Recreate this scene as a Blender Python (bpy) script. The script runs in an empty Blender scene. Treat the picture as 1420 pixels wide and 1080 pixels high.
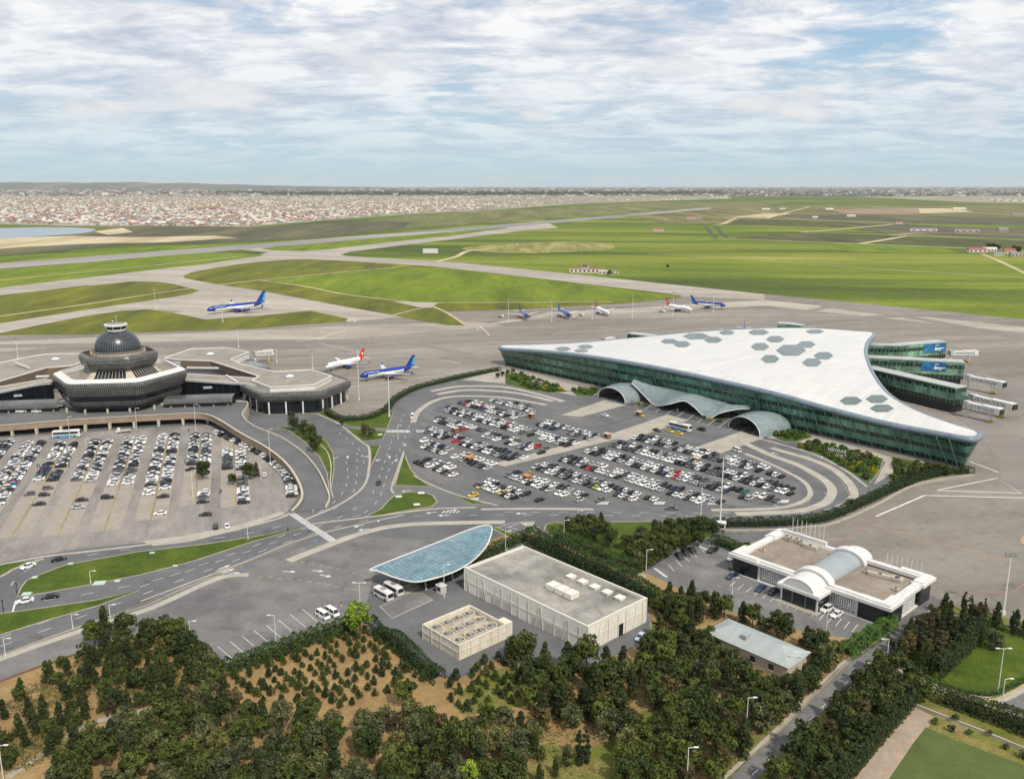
import bpy, bmesh, math, random
from mathutils import Vector, Matrix
R = math.radians
rnd = random.Random(7)
C = bpy.context.scene.collection

# ---------------------------------------------------------------- camera, sky, sun, exposure
F = 1230.0; H = 115.0; TH = R(13.0); CT, ST = math.cos(TH), math.sin(TH)
cd = bpy.data.cameras.new('camera'); cam = bpy.data.objects.new('camera', cd); C.objects.link(cam)
cam.location = (0, 0, H); cam.rotation_euler = (R(90) - TH, 0, 0)
cd.sensor_width = 36; cd.lens = 36 * F / 1420; cd.clip_end = 400000; cd.clip_start = 1
bpy.context.scene.camera = cam
SUN_EL, SUN_AZ = R(48), R(150)          # azimuth clockwise from +Y (view direction)
w = bpy.data.worlds.new("World"); bpy.context.scene.world = w; w.use_nodes = True
def build_world():
    nt = w.node_tree; N = nt.nodes; L = nt.links; N.clear()
    def nd(t, **k):
        n = N.new(t)
        for a, b in k.items(): setattr(n, a, b)
        return n
    def math_(op, a, b=None, clamp=False):
        n = nd('ShaderNodeMath', operation=op, use_clamp=clamp)
        for i, x in enumerate((a, b)):
            if x is None: continue
            if isinstance(x, (int, float)): n.inputs[i].default_value = x
            else: L.new(x, n.inputs[i])
        return n.outputs[0]
    def mix(f, a, b, bt='MIX'):
        n = nd('ShaderNodeMix', data_type='RGBA', blend_type=bt)
        for s, x in ((n.inputs[0], f), (n.inputs[6], a), (n.inputs[7], b)):
            if isinstance(x, (int, float)): s.default_value = x
            elif isinstance(x, tuple): s.default_value = (*x, 1)
            else: L.new(x, s)
        return n.outputs[2]
    def ramp(x, stops):
        n = nd('ShaderNodeValToRGB'); cr = n.color_ramp
        while len(cr.elements) < len(stops): cr.elements.new(0.5)
        for e, (p, c) in zip(cr.elements, stops):
            e.position = p; e.color = (*c, 1) if isinstance(c, tuple) else (c, c, c, 1)
        L.new(x, n.inputs[0]); return n.outputs[0]
    sky = nd('ShaderNodeTexSky', sky_type='NISHITA', sun_disc=False, sun_elevation=SUN_EL, sun_rotation=SUN_AZ,
             altitude=100, air_density=1.0, dust_density=0.6, ozone_density=1.5)
    tc = nd('ShaderNodeTexCoord'); sp = nd('ShaderNodeSeparateXYZ'); L.new(tc.outputs['Generated'], sp.inputs[0])
    x, y, z = sp.outputs
    zz = math_('MAXIMUM', z, 0.0)
    den = math_('ADD', zz, 0.15)
    cb = nd('ShaderNodeCombineXYZ'); L.new(math_('DIVIDE', x, den), cb.inputs[0]); L.new(math_('DIVIDE', y, den), cb.inputs[1])
    def noise(scale, det, rough, dist, sx=1, sy=1, off=0, lac=2.0):
        mp = nd('ShaderNodeMapping'); L.new(cb.outputs[0], mp.inputs[0])
        mp.inputs['Location'].default_value = (off, off * .7, off * 1.3); mp.inputs['Scale'].default_value = (sx, sy, 1)
        mp.inputs['Rotation'].default_value = (0, 0, R(-12))
        n = nd('ShaderNodeTexNoise'); L.new(mp.outputs[0], n.inputs[0])
        n.inputs['Scale'].default_value = scale; n.inputs['Detail'].default_value = det
        n.inputs['Roughness'].default_value = rough; n.inputs['Distortion'].default_value = dist
        return n.outputs[0]
    big = noise(1.1, 3, .5, .4, .9, 1, 3.1)
    mid = noise(3.0, 9, .56, .5, .8, 1.15, 8.7)
    fin = noise(10, 8, .6, .6, .85, 1.1, 1.9)
    cov = math_('ADD', math_('ADD', math_('MULTIPLY', big, .72), math_('MULTIPLY', mid, .5)), math_('MULTIPLY', fin, .16))
    cover = ramp(cov, [(.49, 0.0), (.65, 1.0)])
    # clear sky: the physical sky, washed by thin high cloud towards the horizon
    base = mix(.8, sky.outputs[0], ramp(zz, [(0.0, (5.0, 7.4, 8.8)), (.04, (4.8, 7.2, 8.7)), (.10, (4.8, 7.1, 8.7)), (.17, (3.6, 6.0, 8.6)), (.24, (2.2, 4.7, 8.7)), (.6, (1.5, 3.4, 7.5))]))
    shade = ramp(math_('ADD', math_('MULTIPLY', mid, .75), math_('MULTIPLY', fin, .3)), [(.41, (6.2, 6.7, 7.8)), (.50, (8.0, 8.3, 9.0)), (.60, (10.6, 10.6, 10.6))])
    low = math_('MULTIPLY', cover, ramp(zz, [(0.012, .12), (.05, .5), (.11, .85), (.17, 1.0)]))
    col = mix(low, base, shade)
    # small cumulus puffs low over the horizon
    az = math_('ARCTAN2', x, y)
    c2 = nd('ShaderNodeCombineXYZ'); L.new(math_('MULTIPLY', az, 1.0), c2.inputs[0]); L.new(math_('MULTIPLY', zz, 2.6), c2.inputs[1])
    n2 = nd('ShaderNodeTexNoise'); L.new(c2.outputs[0], n2.inputs[0])
    n2.inputs['Scale'].default_value = 7.5; n2.inputs['Detail'].default_value = 7; n2.inputs['Roughness'].default_value = .55
    puff = math_('MULTIPLY', ramp(n2.outputs[0], [(.52, 0.0), (.60, .85)]), ramp(zz, [(.035, 0.0), (.07, 1.0), (.12, .8), (.17, 0.0)]))
    col = mix(puff, col, ramp(n2.outputs[0], [(.53, (6.7, 7.2, 8.0)), (.64, (9.2, 9.2, 9.3))]))
    bg = nd('ShaderNodeBackground'); bg.inputs[1].default_value = 0.095
    L.new(col, bg.inputs[0]); o = nd('ShaderNodeOutputWorld'); L.new(bg.outputs[0], o.inputs[0])
build_world()
sd = bpy.data.lights.new('sun', 'SUN'); sd.energy = 3.8; sd.angle = R(3); sd.color = (1, .93, .81)
sun = bpy.data.objects.new('sun', sd); C.objects.link(sun)
sv = Vector((math.sin(SUN_AZ) * math.cos(SUN_EL), math.cos(SUN_AZ) * math.cos(SUN_EL), math.sin(SUN_EL)))
sun.rotation_euler = sv.to_track_quat('Z', 'Y').to_euler(); sun.location = (0, 0, 400)
S = bpy.context.scene
S.render.engine = 'CYCLES'
S.view_settings.view_transform = 'Standard'; S.view_settings.look = 'None'; S.view_settings.exposure = -0.05; S.view_settings.gamma = 1
S.cycles.use_denoising = True; S.cycles.max_bounces = 6; S.cycles.transparent_max_bounces = 8; S.cycles.volume_bounces = 0
S.cycles.caustics_reflective = False; S.cycles.caustics_refractive = False

# ---------------------------------------------------------------- survey: photo bearings to world points at a given height
def G(px, py, z=0.0):
    a = (px - 710) / F; b = -(py - 540) / F
    dz = -ST + b * CT; t = (z - H) / dz
    return Vector((a * t, (CT + b * ST) * t, z))
def P(v):
    z = v[2] - H; d = v[1] * CT - z * ST
    return (710 + F * v[0] / d, 540 - F * (v[1] * ST + z * CT) / d)
def smooth(pts, n=6, closed=False):
    pts = [Vector(p) for p in pts]; k = len(pts); out = []
    for i in range(k if closed else k - 1):
        g = (lambda j: pts[j % k]) if closed else (lambda j: pts[max(0, min(k - 1, j))])
        p0, p1, p2, p3 = g(i - 1), g(i), g(i + 1), g(i + 2)
        for s in range(n):
            t = s / n
            out.append(.5 * ((2 * p1) + (p2 - p0) * t + (2 * p0 - 5 * p1 + 4 * p2 - p3) * t * t + (3 * p1 - p0 - 3 * p2 + p3) * t ** 3))
    if not closed: out.append(pts[-1])
    return out
def lin(r, g, b):
    f = lambda c: (c / 255 / 12.92) if c / 255 <= .04045 else ((c / 255 + .055) / 1.055) ** 2.4
    return (f(r), f(g), f(b))

# ---------------------------------------------------------------- mesh helper
class MB:
    def __init__(s): s.v = []; s.f = []; s.m = []; s.uv = {}
    def poly(s, pts, mi=0, uv=None):
        i = len(s.v); s.v += [tuple(p) for p in pts]; s.f.append(tuple(range(i, i + len(pts)))); s.m.append(mi)
        if uv: s.uv[len(s.f) - 1] = uv
    def add(s, verts, faces, mi=0):
        i = len(s.v); s.v += [tuple(p) for p in verts]
        for k, f in enumerate(faces): s.f.append(tuple(i + a for a in f)); s.m.append(mi if isinstance(mi, int) else mi[k])
    def box(s, c, d, rz=0, mi=0, top=None):
        ca, sa = math.cos(rz), math.sin(rz); V = []
        for dz in (-.5, .5):
            for dx, dy in ((-.5, -.5), (.5, -.5), (.5, .5), (-.5, .5)):
                x, y = dx * d[0], dy * d[1]
                V.append((c[0] + x * ca - y * sa, c[1] + x * sa + y * ca, c[2] + dz * d[2]))
        s.add(V, [(3, 2, 1, 0), (4, 5, 6, 7), (0, 1, 5, 4), (1, 2, 6, 5), (2, 3, 7, 6), (3, 0, 4, 7)], [mi, mi if top is None else top, mi, mi, mi, mi])
    def prism(s, poly, z0, z1, side=0, top=None, bottom=False):
        n = len(poly)
        if sum(poly[i][0] * poly[(i + 1) % n][1] - poly[(i + 1) % n][0] * poly[i][1] for i in range(n)) < 0: poly = poly[::-1]
        V = [(p[0], p[1], z0) for p in poly] + [(p[0], p[1], z1) for p in poly]
        fs = [tuple(range(n, 2 * n))]; ms = [side if top is None else top]
        if bottom: fs.append(tuple(range(n - 1, -1, -1))); ms.append(side)
        for i in range(n): j = (i + 1) % n; fs.append((i, j, n + j, n + i)); ms.append(side)
        s.add(V, fs, ms)
    def rings(s, rs, mi=0, closed=True, cap0=False, cap1=False, mis=None, uvs=None):
        n = len(rs[0]); b = len(s.v)
        for r in rs: s.v += [tuple(p) for p in r]
        for k in range(len(rs) - 1):
            for i in range(n if closed else n - 1):
                j = (i + 1) % n
                s.f.append((b + k * n + i, b + k * n + j, b + (k + 1) * n + j, b + (k + 1) * n + i))
                s.m.append(mis(k, i) if mis else mi)
                if uvs: s.uv[len(s.f) - 1] = [uvs(k, i), uvs(k, i + 1), uvs(k + 1, i + 1), uvs(k + 1, i)]
        if cap0: s.f.append(tuple(b + i for i in range(n - 1, -1, -1))); s.m.append(mi)
        if cap1: s.f.append(tuple(b + (len(rs) - 1) * n + i for i in range(n))); s.m.append(mi)
    def tube(s, p, q, r, r2=None, n=6, mi=0):
        p, q = Vector(p), Vector(q); d = (q - p).normalized(); u = d.orthogonal().normalized(); v = d.cross(u); r2 = r if r2 is None else r2
        mk = lambda c, rr: [c + (u * math.cos(a) + v * math.sin(a)) * rr for a in [2 * math.pi * i / n for i in range(n)]]
        s.rings([mk(p, r), mk(q, r2)], mi, True, True, True)
    def lathe(s, c, prof, n=24, mi=0, cap0=False, cap1=False, mis=None, uvs=None):
        s.rings([[(c[0] + r * math.cos(2 * math.pi * i / n), c[1] + r * math.sin(2 * math.pi * i / n), c[2] + z) for i in range(n)] for r, z in prof], mi, True, cap0, cap1, mis, uvs)
    def path(s, pts, wid, hgt, mi=0):           # bar of rectangular section along a polyline, bottom at the points
        pts = [Vector(p) for p in pts]; rs = []
        for i, p in enumerate(pts):
            t = (pts[min(i + 1, len(pts) - 1)] - pts[max(i - 1, 0)]); t.z = 0; t.normalize(); nn = Vector((-t.y, t.x, 0)) * wid / 2
            rs.append([p - nn, p + nn, p + nn + Vector((0, 0, hgt)), p - nn + Vector((0, 0, hgt))])
        s.rings(rs, mi, True, True, True)
    def mesh(s, name, mats, smooth=False):
        me = bpy.data.meshes.new(name); me.from_pydata(s.v, [], s.f)
        for m in (mats if isinstance(mats, (list, tuple)) else [mats]): me.materials.append(m)
        me.polygons.foreach_set('material_index', s.m)
        if smooth: me.polygons.foreach_set('use_smooth', [True] * len(s.f))
        if s.uv:
            ul = me.uv_layers.new(name='UVMap')
            for fi, uv in s.uv.items():
                for li, c in zip(me.polygons[fi].loop_indices, uv): ul.data[li].uv = c
        me.update(); return me
    def build(s, name, mats, parent=None, loc=None, smooth=False, org=None):
        if org is not None: s.v = [(p[0] - org[0], p[1] - org[1], p[2] - org[2]) for p in s.v]
        o = bpy.data.objects.new(name, s.mesh(name, mats, smooth)); C.objects.link(o)
        if parent: o.parent = parent
        if loc is not None: o.location = loc
        return o
def tag(o, label, cat, group=None, kind=None):
    o['label'] = label; o['category'] = cat
    if group: o['group'] = group
    if kind: o['kind'] = kind
    return o
def thing(name, label, cat, loc=(0, 0, 0), rz=0, group=None):
    o = bpy.data.objects.new(name, None); C.objects.link(o); o.location = loc; o.rotation_euler = (0, 0, rz); o.empty_display_size = .5
    return tag(o, label, cat, group)
def struct(o): o['kind'] = 'structure'; return o
def inst(me, name, parent=None, loc=(0, 0, 0), rz=0, sc=1, color=None):
    o = bpy.data.objects.new(name, me); C.objects.link(o); o.location = loc; o.rotation_euler = (0, 0, rz)
    o.scale = (sc, sc, sc) if isinstance(sc, (int, float)) else sc
    if parent: o.parent = parent
    if color: o.color = (*color, 1)
    return o
def dup(root, loc, rz=0, label=None, group=None):
    r = root.copy(); C.objects.link(r); r.location = loc; r.rotation_euler = (0, 0, rz)
    if label: r['label'] = label
    if group: r['group'] = group
    for ch in list(root.children):
        c = ch.copy(); C.objects.link(c); c.parent = r
        for g in list(ch.children):
            d = g.copy(); C.objects.link(d); d.parent = c
    return r
def nth(i):
    return '%d%s' % (i, 'th' if 10 <= i % 100 <= 20 else {1: 'st', 2: 'nd', 3: 'rd'}.get(i % 10, 'th'))
WORD = ['', 'first', 'second', 'third', 'fourth', 'fifth', 'sixth', 'seventh', 'eighth', 'ninth', 'tenth', 'eleventh', 'twelfth', 'thirteenth', 'fourteenth']

# ---------------------------------------------------------------- materials
def new_mat(name):
    m = bpy.data.materials.new(name); m.use_nodes = True; nt = m.node_tree
    return m, nt, nt.nodes['Principled BSDF']
def plain(name, col, rough=.7, metal=0., spec=.5):
    m, nt, b = new_mat(name); b.inputs['Base Color'].default_value = (*col, 1); b.inputs['Roughness'].default_value = rough
    b.inputs['Metallic'].default_value = metal; b.inputs['Specular IOR Level'].default_value = spec; m.diffuse_color = (*col, 1); return m
def _ramp(nt, x, stops):
    n = nt.nodes.new('ShaderNodeValToRGB'); cr = n.color_ramp
    while len(cr.elements) < len(stops): cr.elements.new(.5)
    for e, (p, c) in zip(cr.elements, stops): e.position = p; e.color = (*c, 1) if isinstance(c, tuple) else (c, c, c, 1)
    nt.links.new(x, n.inputs[0]); return n.outputs[0]
def _noise(nt, vec, scale, det=4, rough=.55, stretch=None, rot=0, off=0, dist=0):
    mp = nt.nodes.new('ShaderNodeMapping'); nt.links.new(vec, mp.inputs[0])
    mp.vector_type = 'TEXTURE' if rot else 'POINT'
    if stretch: mp.inputs['Scale'].default_value = stretch
    mp.inputs['Rotation'].default_value = (0, 0, rot); mp.inputs['Location'].default_value = (off, off, off)
    n = nt.nodes.new('ShaderNodeTexNoise'); nt.links.new(mp.outputs[0], n.inputs[0])
    n.inputs['Scale'].default_value = scale; n.inputs['Detail'].default_value = det; n.inputs['Roughness'].default_value = rough; n.inputs['Distortion'].default_value = dist
    return n.outputs[0]
def _mix(nt, f, a, b, bt='MIX'):
    n = nt.nodes.new('ShaderNodeMix'); n.data_type = 'RGBA'; n.blend_type = bt
    for s, x in ((n.inputs[0], f), (n.inputs[6], a), (n.inputs[7], b)):
        if isinstance(x, (int, float)): s.default_value = x
        elif isinstance(x, tuple): s.default_value = (*x, 1)
        else: nt.links.new(x, s)
    return n.outputs[2]
def ground(name, stops, scale, scale2=None, stops2=None, amt=.5, fine=1.5, famt=.12, rough=.9, stretch=None, rot=0, coord='pos', bump=0, off=0, joint=None, spots=None):
    m, nt, b = new_mat(name)
    if coord == 'pos': v = nt.nodes.new('ShaderNodeNewGeometry').outputs['Position']
    else: v = nt.nodes.new('ShaderNodeTexCoord').outputs['Object']
    col = _ramp(nt, _noise(nt, v, scale, 5, .6, stretch, rot, off, .4), stops)
    if scale2:
        col = _mix(nt, amt, col, _ramp(nt, _noise(nt, v, scale2, 4, .6, stretch, rot, off + 5), stops2 or [(.35, (.7, .7, .7)), (.65, (1.3, 1.3, 1.3))]), 'MULTIPLY' if not stops2 else 'MIX')
    fn = _noise(nt, v, fine, 3, .6)
    if joint:                                    # slab joints: (pitch x, pitch y, angle, darkness)
        mp = nt.nodes.new('ShaderNodeMapping'); nt.links.new(v, mp.inputs[0]); mp.inputs['Rotation'].default_value = (0, 0, -joint[2]); bk = nt.nodes.new('ShaderNodeTexBrick'); nt.links.new(mp.outputs[0], bk.inputs[0]); bk.offset = 0
        bk.inputs['Scale'].default_value = 1; bk.inputs['Brick Width'].default_value = joint[0]; bk.inputs['Row Height'].default_value = joint[1]; bk.inputs['Mortar Size'].default_value = joint[4] if len(joint) > 4 else .09
        bk.inputs['Color1'].default_value = (.94, .94, .94, 1); bk.inputs['Color2'].default_value = (1.05, 1.045, 1.04, 1); bk.inputs['Mortar'].default_value = (joint[3],) * 3 + (1,); col = _mix(nt, 1.0, col, bk.outputs[0], 'MULTIPLY')
    if spots: col = _mix(nt, 1.0, col, _ramp(nt, _noise(nt, v, spots, 2, .5, None, 0, 11, .6), [(.24, (.74, .73, .72)), (.36, (1, 1, 1))]), 'MULTIPLY')
    col = _mix(nt, 1.0, col, _ramp(nt, fn, [(.3, 1 - famt), (.7, 1 + famt)]), 'MULTIPLY')
    nt.links.new(col, b.inputs['Base Color']); b.inputs['Roughness'].default_value = rough; b.inputs['Specular IOR Level'].default_value = .25
    if bump:
        bn = nt.nodes.new('ShaderNodeBump'); bn.inputs['Strength'].default_value = bump; bn.inputs['Distance'].default_value = .3
        nt.links.new(fn, bn.inputs['Height']); nt.links.new(bn.outputs[0], b.inputs['Normal'])
    return m
def paint_mat(name, rough=.3):
    m, nt, b = new_mat(name); oi = nt.nodes.new('ShaderNodeObjectInfo'); nt.links.new(oi.outputs['Color'], b.inputs['Base Color'])
    b.inputs['Roughness'].default_value = rough; b.inputs['Coat Weight'].default_value = .4; return m
# asphalt / concrete / earth
aUV = math.atan2(-.733, .68)
m_apron = ground('apron concrete', [(.3, (0.169, 0.151, 0.130)), (.5, (0.226, 0.204, 0.176)), (.72, (0.291, 0.265, 0.230))], .012, .05, amt=.45, fine=.25, famt=.08, stretch=(3.5, .8, 1), rot=R(8), joint=(7.5, 7.5, R(-47), .82), spots=.3)
m_taxi = ground('taxiway concrete', [(.3, (0.294, 0.265, 0.225)), (.5, (0.347, 0.314, 0.268)), (.7, (0.418, 0.377, 0.315))], .006, .03, amt=.4, fine=.2, famt=.07, stretch=(4, .7, 1), rot=R(-12), joint=(8, 8, R(-12), .85))
m_runway = ground('runway asphalt', [(.3, (.17, .165, .16)), (.55, (.3, .28, .26)), (.75, (.37, .345, .31))], .004, fine=.2, famt=.05, stretch=(6, .6, 1), rot=R(42))
m_road = ground('road asphalt', [(.3, (0.104, 0.105, 0.110)), (.5, (0.127, 0.128, 0.132)), (.72, (0.157, 0.156, 0.157))], .03, .12, amt=.3, fine=1.2, famt=.1, spots=.2)
m_lot = ground('car park asphalt', [(.3, (0.099, 0.101, 0.105)), (.5, (0.127, 0.128, 0.130)), (.72, (0.180, 0.170, 0.164))], .05, .2, amt=.4, fine=1.5, famt=.12, stretch=(2, .6, 1), rot=aUV, spots=.22)
m_conc = ground('car park concrete', [(.3, (0.169, 0.157, 0.147)), (.5, (0.238, 0.220, 0.202)), (.7, (0.302, 0.275, 0.247))], .045, .3, amt=.25, fine=.9, famt=.08, stretch=(.5, 2.2, 1), rot=R(17), joint=(6, 6, R(17), .86), spots=.25)
m_fore = ground('forecourt asphalt', [(.3, (0.127, 0.123, 0.124)), (.5, (0.165, 0.161, 0.157)), (.7, (0.210, 0.201, 0.192))], .04, .15, amt=.5, fine=.8, famt=.1, spots=.16)
m_pave = ground('pale paving', [(.3, (0.306, 0.281, 0.238)), (.7, (0.408, 0.374, 0.319))], .15, fine=1.2, famt=.12)
m_band = ground('kerb paving', [(.3, (0.323, 0.297, 0.255)), (.7, (0.425, 0.393, 0.340))], .15, fine=1.0, famt=.1)
m_kerb = ground('kerb stone', [(.3, (0.270, 0.243, 0.198)), (.7, (0.405, 0.360, 0.297))], .3, fine=2, famt=.15)
m_dark = ground('dark paving', [(.3, (.055, .055, .06)), (.7, (.10, .10, .105))], .4, fine=1.5, famt=.2)
m_lawn = ground('mown lawn', [(.3, (0.039, 0.068, 0.005)), (.5, (0.059, 0.094, 0.006)), (.72, (0.098, 0.122, 0.011))], .08, .5, amt=.5, fine=2.5, famt=.35, bump=.5)
m_lush = ground('lush grass', [(.3, (0.075, 0.112, 0.004)), (.46, (0.113, 0.164, 0.006)), (.6, (0.149, 0.194, 0.008)), (.75, (0.219, 0.249, 0.026))], .012, .05, amt=.4, fine=.3, famt=.18, stretch=(2, .5, 1))
m_olive = ground('airfield grass', [(.30, (0.068, 0.070, 0.010)), (.43, (0.097, 0.107, 0.010)), (.55, (0.126, 0.136, 0.010)), (.66, (0.180, 0.177, 0.015)), (.78, (0.302, 0.264, 0.010))], .011, .06, amt=.45, fine=.35, famt=.2, stretch=(2.5, .6, 1))
m_sand = ground('sandy soil', [(.25, (0.194, 0.123, 0.053)), (.5, (0.280, 0.184, 0.080)), (.75, (0.346, 0.239, 0.112))], .06, .4, amt=.35, fine=2, famt=.2, bump=.5)
m_glade = ground('glade grass', [(.3, (0.270, 0.188, 0.090)), (.45, (0.180, 0.158, 0.045)), (.65, (0.098, 0.128, 0.015))], .12, .5, amt=.3, fine=2, famt=.3)
m_white = ground('road paint', [(.3, (.5, .5, .48)), (.7, (.74, .73, .71))], .4, fine=3, famt=.15, rough=.6)
m_yellow = ground('yellow paint', [(.3, (.42, .30, .10)), (.7, (.58, .42, .16))], .4, fine=3, famt=.15, rough=.6)
m_orange = ground('faded orange paint', [(.3, (.36, .24, .14)), (.7, (.48, .31, .17))], .4, fine=3, famt=.15)
m_red = plain('red ground paint', (.29, .15, .12), .7)
# built things
m_wht = ground('white render', [(.3, (.58, .57, .545)), (.7, (.67, .66, .635))], .2, .8, amt=.15, fine=2, famt=.05, coord='obj', rough=.6)
m_roofw = ground('white roof skin', [(.3, (.565, .56, .545)), (.7, (.60, .595, .575))], .03, fine=.4, famt=.02, coord='obj', rough=.5, joint=(2.4, 14, R(-47), .93, .12))
m_steel = plain('galvanised steel', (.38, .38, .37), .45, .6)
m_pole = plain('painted pole', (.66, .66, .63), .5)
m_blk = plain('black metal', (.02, .02, .022), .45)
m_rub = plain('rubber', (.015, .015, .016), .8)
m_cglass = plain('car glass', (.012, .015, .018), .08, 0, .7)
m_dglass = plain('dark glass', (.008, .011, .016), .08, 0, .6)
m_paint = paint_mat('car paint')
m_lamp = plain('lamp glass', (.7, .7, .68), .2)
m_tail = plain('tail lamp', (.3, .01, .01), .25)
# ================================================================ the setting: terrain, airfield, roads
_sz = [0]
def sheet(name, px, z, mat, sm=False, n=5, isgrass=False):
    _sz[0] += 1; z += (_sz[0] % 13) * .0007
    pts = smooth([(p[0], p[1], 0) for p in px], n, True) if sm else px
    b = MB(); b.poly([G(p[0], p[1], 0) + Vector((0, 0, z)) for p in pts]); me_o = b.build(name, mat)
    me = me_o.data
    if me.polygons[0].normal.z < 0: me.flip_normals()
    return struct(me_o)
def line(px, sm=True, n=6, z=0.0, closed=False):
    w_ = [G(p[0], p[1]) + Vector((0, 0, z)) for p in px]
    return smooth(w_, n, closed) if sm else w_
def side(pts, d):
    out = []
    for i, p in enumerate(pts):
        t = pts[min(i + 1, len(pts) - 1)] - pts[max(i - 1, 0)]; t.z = 0; t.normalize()
        out.append(p + Vector((-t.y, t.x, 0)) * d)
    return out
def ribbon(b, pts, w0, z, mi=0):
    l, r = side(pts, w0 / 2), side(pts, -w0 / 2); up = Vector((0, 0, z))
    b.rings([[p + up for p in r], [p + up for p in l]], mi, closed=False)
def strip(name, px, wid, z, mat, sm=True):
    _sz[0] += 1; z += (_sz[0] % 13) * .0007
    b = MB(); ribbon(b, line(px, sm), wid, z); return struct(b.build(name, mat))
def kerbed(name, px, mat, kw=.45, z=.14, sm=True, n=5, kmat=None):
    """grass island: a lawn sheet inside a raised kerb ring"""
    pts = [Vector((p.x, p.y, 0)) for p in (smooth([G(*p) for p in px], n, True) if sm else [G(*p) for p in px])]
    k = len(pts)
    if sum(pts[i].x * pts[(i + 1) % k].y - pts[(i + 1) % k].x * pts[i].y for i in range(k)) < 0: pts = pts[::-1]
    b = MB(); inn = []
    for i in range(k):
        t = (pts[(i + 1) % k] - pts[i - 1]); t.normalize(); inn.append(pts[i] + Vector((-t.y, t.x, 0)) * kw)
    rs = [[p for p in pts], [p + Vector((0, 0, z)) for p in pts], [p + Vector((0, 0, z)) for p in inn], [p + Vector((0, 0, z - .08)) for p in inn]]
    b.rings(rs); struct(b.build('kerb', kmat or m_kerb))
    b = MB(); b.poly([p + Vector((0, 0, z - .02)) for p in inn]); return struct(b.build(name, mat))

def terrain():
    m, nt, b = new_mat('open country'); g = nt.nodes.new('ShaderNodeNewGeometry').outputs['Position']
    c = _ramp(nt, _noise(nt, g, .0011, 6, .62, (1, .55, 1), R(6), 4, .4), [(.30, (.075, .075, .03)), (.42, (.075, .115, .022)), (.52, (.10, .145, .022)), (.62, (.16, .165, .05)), (.74, (.30, .25, .14))])
    c = _mix(nt, .5, c, _ramp(nt, _noise(nt, g, .008, 5, .6, (3, .6, 1), R(-10)), [(.3, (.6, .62, .6)), (.7, (1.35, 1.3, 1.25))]), 'MULTIPLY')
    c = _mix(nt, 1.0, c, _ramp(nt, _noise(nt, g, .06, 3, .6), [(.3, .85), (.7, 1.15)]), 'MULTIPLY')
    nt.links.new(c, b.inputs['Base Color']); b.inputs['Roughness'].default_value = .95; b.inputs['Specular IOR Level'].default_value = .1
    q = MB(); xs = [-45000, -30000, -12000, -5000, -2000, -600, 0, 600, 2000, 5000, 12000, 30000, 45000]; ys = [-600, 150, 400, 800, 1500, 3000, 6000, 12000, 24000, 34000]
    V = [(x, y, -.6) for y in ys for x in xs]; n = len(xs)
    q.add(V, [(j * n + i, j * n + i + 1, (j + 1) * n + i + 1, (j + 1) * n + i) for j in range(len(ys) - 1) for i in range(n - 1)])
    struct(q.build('ground', m))
    s = MB(); s.poly([(-45000, 33900, -.7), (45000, 33900, -.7), (45000, 58000, -.7), (-45000, 58000, -.7)]); struct(s.build('sea', plain('sea water', (.03, .07, .10), .12)))
    # low hills on the skyline, left
    mh = ground('far hills', [(.3, (.05, .065, .05)), (.55, (.10, .105, .08)), (.75, (.26, .235, .19))], .0009, fine=.004, famt=.3)
    hl = MB(); nx, ny = 90, 14; from_x, to_x = -21500, -3000; V = []
    from mathutils import noise as mn
    for j in range(ny):
        for i in range(nx):
            x = from_x + (to_x - from_x) * i / (nx - 1); y = 21500 + 7500 * j / (ny - 1); u, v = i / (nx - 1), j / (ny - 1)
            e = min(1, (1 - u) * 2.2) ** .7 * math.sin(math.pi * v) ** .8
            h = e * .78 * (205 + 60 * mn.noise((x * .0003, y * .0003, 1)) + 55 * mn.noise((x * .0011, y * .0008, 4)) + 16 * mn.noise((x * .004, y * .003, 9)))
            V.append((x, y, h - 2))
    hl.add(V, [(j * nx + i, j * nx + i + 1, (j + 1) * nx + i + 1, (j + 1) * nx + i) for j in range(ny - 1) for i in range(nx - 1)])
    struct(hl.build('hills', mh, smooth=True))
terrain()
m_scrub = ground('dark scrub', [(.3, (.06, .055, .035)), (.5, (.09, .085, .045)), (.7, (.15, .135, .06))], .004, .02, amt=.5, fine=.08, famt=.2, stretch=(3, .5, 1))
m_tan = ground('bare earth', [(.3, (.33, .26, .15)), (.55, (.48, .40, .25)), (.75, (.58, .50, .34))], .004, .02, amt=.4, fine=.1, famt=.15, stretch=(3, .5, 1))
m_plough = ground('ploughed field', [(.3, (.20, .14, .09)), (.7, (.32, .235, .15))], .004, .03, amt=.3, fine=.1, famt=.12, stretch=(3, .5, 1))
m_dfield = ground('dark pasture', [(.3, (0.047, 0.051, 0.020)), (.5, (0.072, 0.081, 0.022)), (.72, (0.128, 0.123, 0.038))], .006, .03, amt=.4, fine=.1, famt=.2, stretch=(3, .5, 1))
m_field = ground('spring pasture', [(.36, (0.051, 0.078, 0.006)), (.45, (0.085, 0.122, 0.007)), (.53, (0.131, 0.174, 0.008)), (.61, (0.182, 0.206, 0.020)), (.70, (0.280, 0.268, 0.063))], .0032, .014, amt=.6, fine=.09, famt=.2, stretch=(3.4, .6, 1), rot=R(-8))  # uneven grass tones; cloud shadow and sunlit patches are painted into this colour too
m_town = ground('town ground', [(.3, (0.158, 0.140, 0.094)), (.5, (0.274, 0.250, 0.187)), (.7, (0.360, 0.335, 0.265))], .004, .02, amt=.4, fine=.1, famt=.2)
m_pond = plain('pond water', (.10, .14, .17), .15)
m_far = ground('far town ground', [(.3, (.03, .045, .03)), (.5, (.07, .08, .06)), (.7, (.17, .155, .13))], .0012, .004, amt=.5, fine=.03, famt=.2)
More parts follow.
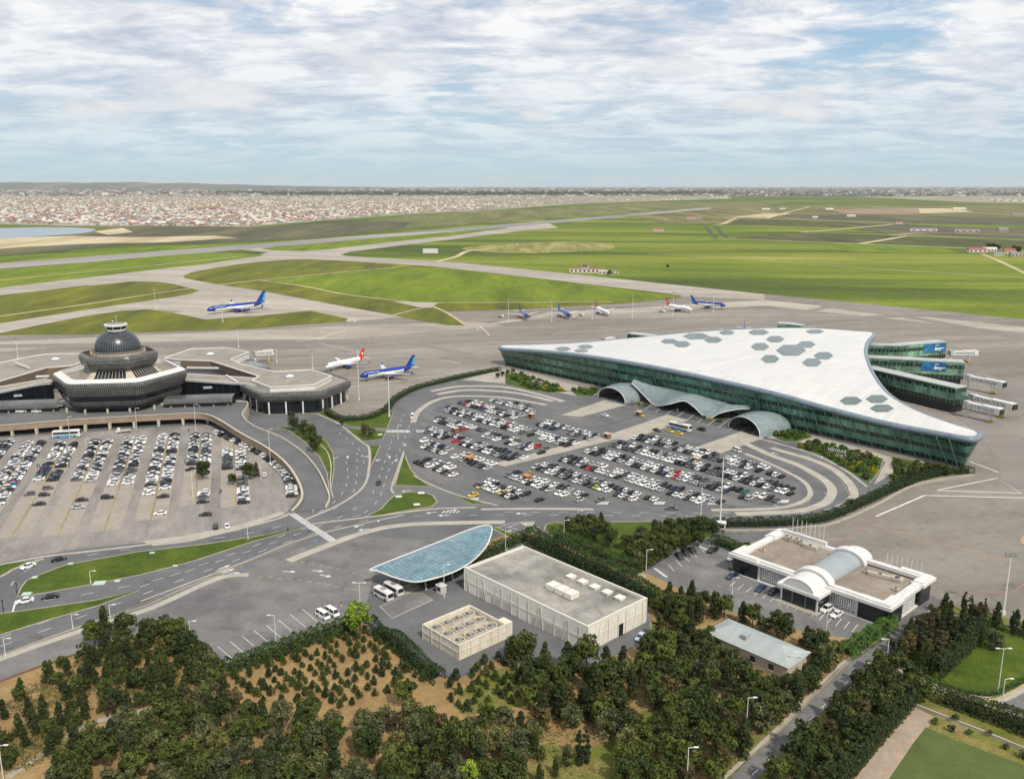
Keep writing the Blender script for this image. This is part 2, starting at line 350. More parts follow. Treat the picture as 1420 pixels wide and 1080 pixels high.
m_straw = ground('dry pasture', [(.3, (.12, .14, .025)), (.5, (.22, .205, .06)), (.7, (.34, .30, .12))], .012, .05, amt=.4, fine=.15, famt=.2, stretch=(3, .6, 1))
sheet('ground', [(-700, 272), (2100, 272), (1700, 266.5), (1500, 262), (-300, 262)], -.3, m_far)
sheet('ground', [(-60, 313), (0, 311), (110, 314), (330, 316), (450, 306), (560, 298), (700, 290), (800, 283), (900, 279), (1010, 276), (1010, 270), (-60, 270)], -.2, m_town)
sheet('ground', [(1190, 273), (1440, 271), (1440, 283), (1330, 280), (1250, 276)], -.2, m_town)
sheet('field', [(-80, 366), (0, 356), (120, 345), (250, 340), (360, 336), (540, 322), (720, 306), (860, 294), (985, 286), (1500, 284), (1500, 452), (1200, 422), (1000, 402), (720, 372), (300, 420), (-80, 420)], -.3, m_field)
sheet('field', [(560, 300), (700, 292), (900, 281), (1100, 280), (1020, 290), (860, 296), (640, 312), (480, 322), (400, 325), (470, 312)], -.12, ground('rough grazing', [(.3, (.09, .095, .04)), (.5, (.13, .14, .04)), (.7, (.24, .20, .10))], .003, .02, amt=.4, fine=.1, famt=.15, stretch=(4, .5, 1)))
sheet('scrubland', [(-80, 344), (0, 338), (60, 330), (150, 318), (230, 310), (330, 315), (380, 314), (520, 306), (570, 308), (560, 317), (430, 331), (300, 337), (160, 340), (60, 350), (-80, 360)], -.1, m_scrub)
sheet('bare_earth', [(-80, 336), (0, 330), (100, 327), (180, 329), (300, 327), (330, 330), (230, 336), (120, 338), (40, 342), (-80, 352)], -.05, m_tan)
sheet('bare_earth', [(130, 321), (170, 316), (185, 322), (150, 326)], -.02, m_tan)
sheet('pond', [(-80, 320), (0, 316.5), (70, 315), (130, 317.5), (118, 323), (70, 327), (0, 331), (-80, 336)], -.03, m_pond, True)
sheet('field', [(-80, 362), (0, 356), (240, 342), (420, 333), (420, 338), (240, 352), (0, 370), (-80, 378)], -.08, m_lush)
sheet('field', [(880, 301), (960, 291), (1060, 285.5), (1440, 284), (1440, 303), (1170, 297), (1064, 302), (1004, 309), (930, 312)], -.115, ground('rough pasture', [(.34, (.075, .075, .03)), (.46, (.125, .125, .03)), (.56, (.17, .15, .06)), (.68, (.27, .22, .11))], .0032, .014, amt=.5, fine=.09, famt=.2, stretch=(3.4, .5, 1)))
# pastures and farm tracks, right
sheet('field', [(1005, 331), (1112, 322), (1235, 326), (1440, 334), (1440, 344), (1350, 343.5), (1190, 338)], -.1, m_dfield)
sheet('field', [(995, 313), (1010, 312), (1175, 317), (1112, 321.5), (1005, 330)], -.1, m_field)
sheet('field', [(1010, 311), (1022, 304), (1062, 304), (1240, 310), (1170, 316)], -.1, m_dfield)
sheet('field', [(1242, 311), (1440, 318), (1440, 331), (1240, 325), (1180, 317)], -.1, m_scrub)
sheet('field', [(1060, 297), (1170, 297), (1440, 303), (1440, 313), (1240, 309), (1064, 303)], -.08, m_scrub)
sheet('ploughed_field', [(1150, 290), (1272, 288), (1276, 297), (1170, 296)], -.06, m_plough)
sheet('bare_earth', [(1273, 289), (1320, 289), (1352, 294), (1276, 296)], -.05, m_tan)
sheet('ploughed_field', [(1000, 303), (1022, 301.5), (1062, 302), (1080, 299), (1100, 296), (1060, 296)], -.05, m_tan)
sheet('field', [(1160, 337), (1290, 342), (1330, 350), (1260, 352), (1170, 348)], -.09, m_lush)
sheet('field', [(640, 345), (700, 338), (800, 335), (850, 340), (840, 347), (780, 350), (700, 351)], -.09, m_straw, True)
for pts, wd in (([(1003, 331), (1060, 333), (1190, 338), (1350, 344.5), (1440, 349)], 11), ([(990, 312), (1004, 310), (1022, 303), (1060, 303.2), (1110, 304), (1240, 310)], 16),
                ([(1112, 322), (1175, 317), (1240, 311)], 14), ([(1195, 337.5), (1230, 332), (1256, 327.5)], 14), ([(1112, 322), (1235, 326), (1440, 334)], 9),
                ([(1063, 303), (1090, 295), (1122, 287)], 16), ([(1060, 297), (1170, 296), (1300, 300)], 14), ([(1362, 352), (1390, 364), (1440, 388)], 7), ([(1235, 326), (1300, 323), (1440, 327)], 12),
                ([(600, 364), (632, 356), (650, 348), (690, 344)], 9), ([(900, 352), (1000, 357), (1200, 372), (1440, 386)], 4)):
    strip('track', pts, wd, -.02, m_tan)
for pts in ([(978, 314), (993, 331)], [(990, 312.5), (1009, 331)]): strip('drain', pts, 9, -.01, plain('drain slope', (.05, .06, .03), .9), False)

# ---- airfield
sheet('apron', [(-90, 490), (0, 462), (205, 425), (330, 395), (480, 372), (620, 362), (720, 372.5), (850, 386), (1060, 408), (1200, 421), (1500, 451), (1500, 1100), (1300, 1100), (1000, 700), (-90, 650)], 0.0, m_apron)
rw = [(-90, 374.5), (0, 365), (240, 347), (360, 338), (540, 324), (720, 309.5), (860, 298), (985, 287.5)]; rw2 = [(985, 290), (860, 301.5), (730, 313), (540, 330), (360, 344), (240, 355), (0, 373), (-90, 382)]
sheet('runway', rw + rw2, .1, m_runway)
sheet('taxiway', [(-90, 411), (0, 399), (240, 371), (300, 364), (350, 356), (372, 350), (330, 346), (365, 341), (420, 347), (470, 342.5), (540, 335.5), (620, 327.5), (700, 316), (760, 309.5), (775, 316), (735, 319), (640, 330.5), (560, 340), (488, 349), (472, 353), (480, 355), (600, 362), (720, 372.5), (850, 386), (1060, 408), (1060, 416), (946, 411), (800, 393), (700, 381), (480, 362.5), (400, 361), (300, 373), (258, 384), (360, 404), (560, 440), (480, 446), (205, 429), (120, 438), (0, 462), (-90, 484), (-90, 452), (120, 429), (277, 403), (240, 394), (120, 396), (0, 410), (-90, 422)], .05, m_taxi)
def agrass(px, mat, name='grass'): return sheet(name, px, .12, mat, False)
agrass([(-90, 385), (0, 374.5), (240, 353.5), (297, 350), (335, 351), (368, 354.4), (335, 358.6), (280, 367), (240, 371), (0, 399), (-90, 411)], m_lush)
agrass([(-90, 421), (0, 409.5), (120, 396.6), (180, 390.5), (220, 391), (240, 394), (277, 403), (262, 408), (240, 412), (120, 429.5), (0, 448.5), (-90, 463)], m_olive)
agrass([(-90, 478), (0, 462), (60, 451), (120, 438), (170, 431), (205, 429), (240, 434), (285, 443.5), (360, 438), (430, 431), (482, 442), (480, 446), (420, 450), (350, 456), (240, 459.5), (120, 464), (0, 464.5), (-90, 480)], m_olive)
agrass([(254, 383), (265, 378), (300, 371), (350, 364), (400, 360), (430, 359.7), (480, 362), (600, 369.5), (720, 383), (800, 392.5), (900, 404), (946, 410), (938, 414), (900, 417), (860, 421.5), (800, 424.5), (720, 429), (615, 432), (600, 427.5), (588, 428), (546, 437), (480, 425.5), (430, 415.5), (365, 403), (310, 396), (290, 392.5), (256, 386)], m_olive)
sheet('grass', [(368, 388), (480, 377.5), (550, 371.5), (605, 370.8), (720, 384), (800, 393.5), (938, 411), (900, 416.5), (850, 418.8), (720, 419), (585, 419.6), (560, 417.5), (480, 408), (420, 396.5)], .16, m_lush)
agrass([(548, 437.6), (590, 428), (604, 427.5), (620, 436), (645, 451.5), (620, 451), (580, 444.5)], m_olive)
agrass([(361, 344.5), (400, 341), (500, 332.2), (620, 322.2), (700, 315.6), (704, 316.3), (620, 328), (540, 336), (460, 345.5), (420, 348.5), (380, 347.5)], m_lush)
for pts, wd in (([(-90, 403), (0, 389), (120, 377), (240, 365.5), (335, 355.5)], 5), ([(-90, 455), (0, 439), (120, 422), (240, 403.5), (272, 399)], 4), ([(302, 395.5), (362, 388.5), (480, 377), (550, 371)], 4),
                ([(362, 389), (420, 397), (480, 408.5), (560, 418), (588, 420), (720, 419.5), (850, 418.8)], 3.5), ([(546, 437), (572, 430), (592, 426)], 3), ([(600, 425), (620, 434), (646, 451)], 3)):
    strip('path', pts, wd, .2, m_tan)
sheet('paving', [(545, 418.5), (608, 420), (598, 427), (580, 426)], .22, m_taxi)
# pale stand where the long airliner stands, and worn lighter slabs of the apron
for px in ([(240, 434), (330, 424), (480, 426), (520, 435), (430, 431), (285, 443)], [(262, 421), (320, 417), (340, 419), (275, 424)], [(300, 434), (345, 426), (388, 428), (360, 435), (290, 441)]): sheet('apron', px, .09, m_taxi)
for px in ([(0, 488), (120, 478), (480, 470), (700, 452), (660, 446), (480, 452), (0, 474)], [(600, 462), (760, 440), (1060, 424), (1500, 470), (1500, 462), (1060, 416), (760, 434)],
           [(1330, 645), (1420, 600), (1500, 630), (1500, 690), (1420, 690)], [(1200, 720), (1330, 700), (1500, 760), (1500, 880), (1310, 835)]): sheet('apron', px, .03, m_taxi if px[0][1] < 500 else m_apron)
m_worn = ground('tyre worn apron', [(.3, (0.186, 0.172, 0.154)), (.6, (0.226, 0.208, 0.185)), (.8, (0.282, 0.260, 0.226))], .012, .05, amt=.3, fine=.25, famt=.06, stretch=(5, .6, 1), rot=R(5))
for pts, wd in (([(-80, 482), (120, 478), (330, 474), (560, 472.5), (760, 469), (900, 462), (1060, 449), (1200, 440), (1330, 437)], 16), ([(560, 473), (620, 485), (680, 498)], 9), ([(420, 500), (480, 486), (560, 473)], 12),
                ([(1140, 425), (1260, 440), (1420, 470)], 14), ([(1300, 500), (1380, 530), (1430, 560)], 16), ([(1330, 560), (1400, 620), (1430, 680)], 18), ([(1040, 455), (1100, 436), (1160, 424)], 10), ([(770, 462), (900, 455), (1000, 448)], 14)):
    strip('apron', pts, wd, .06, m_worn)
wl = MB()
for pts, wd in (([(440, 540), (520, 533), (620, 519), (700, 507)], .5), ([(1215, 716), (1282, 687), (1420, 690.5)], .8), ([(1298, 680), (1383, 663), (1416, 684), (1298, 680)], .7), ([(1345, 640), (1385, 655)], .8),
                ([(410, 473), (440, 470), (480, 457)], .8), ([(480, 445), (492, 447), (494, 443), (482, 440)], .8), ([(665, 452), (680, 466), (660, 455)], .8), ([(440, 475), (505, 490), (600, 497), (640, 505)], .5)):
    ribbon(wl, line(pts, False), wd, .08)
struct(wl.build('apron_markings', m_white))
yl = MB()
for pts, wd in (([(1208, 728), (1300, 752), (1385, 774), (1500, 800)], .4), ([(640, 470), (800, 455), (980, 440), (1060, 440), (1120, 432)], .5), ([(590, 475), (680, 505)], .5), ([(500, 540), (560, 515), (620, 490)], .4), ([(700, 445), (1000, 430)], .4)):
    ribbon(yl, line(pts), wd, .085)
ring = [G(1466, 757) + Vector((10 * math.cos(a), 10 * math.sin(a), 0)) for a in [i * .13 for i in range(49)]]; ribbon(yl, ring, .9, .085)
struct(yl.build('apron_markings', m_orange))
rl = MB(); ribbon(rl, line([(1215, 716), (1160, 755)], False), .5, .08); ribbon(rl, line([(1500, 780), (1420, 810), (1403, 822), (1340, 822)], False), .5, .08); struct(rl.build('apron_markings', m_red))

# ---- landside: roads and car parks
sheet('road', [(-90, 955), (0, 910), (110, 872), (190, 845), (320, 789), (430, 755), (480, 744), (700, 752), (985, 755), (1040, 752), (1145, 726), (1240, 682), (1225, 650), (1240, 640), (1190, 618), (1120, 602), (1010, 585), (900, 560), (820, 540), (700, 512), (640, 519), (580, 536), (545, 560), (520, 578), (440, 574), (380, 570), (330, 560), (-90, 585)], .05, m_road)
sheet('forecourt', [(-90, 985), (-90, 958), (0, 912), (110, 866), (200, 832), (320, 780), (400, 755), (440, 735), (520, 725), (700, 738), (760, 760), (900, 800), (905, 880), (700, 950), (600, 945), (490, 870), (305, 932), (215, 880)], .03, m_fore)
sheet('yard', [(520, 790), (640, 770), (760, 800), (900, 860), (905, 905), (830, 925), (690, 935), (600, 955), (560, 930), (520, 880), (505, 850)], .062, m_road)
kerbed('paving', [(526, 841), (543.6, 858), (601, 832), (585, 822), (560, 824), (544, 833)], m_fore, kw=.4, sm=False, kmat=m_pave)
sheet('car_park', [(880, 790), (935, 758), (985, 742), (1030, 760), (1240, 845), (1200, 905), (1130, 880), (1000, 845), (900, 815)], .064, m_fore)
sheet('car_park', [(-90, 622), (0, 607), (105, 600), (200, 594), (287, 589), (310, 596), (345, 613), (385, 640), (406, 665), (412, 692), (397, 711), (330, 736), (200, 752), (100, 762), (0, 780), (-90, 798)], .065, m_conc)
m_bay = ground('worn parking bay', [(.3, (0.267, 0.236, 0.197)), (.7, (0.330, 0.286, 0.242))], .1, .5, amt=.3, fine=1.5, famt=.1)
sheet('car_park', [(573, 650), (568, 634), (572, 605), (590, 575), (625, 553), (655, 551), (700, 553), (760, 563), (830, 560), (930, 580), (1035, 610), (1080, 655), (1108, 672), (1112, 690), (1090, 700), (1000, 702), (820, 702), (690, 698), (640, 684), (606, 672)], .065, m_lot)
# pale bands of paving that separate the drop-off lanes, raised as kerbs
def band(px, wid, h=.14, mat=None):
    _sz[0] += 1; h += (_sz[0] % 17) * .0035; b = MB(); b.path(line(px, True, 5, .0), wid, h); return struct(b.build('kerb', mat or m_band))
band([(573, 586), (576, 577), (583, 568), (600, 557), (623, 550.6), (655, 549.4), (698, 551.7), (757, 561.5)], 3.0)
band([(606, 547), (640, 541.6), (670, 541.4), (718, 545.5), (767, 556.5)], 3.6)
band([(598, 543), (625, 537.5), (649, 535.6), (698, 536.8), (747, 547), (781, 557)], 3.4)
band([(1033, 629), (1060, 640), (1087, 652.5), (1113, 667), (1123, 680), (1121, 690), (1103, 699.6), (1067, 705.6), (986, 707.5)], 2.0)
band([(1029, 613), (1068, 631), (1106, 645), (1139, 663), (1153, 677), (1151, 690), (1139, 700), (1103, 709), (1020, 713)], 3.6)
band([(1070, 621), (1085, 626), (1122, 636.5), (1154, 650), (1176, 668), (1184, 684), (1178, 696), (1163, 704)], 3.4)
band([(1035, 604), (1085, 617), (1130, 631), (1170, 651), (1202, 675)], 1.2)
band([(667, 706.5), (740, 705.6), (823, 706.5)], 1.7)
band([(433, 609), (452, 624), (459, 645), (458, 672), (462, 690)], .5)
# walkways from the terminal across the car park
for px in ([(777, 576), (838, 555), (868, 562), (806, 578)], [(838, 605), (925, 575), (955, 583), (868, 611)], [(952, 625), (1028, 598), (1060, 607), (985, 634)]): sheet('walkway', px, .12, m_pave)
sheet('walkway', [(685, 643), (700, 647), (868, 606), (850, 600)], .105, m_pave)
for px in ([(840, 590), (896, 573)],): strip('walkway', px, .5, .13, m_dark)
sheet('plaza', [(815, 545), (840, 552), (868, 561), (1028, 598), (1062, 609), (1075, 602), (1100, 598), (1090, 585), (880, 540), (830, 530)], .085, m_dark)
pl = MB()
for k in range(16):
    a = G(822 + k * 14.5, 549 + k * 3.7); c_ = G(838 + k * 14.5, 541 + k * 3.3); ribbon(pl, [a, c_], .5, .11)
struct(pl.build('paving_bands', m_pave))
sheet('paving', [(700, 512), (740, 519), (800, 534), (826, 542), (800, 549), (700, 532), (640, 527)], .1, m_pave)
sheet('paving', [(1062, 607), (1100, 598), (1190, 620), (1236, 634), (1240, 655), (1212, 672), (1228, 640), (1150, 623), (1100, 611)], .1, m_pave)
# grass islands with kerbs
kerbed('lawn', [(23, 828), (28, 815), (36, 805), (53, 797), (91, 783), (190, 765), (282, 754.6), (352, 744), (424, 731), (352, 751), (268, 778.5), (197, 797), (123, 811.5), (60, 823)], m_lawn, sm=False)
kerbed('lawn', [(-40, 860), (4, 850), (53, 843.5), (134, 831.5), (194, 818.5), (134, 841), (70, 859), (0, 881), (-40, 893)], m_lawn, sm=False)
kerbed('lawn', [(-60, 795), (0, 782.5), (56, 774.5), (36, 781), (18, 790), (0, 800), (-40, 815)], m_lawn, sm=False)
kerbed('lawn', [(383, 593), (400, 597), (421, 612), (443, 634), (453, 655), (456, 682), (459, 683), (464, 650), (463, 630), (454, 613), (437, 602), (412, 594.5), (393, 591)], m_lawn, kw=.35, sm=False)
kerbed('lawn', [(472, 594.5), (491, 594.5), (536, 598), (531, 609), (503, 612), (493, 605)], m_lawn, kw=.35, sm=False)
kerbed('lawn', [(365, 575), (440, 573), (462, 584), (490, 592), (537, 594), (547, 570), (519, 578), (487, 584), (466, 577), (440, 569), (375, 571)], m_lawn, kw=.35, sm=False)
kerbed('lawn', [(510, 618), (527.6, 618), (517.4, 642), (508, 663), (511, 640)], m_lawn, kw=.35, sm=False)
kerbed('lawn', [(561, 626), (554, 648.5), (547, 673), (597, 675), (580.6, 663), (570, 650.6), (563, 634)], m_lawn, sm=False)
kerbed('lawn', [(501, 719), (527.6, 705.6), (538, 694), (548, 686), (566, 682.2), (587, 682), (601, 687), (607, 695.4), (600, 702.5), (562, 708.6), (521.5, 716)], m_lawn, sm=False)
kerbed('lawn', [(629.4, 686), (654, 699.5), (680, 697.6), (664, 694.4)], m_lawn, kw=.35, sm=False)
kerbed('lawn', [(680.4, 732), (687, 730.5), (727, 746), (719, 753)], m_lawn, sm=False)
kerbed('lawn', [(754, 733), (757, 727), (768, 724.5), (830, 723.5), (990, 722.5), (985, 745), (905, 775), (850, 780), (790, 752), (762, 742)], m_lawn, sm=False)
kerbed('paving', [(720, 725), (742, 724), (736, 733.5)], m_pave, kw=.3, sm=False)
strip('path', [(742, 730), (752, 741), (790, 758), (840, 777), (895, 800)], 2.2, .1, m_pave)
# kerb paving along the roads
for px, wd in (([(-80, 945), (0, 910), (120, 866), (200, 840), (290, 802), (345, 796)], .3), ([(440, 574), (470, 588), (500, 612), (512, 622), (512, 650), (503, 676), (470, 700), (420, 722)], 1.0), ([(560, 626), (552, 650), (543, 676), (546, 684)], .8), ([(430, 727), (520, 716), (600, 706), (660, 704)], 1.0),
               ([(0, 783), (60, 772), (130, 764), (220, 753), (300, 741), (380, 721), (402, 712)], 1.1), ([(195, 834), (330, 783), (430, 744), (560, 714)], .6), ([(-60, 820), (0, 800), (22, 788), (60, 775)], .8), ([(574, 660), (606, 676), (645, 690), (690, 701)], .8)):
    band(px, wd)
b_ = MB(); b_.path(line([(400, 778), (425, 768), (500, 740), (560, 728), (640, 725), (700, 724)]), 3.2, .14); struct(b_.build('kerb', m_band))
b_ = MB(); b_.path(line([(-80, 948), (0, 914), (120, 872), (210, 843), (300, 803), (345, 797)]), 2.4, .14); struct(b_.build('kerb', m_band))
sheet('paving', [(195, 751), (215, 757), (260, 752), (340, 733), (395, 713), (392, 709), (330, 728), (250, 744)], .12, m_band)
# ---- road markings
wm = MB()
def dashes(px, L=3, gap=6, wd=.18, z=.075, mb=None):
    pts = line(px, True, 10); acc = 0; on = True; seg = [pts[0]]
    for a, c in zip(pts, pts[1:]):
        d = (c - a).length; pos = 0
        while d - pos > 0:
            need = (L if on else gap) - acc
            if d - pos >= need:
                pos += need; p = a.lerp(c, pos / d)
                if on: seg.append(p); ribbon(mb or wm, seg, wd, z)
                on = not on; seg = [p]; acc = 0
            else:
                acc += d - pos; pos = d
                if on: seg.append(c)
def solid(px, wd=.16, z=.075, mb=None): ribbon(mb or wm, line(px, True, 8), wd, z)
for px in ([(-60, 905), (40, 870), (150, 830), (300, 776), (440, 727), (540, 708)], [(-60, 918), (45, 880), (160, 838), (310, 783), (445, 737), (540, 718), (700, 714), (900, 715), (1050, 715)], [(60, 833), (150, 818), (250, 795), (380, 752), (470, 718), (505, 695)],
           [(15, 812), (30, 795), (70, 779), (200, 758), (330, 742), (420, 722)], [(300, 590), (330, 604), (380, 628), (418, 655), (435, 690), (425, 714)], [(316, 587), (350, 602), (395, 624), (430, 650), (445, 680), (440, 706)],
           [(480, 640), (482, 665), (470, 690), (440, 712)], [(495, 628), (494, 668), (484, 690), (450, 715)], [(560, 575), (548, 600), (530, 650), (515, 690)], [(568, 590), (556, 620), (540, 650), (526, 690), (505, 712)], [(560, 545), (600, 533), (650, 528), (710, 531), (780, 546)],
           [(700, 710), (900, 711), (1000, 711), (1100, 712), (1160, 703), (1200, 684)], [(470, 600), (500, 626), (505, 650)]):
    dashes(px, 3.2, 6.5, .2)
for px in ([(590, 553), (620, 543), (660, 538), (720, 541)], [(1090, 640), (1130, 655), (1150, 672), (1140, 688)], [(1120, 632), (1158, 652), (1178, 676)]): dashes(px, 2, 5, .15)
yk = MB()
for px in ([(0, 907), (195, 838), (345, 779), (440, 741)], [(-60, 932), (0, 908.5)], [(310, 586), (352, 606), (398, 630), (428, 655), (441, 690), (433, 712)], [(283, 582), (320, 598), (372, 627), (402, 650), (417, 680), (407, 709)],
           [(560, 628), (546, 674)], [(501, 720), (527, 707), (547, 688), (566, 683.4)], [(980, 712), (1103, 702), (1125, 690)], [(1070, 622), (1150, 651), (1180, 690)], [(1029, 615), (1106, 647), (1150, 680)]): solid(px, .14, .078, yk)
struct(yk.build('road_markings', m_yellow))
od = MB()
for px in ([(404, 778), (450, 785), (500, 797), (520, 806)], [(357, 799), (420, 805), (480, 816), (510, 820)]): dashes(px, 1.8, 1.4, .35, .078, od)
solid([(450, 838), (456, 843)], .3, .078, od); solid([(285, 905), (303, 920)], .2, .078, od); struct(od.build('road_markings', m_orange))
# zebra crossing, arrows, parking bays
a0, a1, c0, c1 = G(400, 713), G(409, 711), G(456, 751), G(470, 750.5)
for k in range(4):
    t = (k + .15) / 4; t2 = (k + .75) / 4; wm.poly([a0.lerp(a1, t) + Vector((0, 0, .08)), c0.lerp(c1, t) + Vector((0, 0, .08)), c0.lerp(c1, t2) + Vector((0, 0, .08)), a0.lerp(a1, t2) + Vector((0, 0, .08))])
for k in range(22):
    p = G(537 + k * 2.35 * (1 if k < 14 else 1.25), 598); d = (G(537 + k * 2.35, 596) - G(538 + k * 2.35, 599.5)); ribbon(wm, [p - d * .5, p + d * .5], .45, .08)
def arrow(px, py, ax, ay, L=4.0, s=1.0):
    p = G(px, py); d = (G(ax, ay) - p).normalized(); n_ = Vector((-d.y, d.x, 0)); up = Vector((0, 0, .08))
    wm.poly([q + up for q in (p - n_ * .12 * s, p + n_ * .12 * s, p + d * L * .6 + n_ * .12 * s, p + d * L * .6 - n_ * .12 * s)])
    wm.poly([q + up for q in (p + d * L * .6 - n_ * .55 * s, p + d * L * .6 + n_ * .55 * s, p + d * L)])
for q in ((303, 789, 330, 780), (309, 794, 335, 785), (316, 799, 342, 790), (427, 707, 430, 690), (434, 708, 436, 690), (441, 706, 442, 690), (470, 634, 462, 636), (482, 636, 482, 620), (500, 633, 506, 633), (528, 636, 520, 640), (540, 636, 540, 630), (551, 636, 548, 640), (562, 615, 556, 640), (432, 791, 445, 792), (393, 792, 410, 793), (444, 797, 455, 799),
          (505, 728, 495, 730), (512, 733, 500, 735), (570, 680, 560, 681), (605, 710, 590, 712), (622, 714, 610, 715), (1003, 616, 1000, 618), (1080, 630, 1076, 629), (730, 712, 722, 712), (620, 708, 640, 706), (1073, 700, 1080, 703)): arrow(*q, s=1.6)
for k in range(5): ribbon(wm, [G(299 + k * 4.2, 792 + k * 2.2), G(313 + k * 4.2, 787 + k * 2.0)], .28, .08)
for k in range(5): ribbon(wm, [G(613 + k * 5, 711.5 - k * .2), G(617 + k * 5, 708.5)], .5, .08)
for k in range(8): ribbon(wm, [G(302 + k * 16.8, 896.5 - k * 7.4), G(323 + k * 16.8, 914 - k * 7.4)], .17, .08)
ribbon(wm, [G(246, 888), G(297, 927)], .2, .08); ribbon(wm, [G(22, 833), G(17, 850)], .5, .08); solid([(700, 732), (720, 726)], .2, .08); solid([(705, 730), (738, 742)], .2, .08); solid([(686, 733), (712, 725), (742, 723)], .2, .08)
for k in range(6): ribbon(wm, [G(927 + k * 10.5, 783 - k * 6.5), G(935 + k * 10.5, 792 - k * 6.5)], .18, .08)
for k in range(4): ribbon(wm, [G(907 + k * 4, 788 + k * 3), G(913 + k * 4, 791 + k * 3)], .7, .08)
for k in range(5): ribbon(wm, [G(970 + k * 3.6, 757 + k * 2), G(974 + k * 3.6, 759 + k * 2)], .7, .08)
for k in range(16): ribbon(wm, [G(1020 + k * 11.3, 806 + k * 4.0), G(1012 + k * 11.3, 813 + k * 4.2)], .17, .08)
for px in (832, 910, 985, 1082):
    for k in range(5): ribbon(wm, [G(px + k * 3, 695.5 if px < 1080 else 693), G(px - 3 + k * 3, 699.5 if px < 1080 else 697)], .5, .08)
for k in range(4): ribbon(wm, [G(655 + k * 3, 690), G(651 + k * 3, 694)], .5, .08)
for k in range(7): ribbon(wm, [G(1075 + k * 2.5, 654 + k), G(1073 + k * 2.5, 656 + k)], .4, .08)
# road and paths, bottom right
sheet('road', [(985, 1100), (1085, 1006), (1166.7, 924.4), (1215, 890), (1240, 862), (1290, 825), (1310, 835), (1250, 905), (1226, 926), (1137, 990), (1030, 1100)], .05, m_fore)
strip('kerb', [(985, 1096), (1085, 1004), (1166, 922), (1214, 888), (1240, 858)], .9, .16, m_band)
solid([(990, 1096), (1088, 1006), (1169, 925), (1217, 890)], .2, .07, yk2 := MB()); struct(yk2.build('road_markings', m_yellow))
dashes([(1020, 1096), (1115, 1006), (1195, 926), (1240, 895), (1290, 845)], 2.4, 4, .2, .07)
struct(wm.build('road_markings', m_white))
# ---- wooded ground in front, gardens
def rough(name, px, z, mat): return sheet(name, px, z, mat)
rough('sandy_ground', [(-120, 985), (0, 946), (53, 926), (105, 908), (160, 884), (215, 877), (258, 900), (297, 930), (306, 929), (400, 890), (470, 866), (500, 862), (545, 888), (598, 938), (640, 940), (690, 910), (760, 935), (830, 918), (895, 892), (935, 872), (905, 862), (895, 830), (760, 765), (742, 742), (700, 748), (590, 815), (580, 806), (690, 745), (750, 736), (900, 796), (1000, 845), (1130, 880), (1215, 888), (1166, 923), (1085, 1005), (985, 1100), (960, 1200), (-200, 1200)], .09, m_sand)
for px in ([(640, 960), (700, 925), (745, 945), (735, 975), (680, 985), (640, 990)], [(735, 1060), (760, 1030), (800, 1040), (850, 1030), (880, 1070), (800, 1100), (720, 1100)], [(540, 1080), (590, 1055), (640, 1065), (640, 1100)], [(1000, 1060), (1060, 1010), (1085, 1006), (990, 1098)], [(870, 1000), (900, 985), (925, 1010), (880, 1040)]):
    sheet('grass', px, .115, m_glade, True)
strip('path', [(10, 1078), (60, 1045), (120, 1005), (200, 985), (260, 970)], 1.6, .1, m_pave)
sheet('ground', [(1300, 835), (1420, 862), (1560, 900), (1560, 1250), (1040, 1250), (985, 1100), (1030, 1100), (1137, 990), (1226, 926), (1250, 905)], .03, m_glade)
kerbed('lawn', [(1246, 925), (1250, 895), (1300, 850), (1360, 856), (1450, 880), (1450, 925), (1412, 950), (1395, 962), (1372, 968), (1340, 965), (1296, 950)], m_lawn, kw=.8, sm=False)
strip('path', [(1225, 921), (1255, 935), (1300, 956), (1345, 972), (1380, 975), (1405, 966), (1460, 935)], 3.4, .08, m_pave)
yb = MB(); solid([(1238, 915), (1244, 925), (1296, 951.5), (1345, 967), (1376, 970), (1402, 960), (1460, 925)], .35, .2, yb); struct(yb.build('road_markings', m_yellow))
sheet('road', [(1380, 978), (1408, 967), (1500, 915), (1560, 940), (1560, 1010), (1420, 1003)], .09, m_fore)
sheet('path', [(1160, 1110), (1266, 979), (1296, 994), (1225, 1110)], .06, ground('dusty path', [(.3, (.30, .235, .175)), (.7, (.40, .32, .245))], .2, fine=1.2, famt=.12))
sheet('field', [(1212, 1110), (1268, 1028), (1284, 1008), (1330, 1028), (1460, 1075), (1460, 1150), (1200, 1150)], .07, ground('playing field', [(.3, (.07, .098, .026)), (.7, (.10, .125, .034))], .1, .5, amt=.2, fine=1.5, famt=.12))
m_bedg = ground('ground cover', [(.3, (.03, .055, .010)), (.5, (.05, .085, .013)), (.7, (.10, .13, .02))], .3, fine=1.2, famt=.35, bump=.6)
# planted beds before the terminal
for px in ([(700, 519), (720, 520), (752, 531), (790, 543), (765, 545), (735, 541), (700, 533)], [(792, 543), (808, 537), (832, 541), (822, 550), (800, 549)], [(1068, 603), (1090, 596), (1128, 606), (1105, 613), (1086, 613)],
           [(1102, 619), (1125, 611), (1150, 617), (1225, 636), (1221, 652), (1206, 671), (1180, 656), (1140, 633)], [(1236, 633), (1320, 650), (1350, 652), (1260, 672), (1228, 680), (1238, 655)]):
    kerbed('planting_bed', px, m_bedg, kw=.3, sm=False)
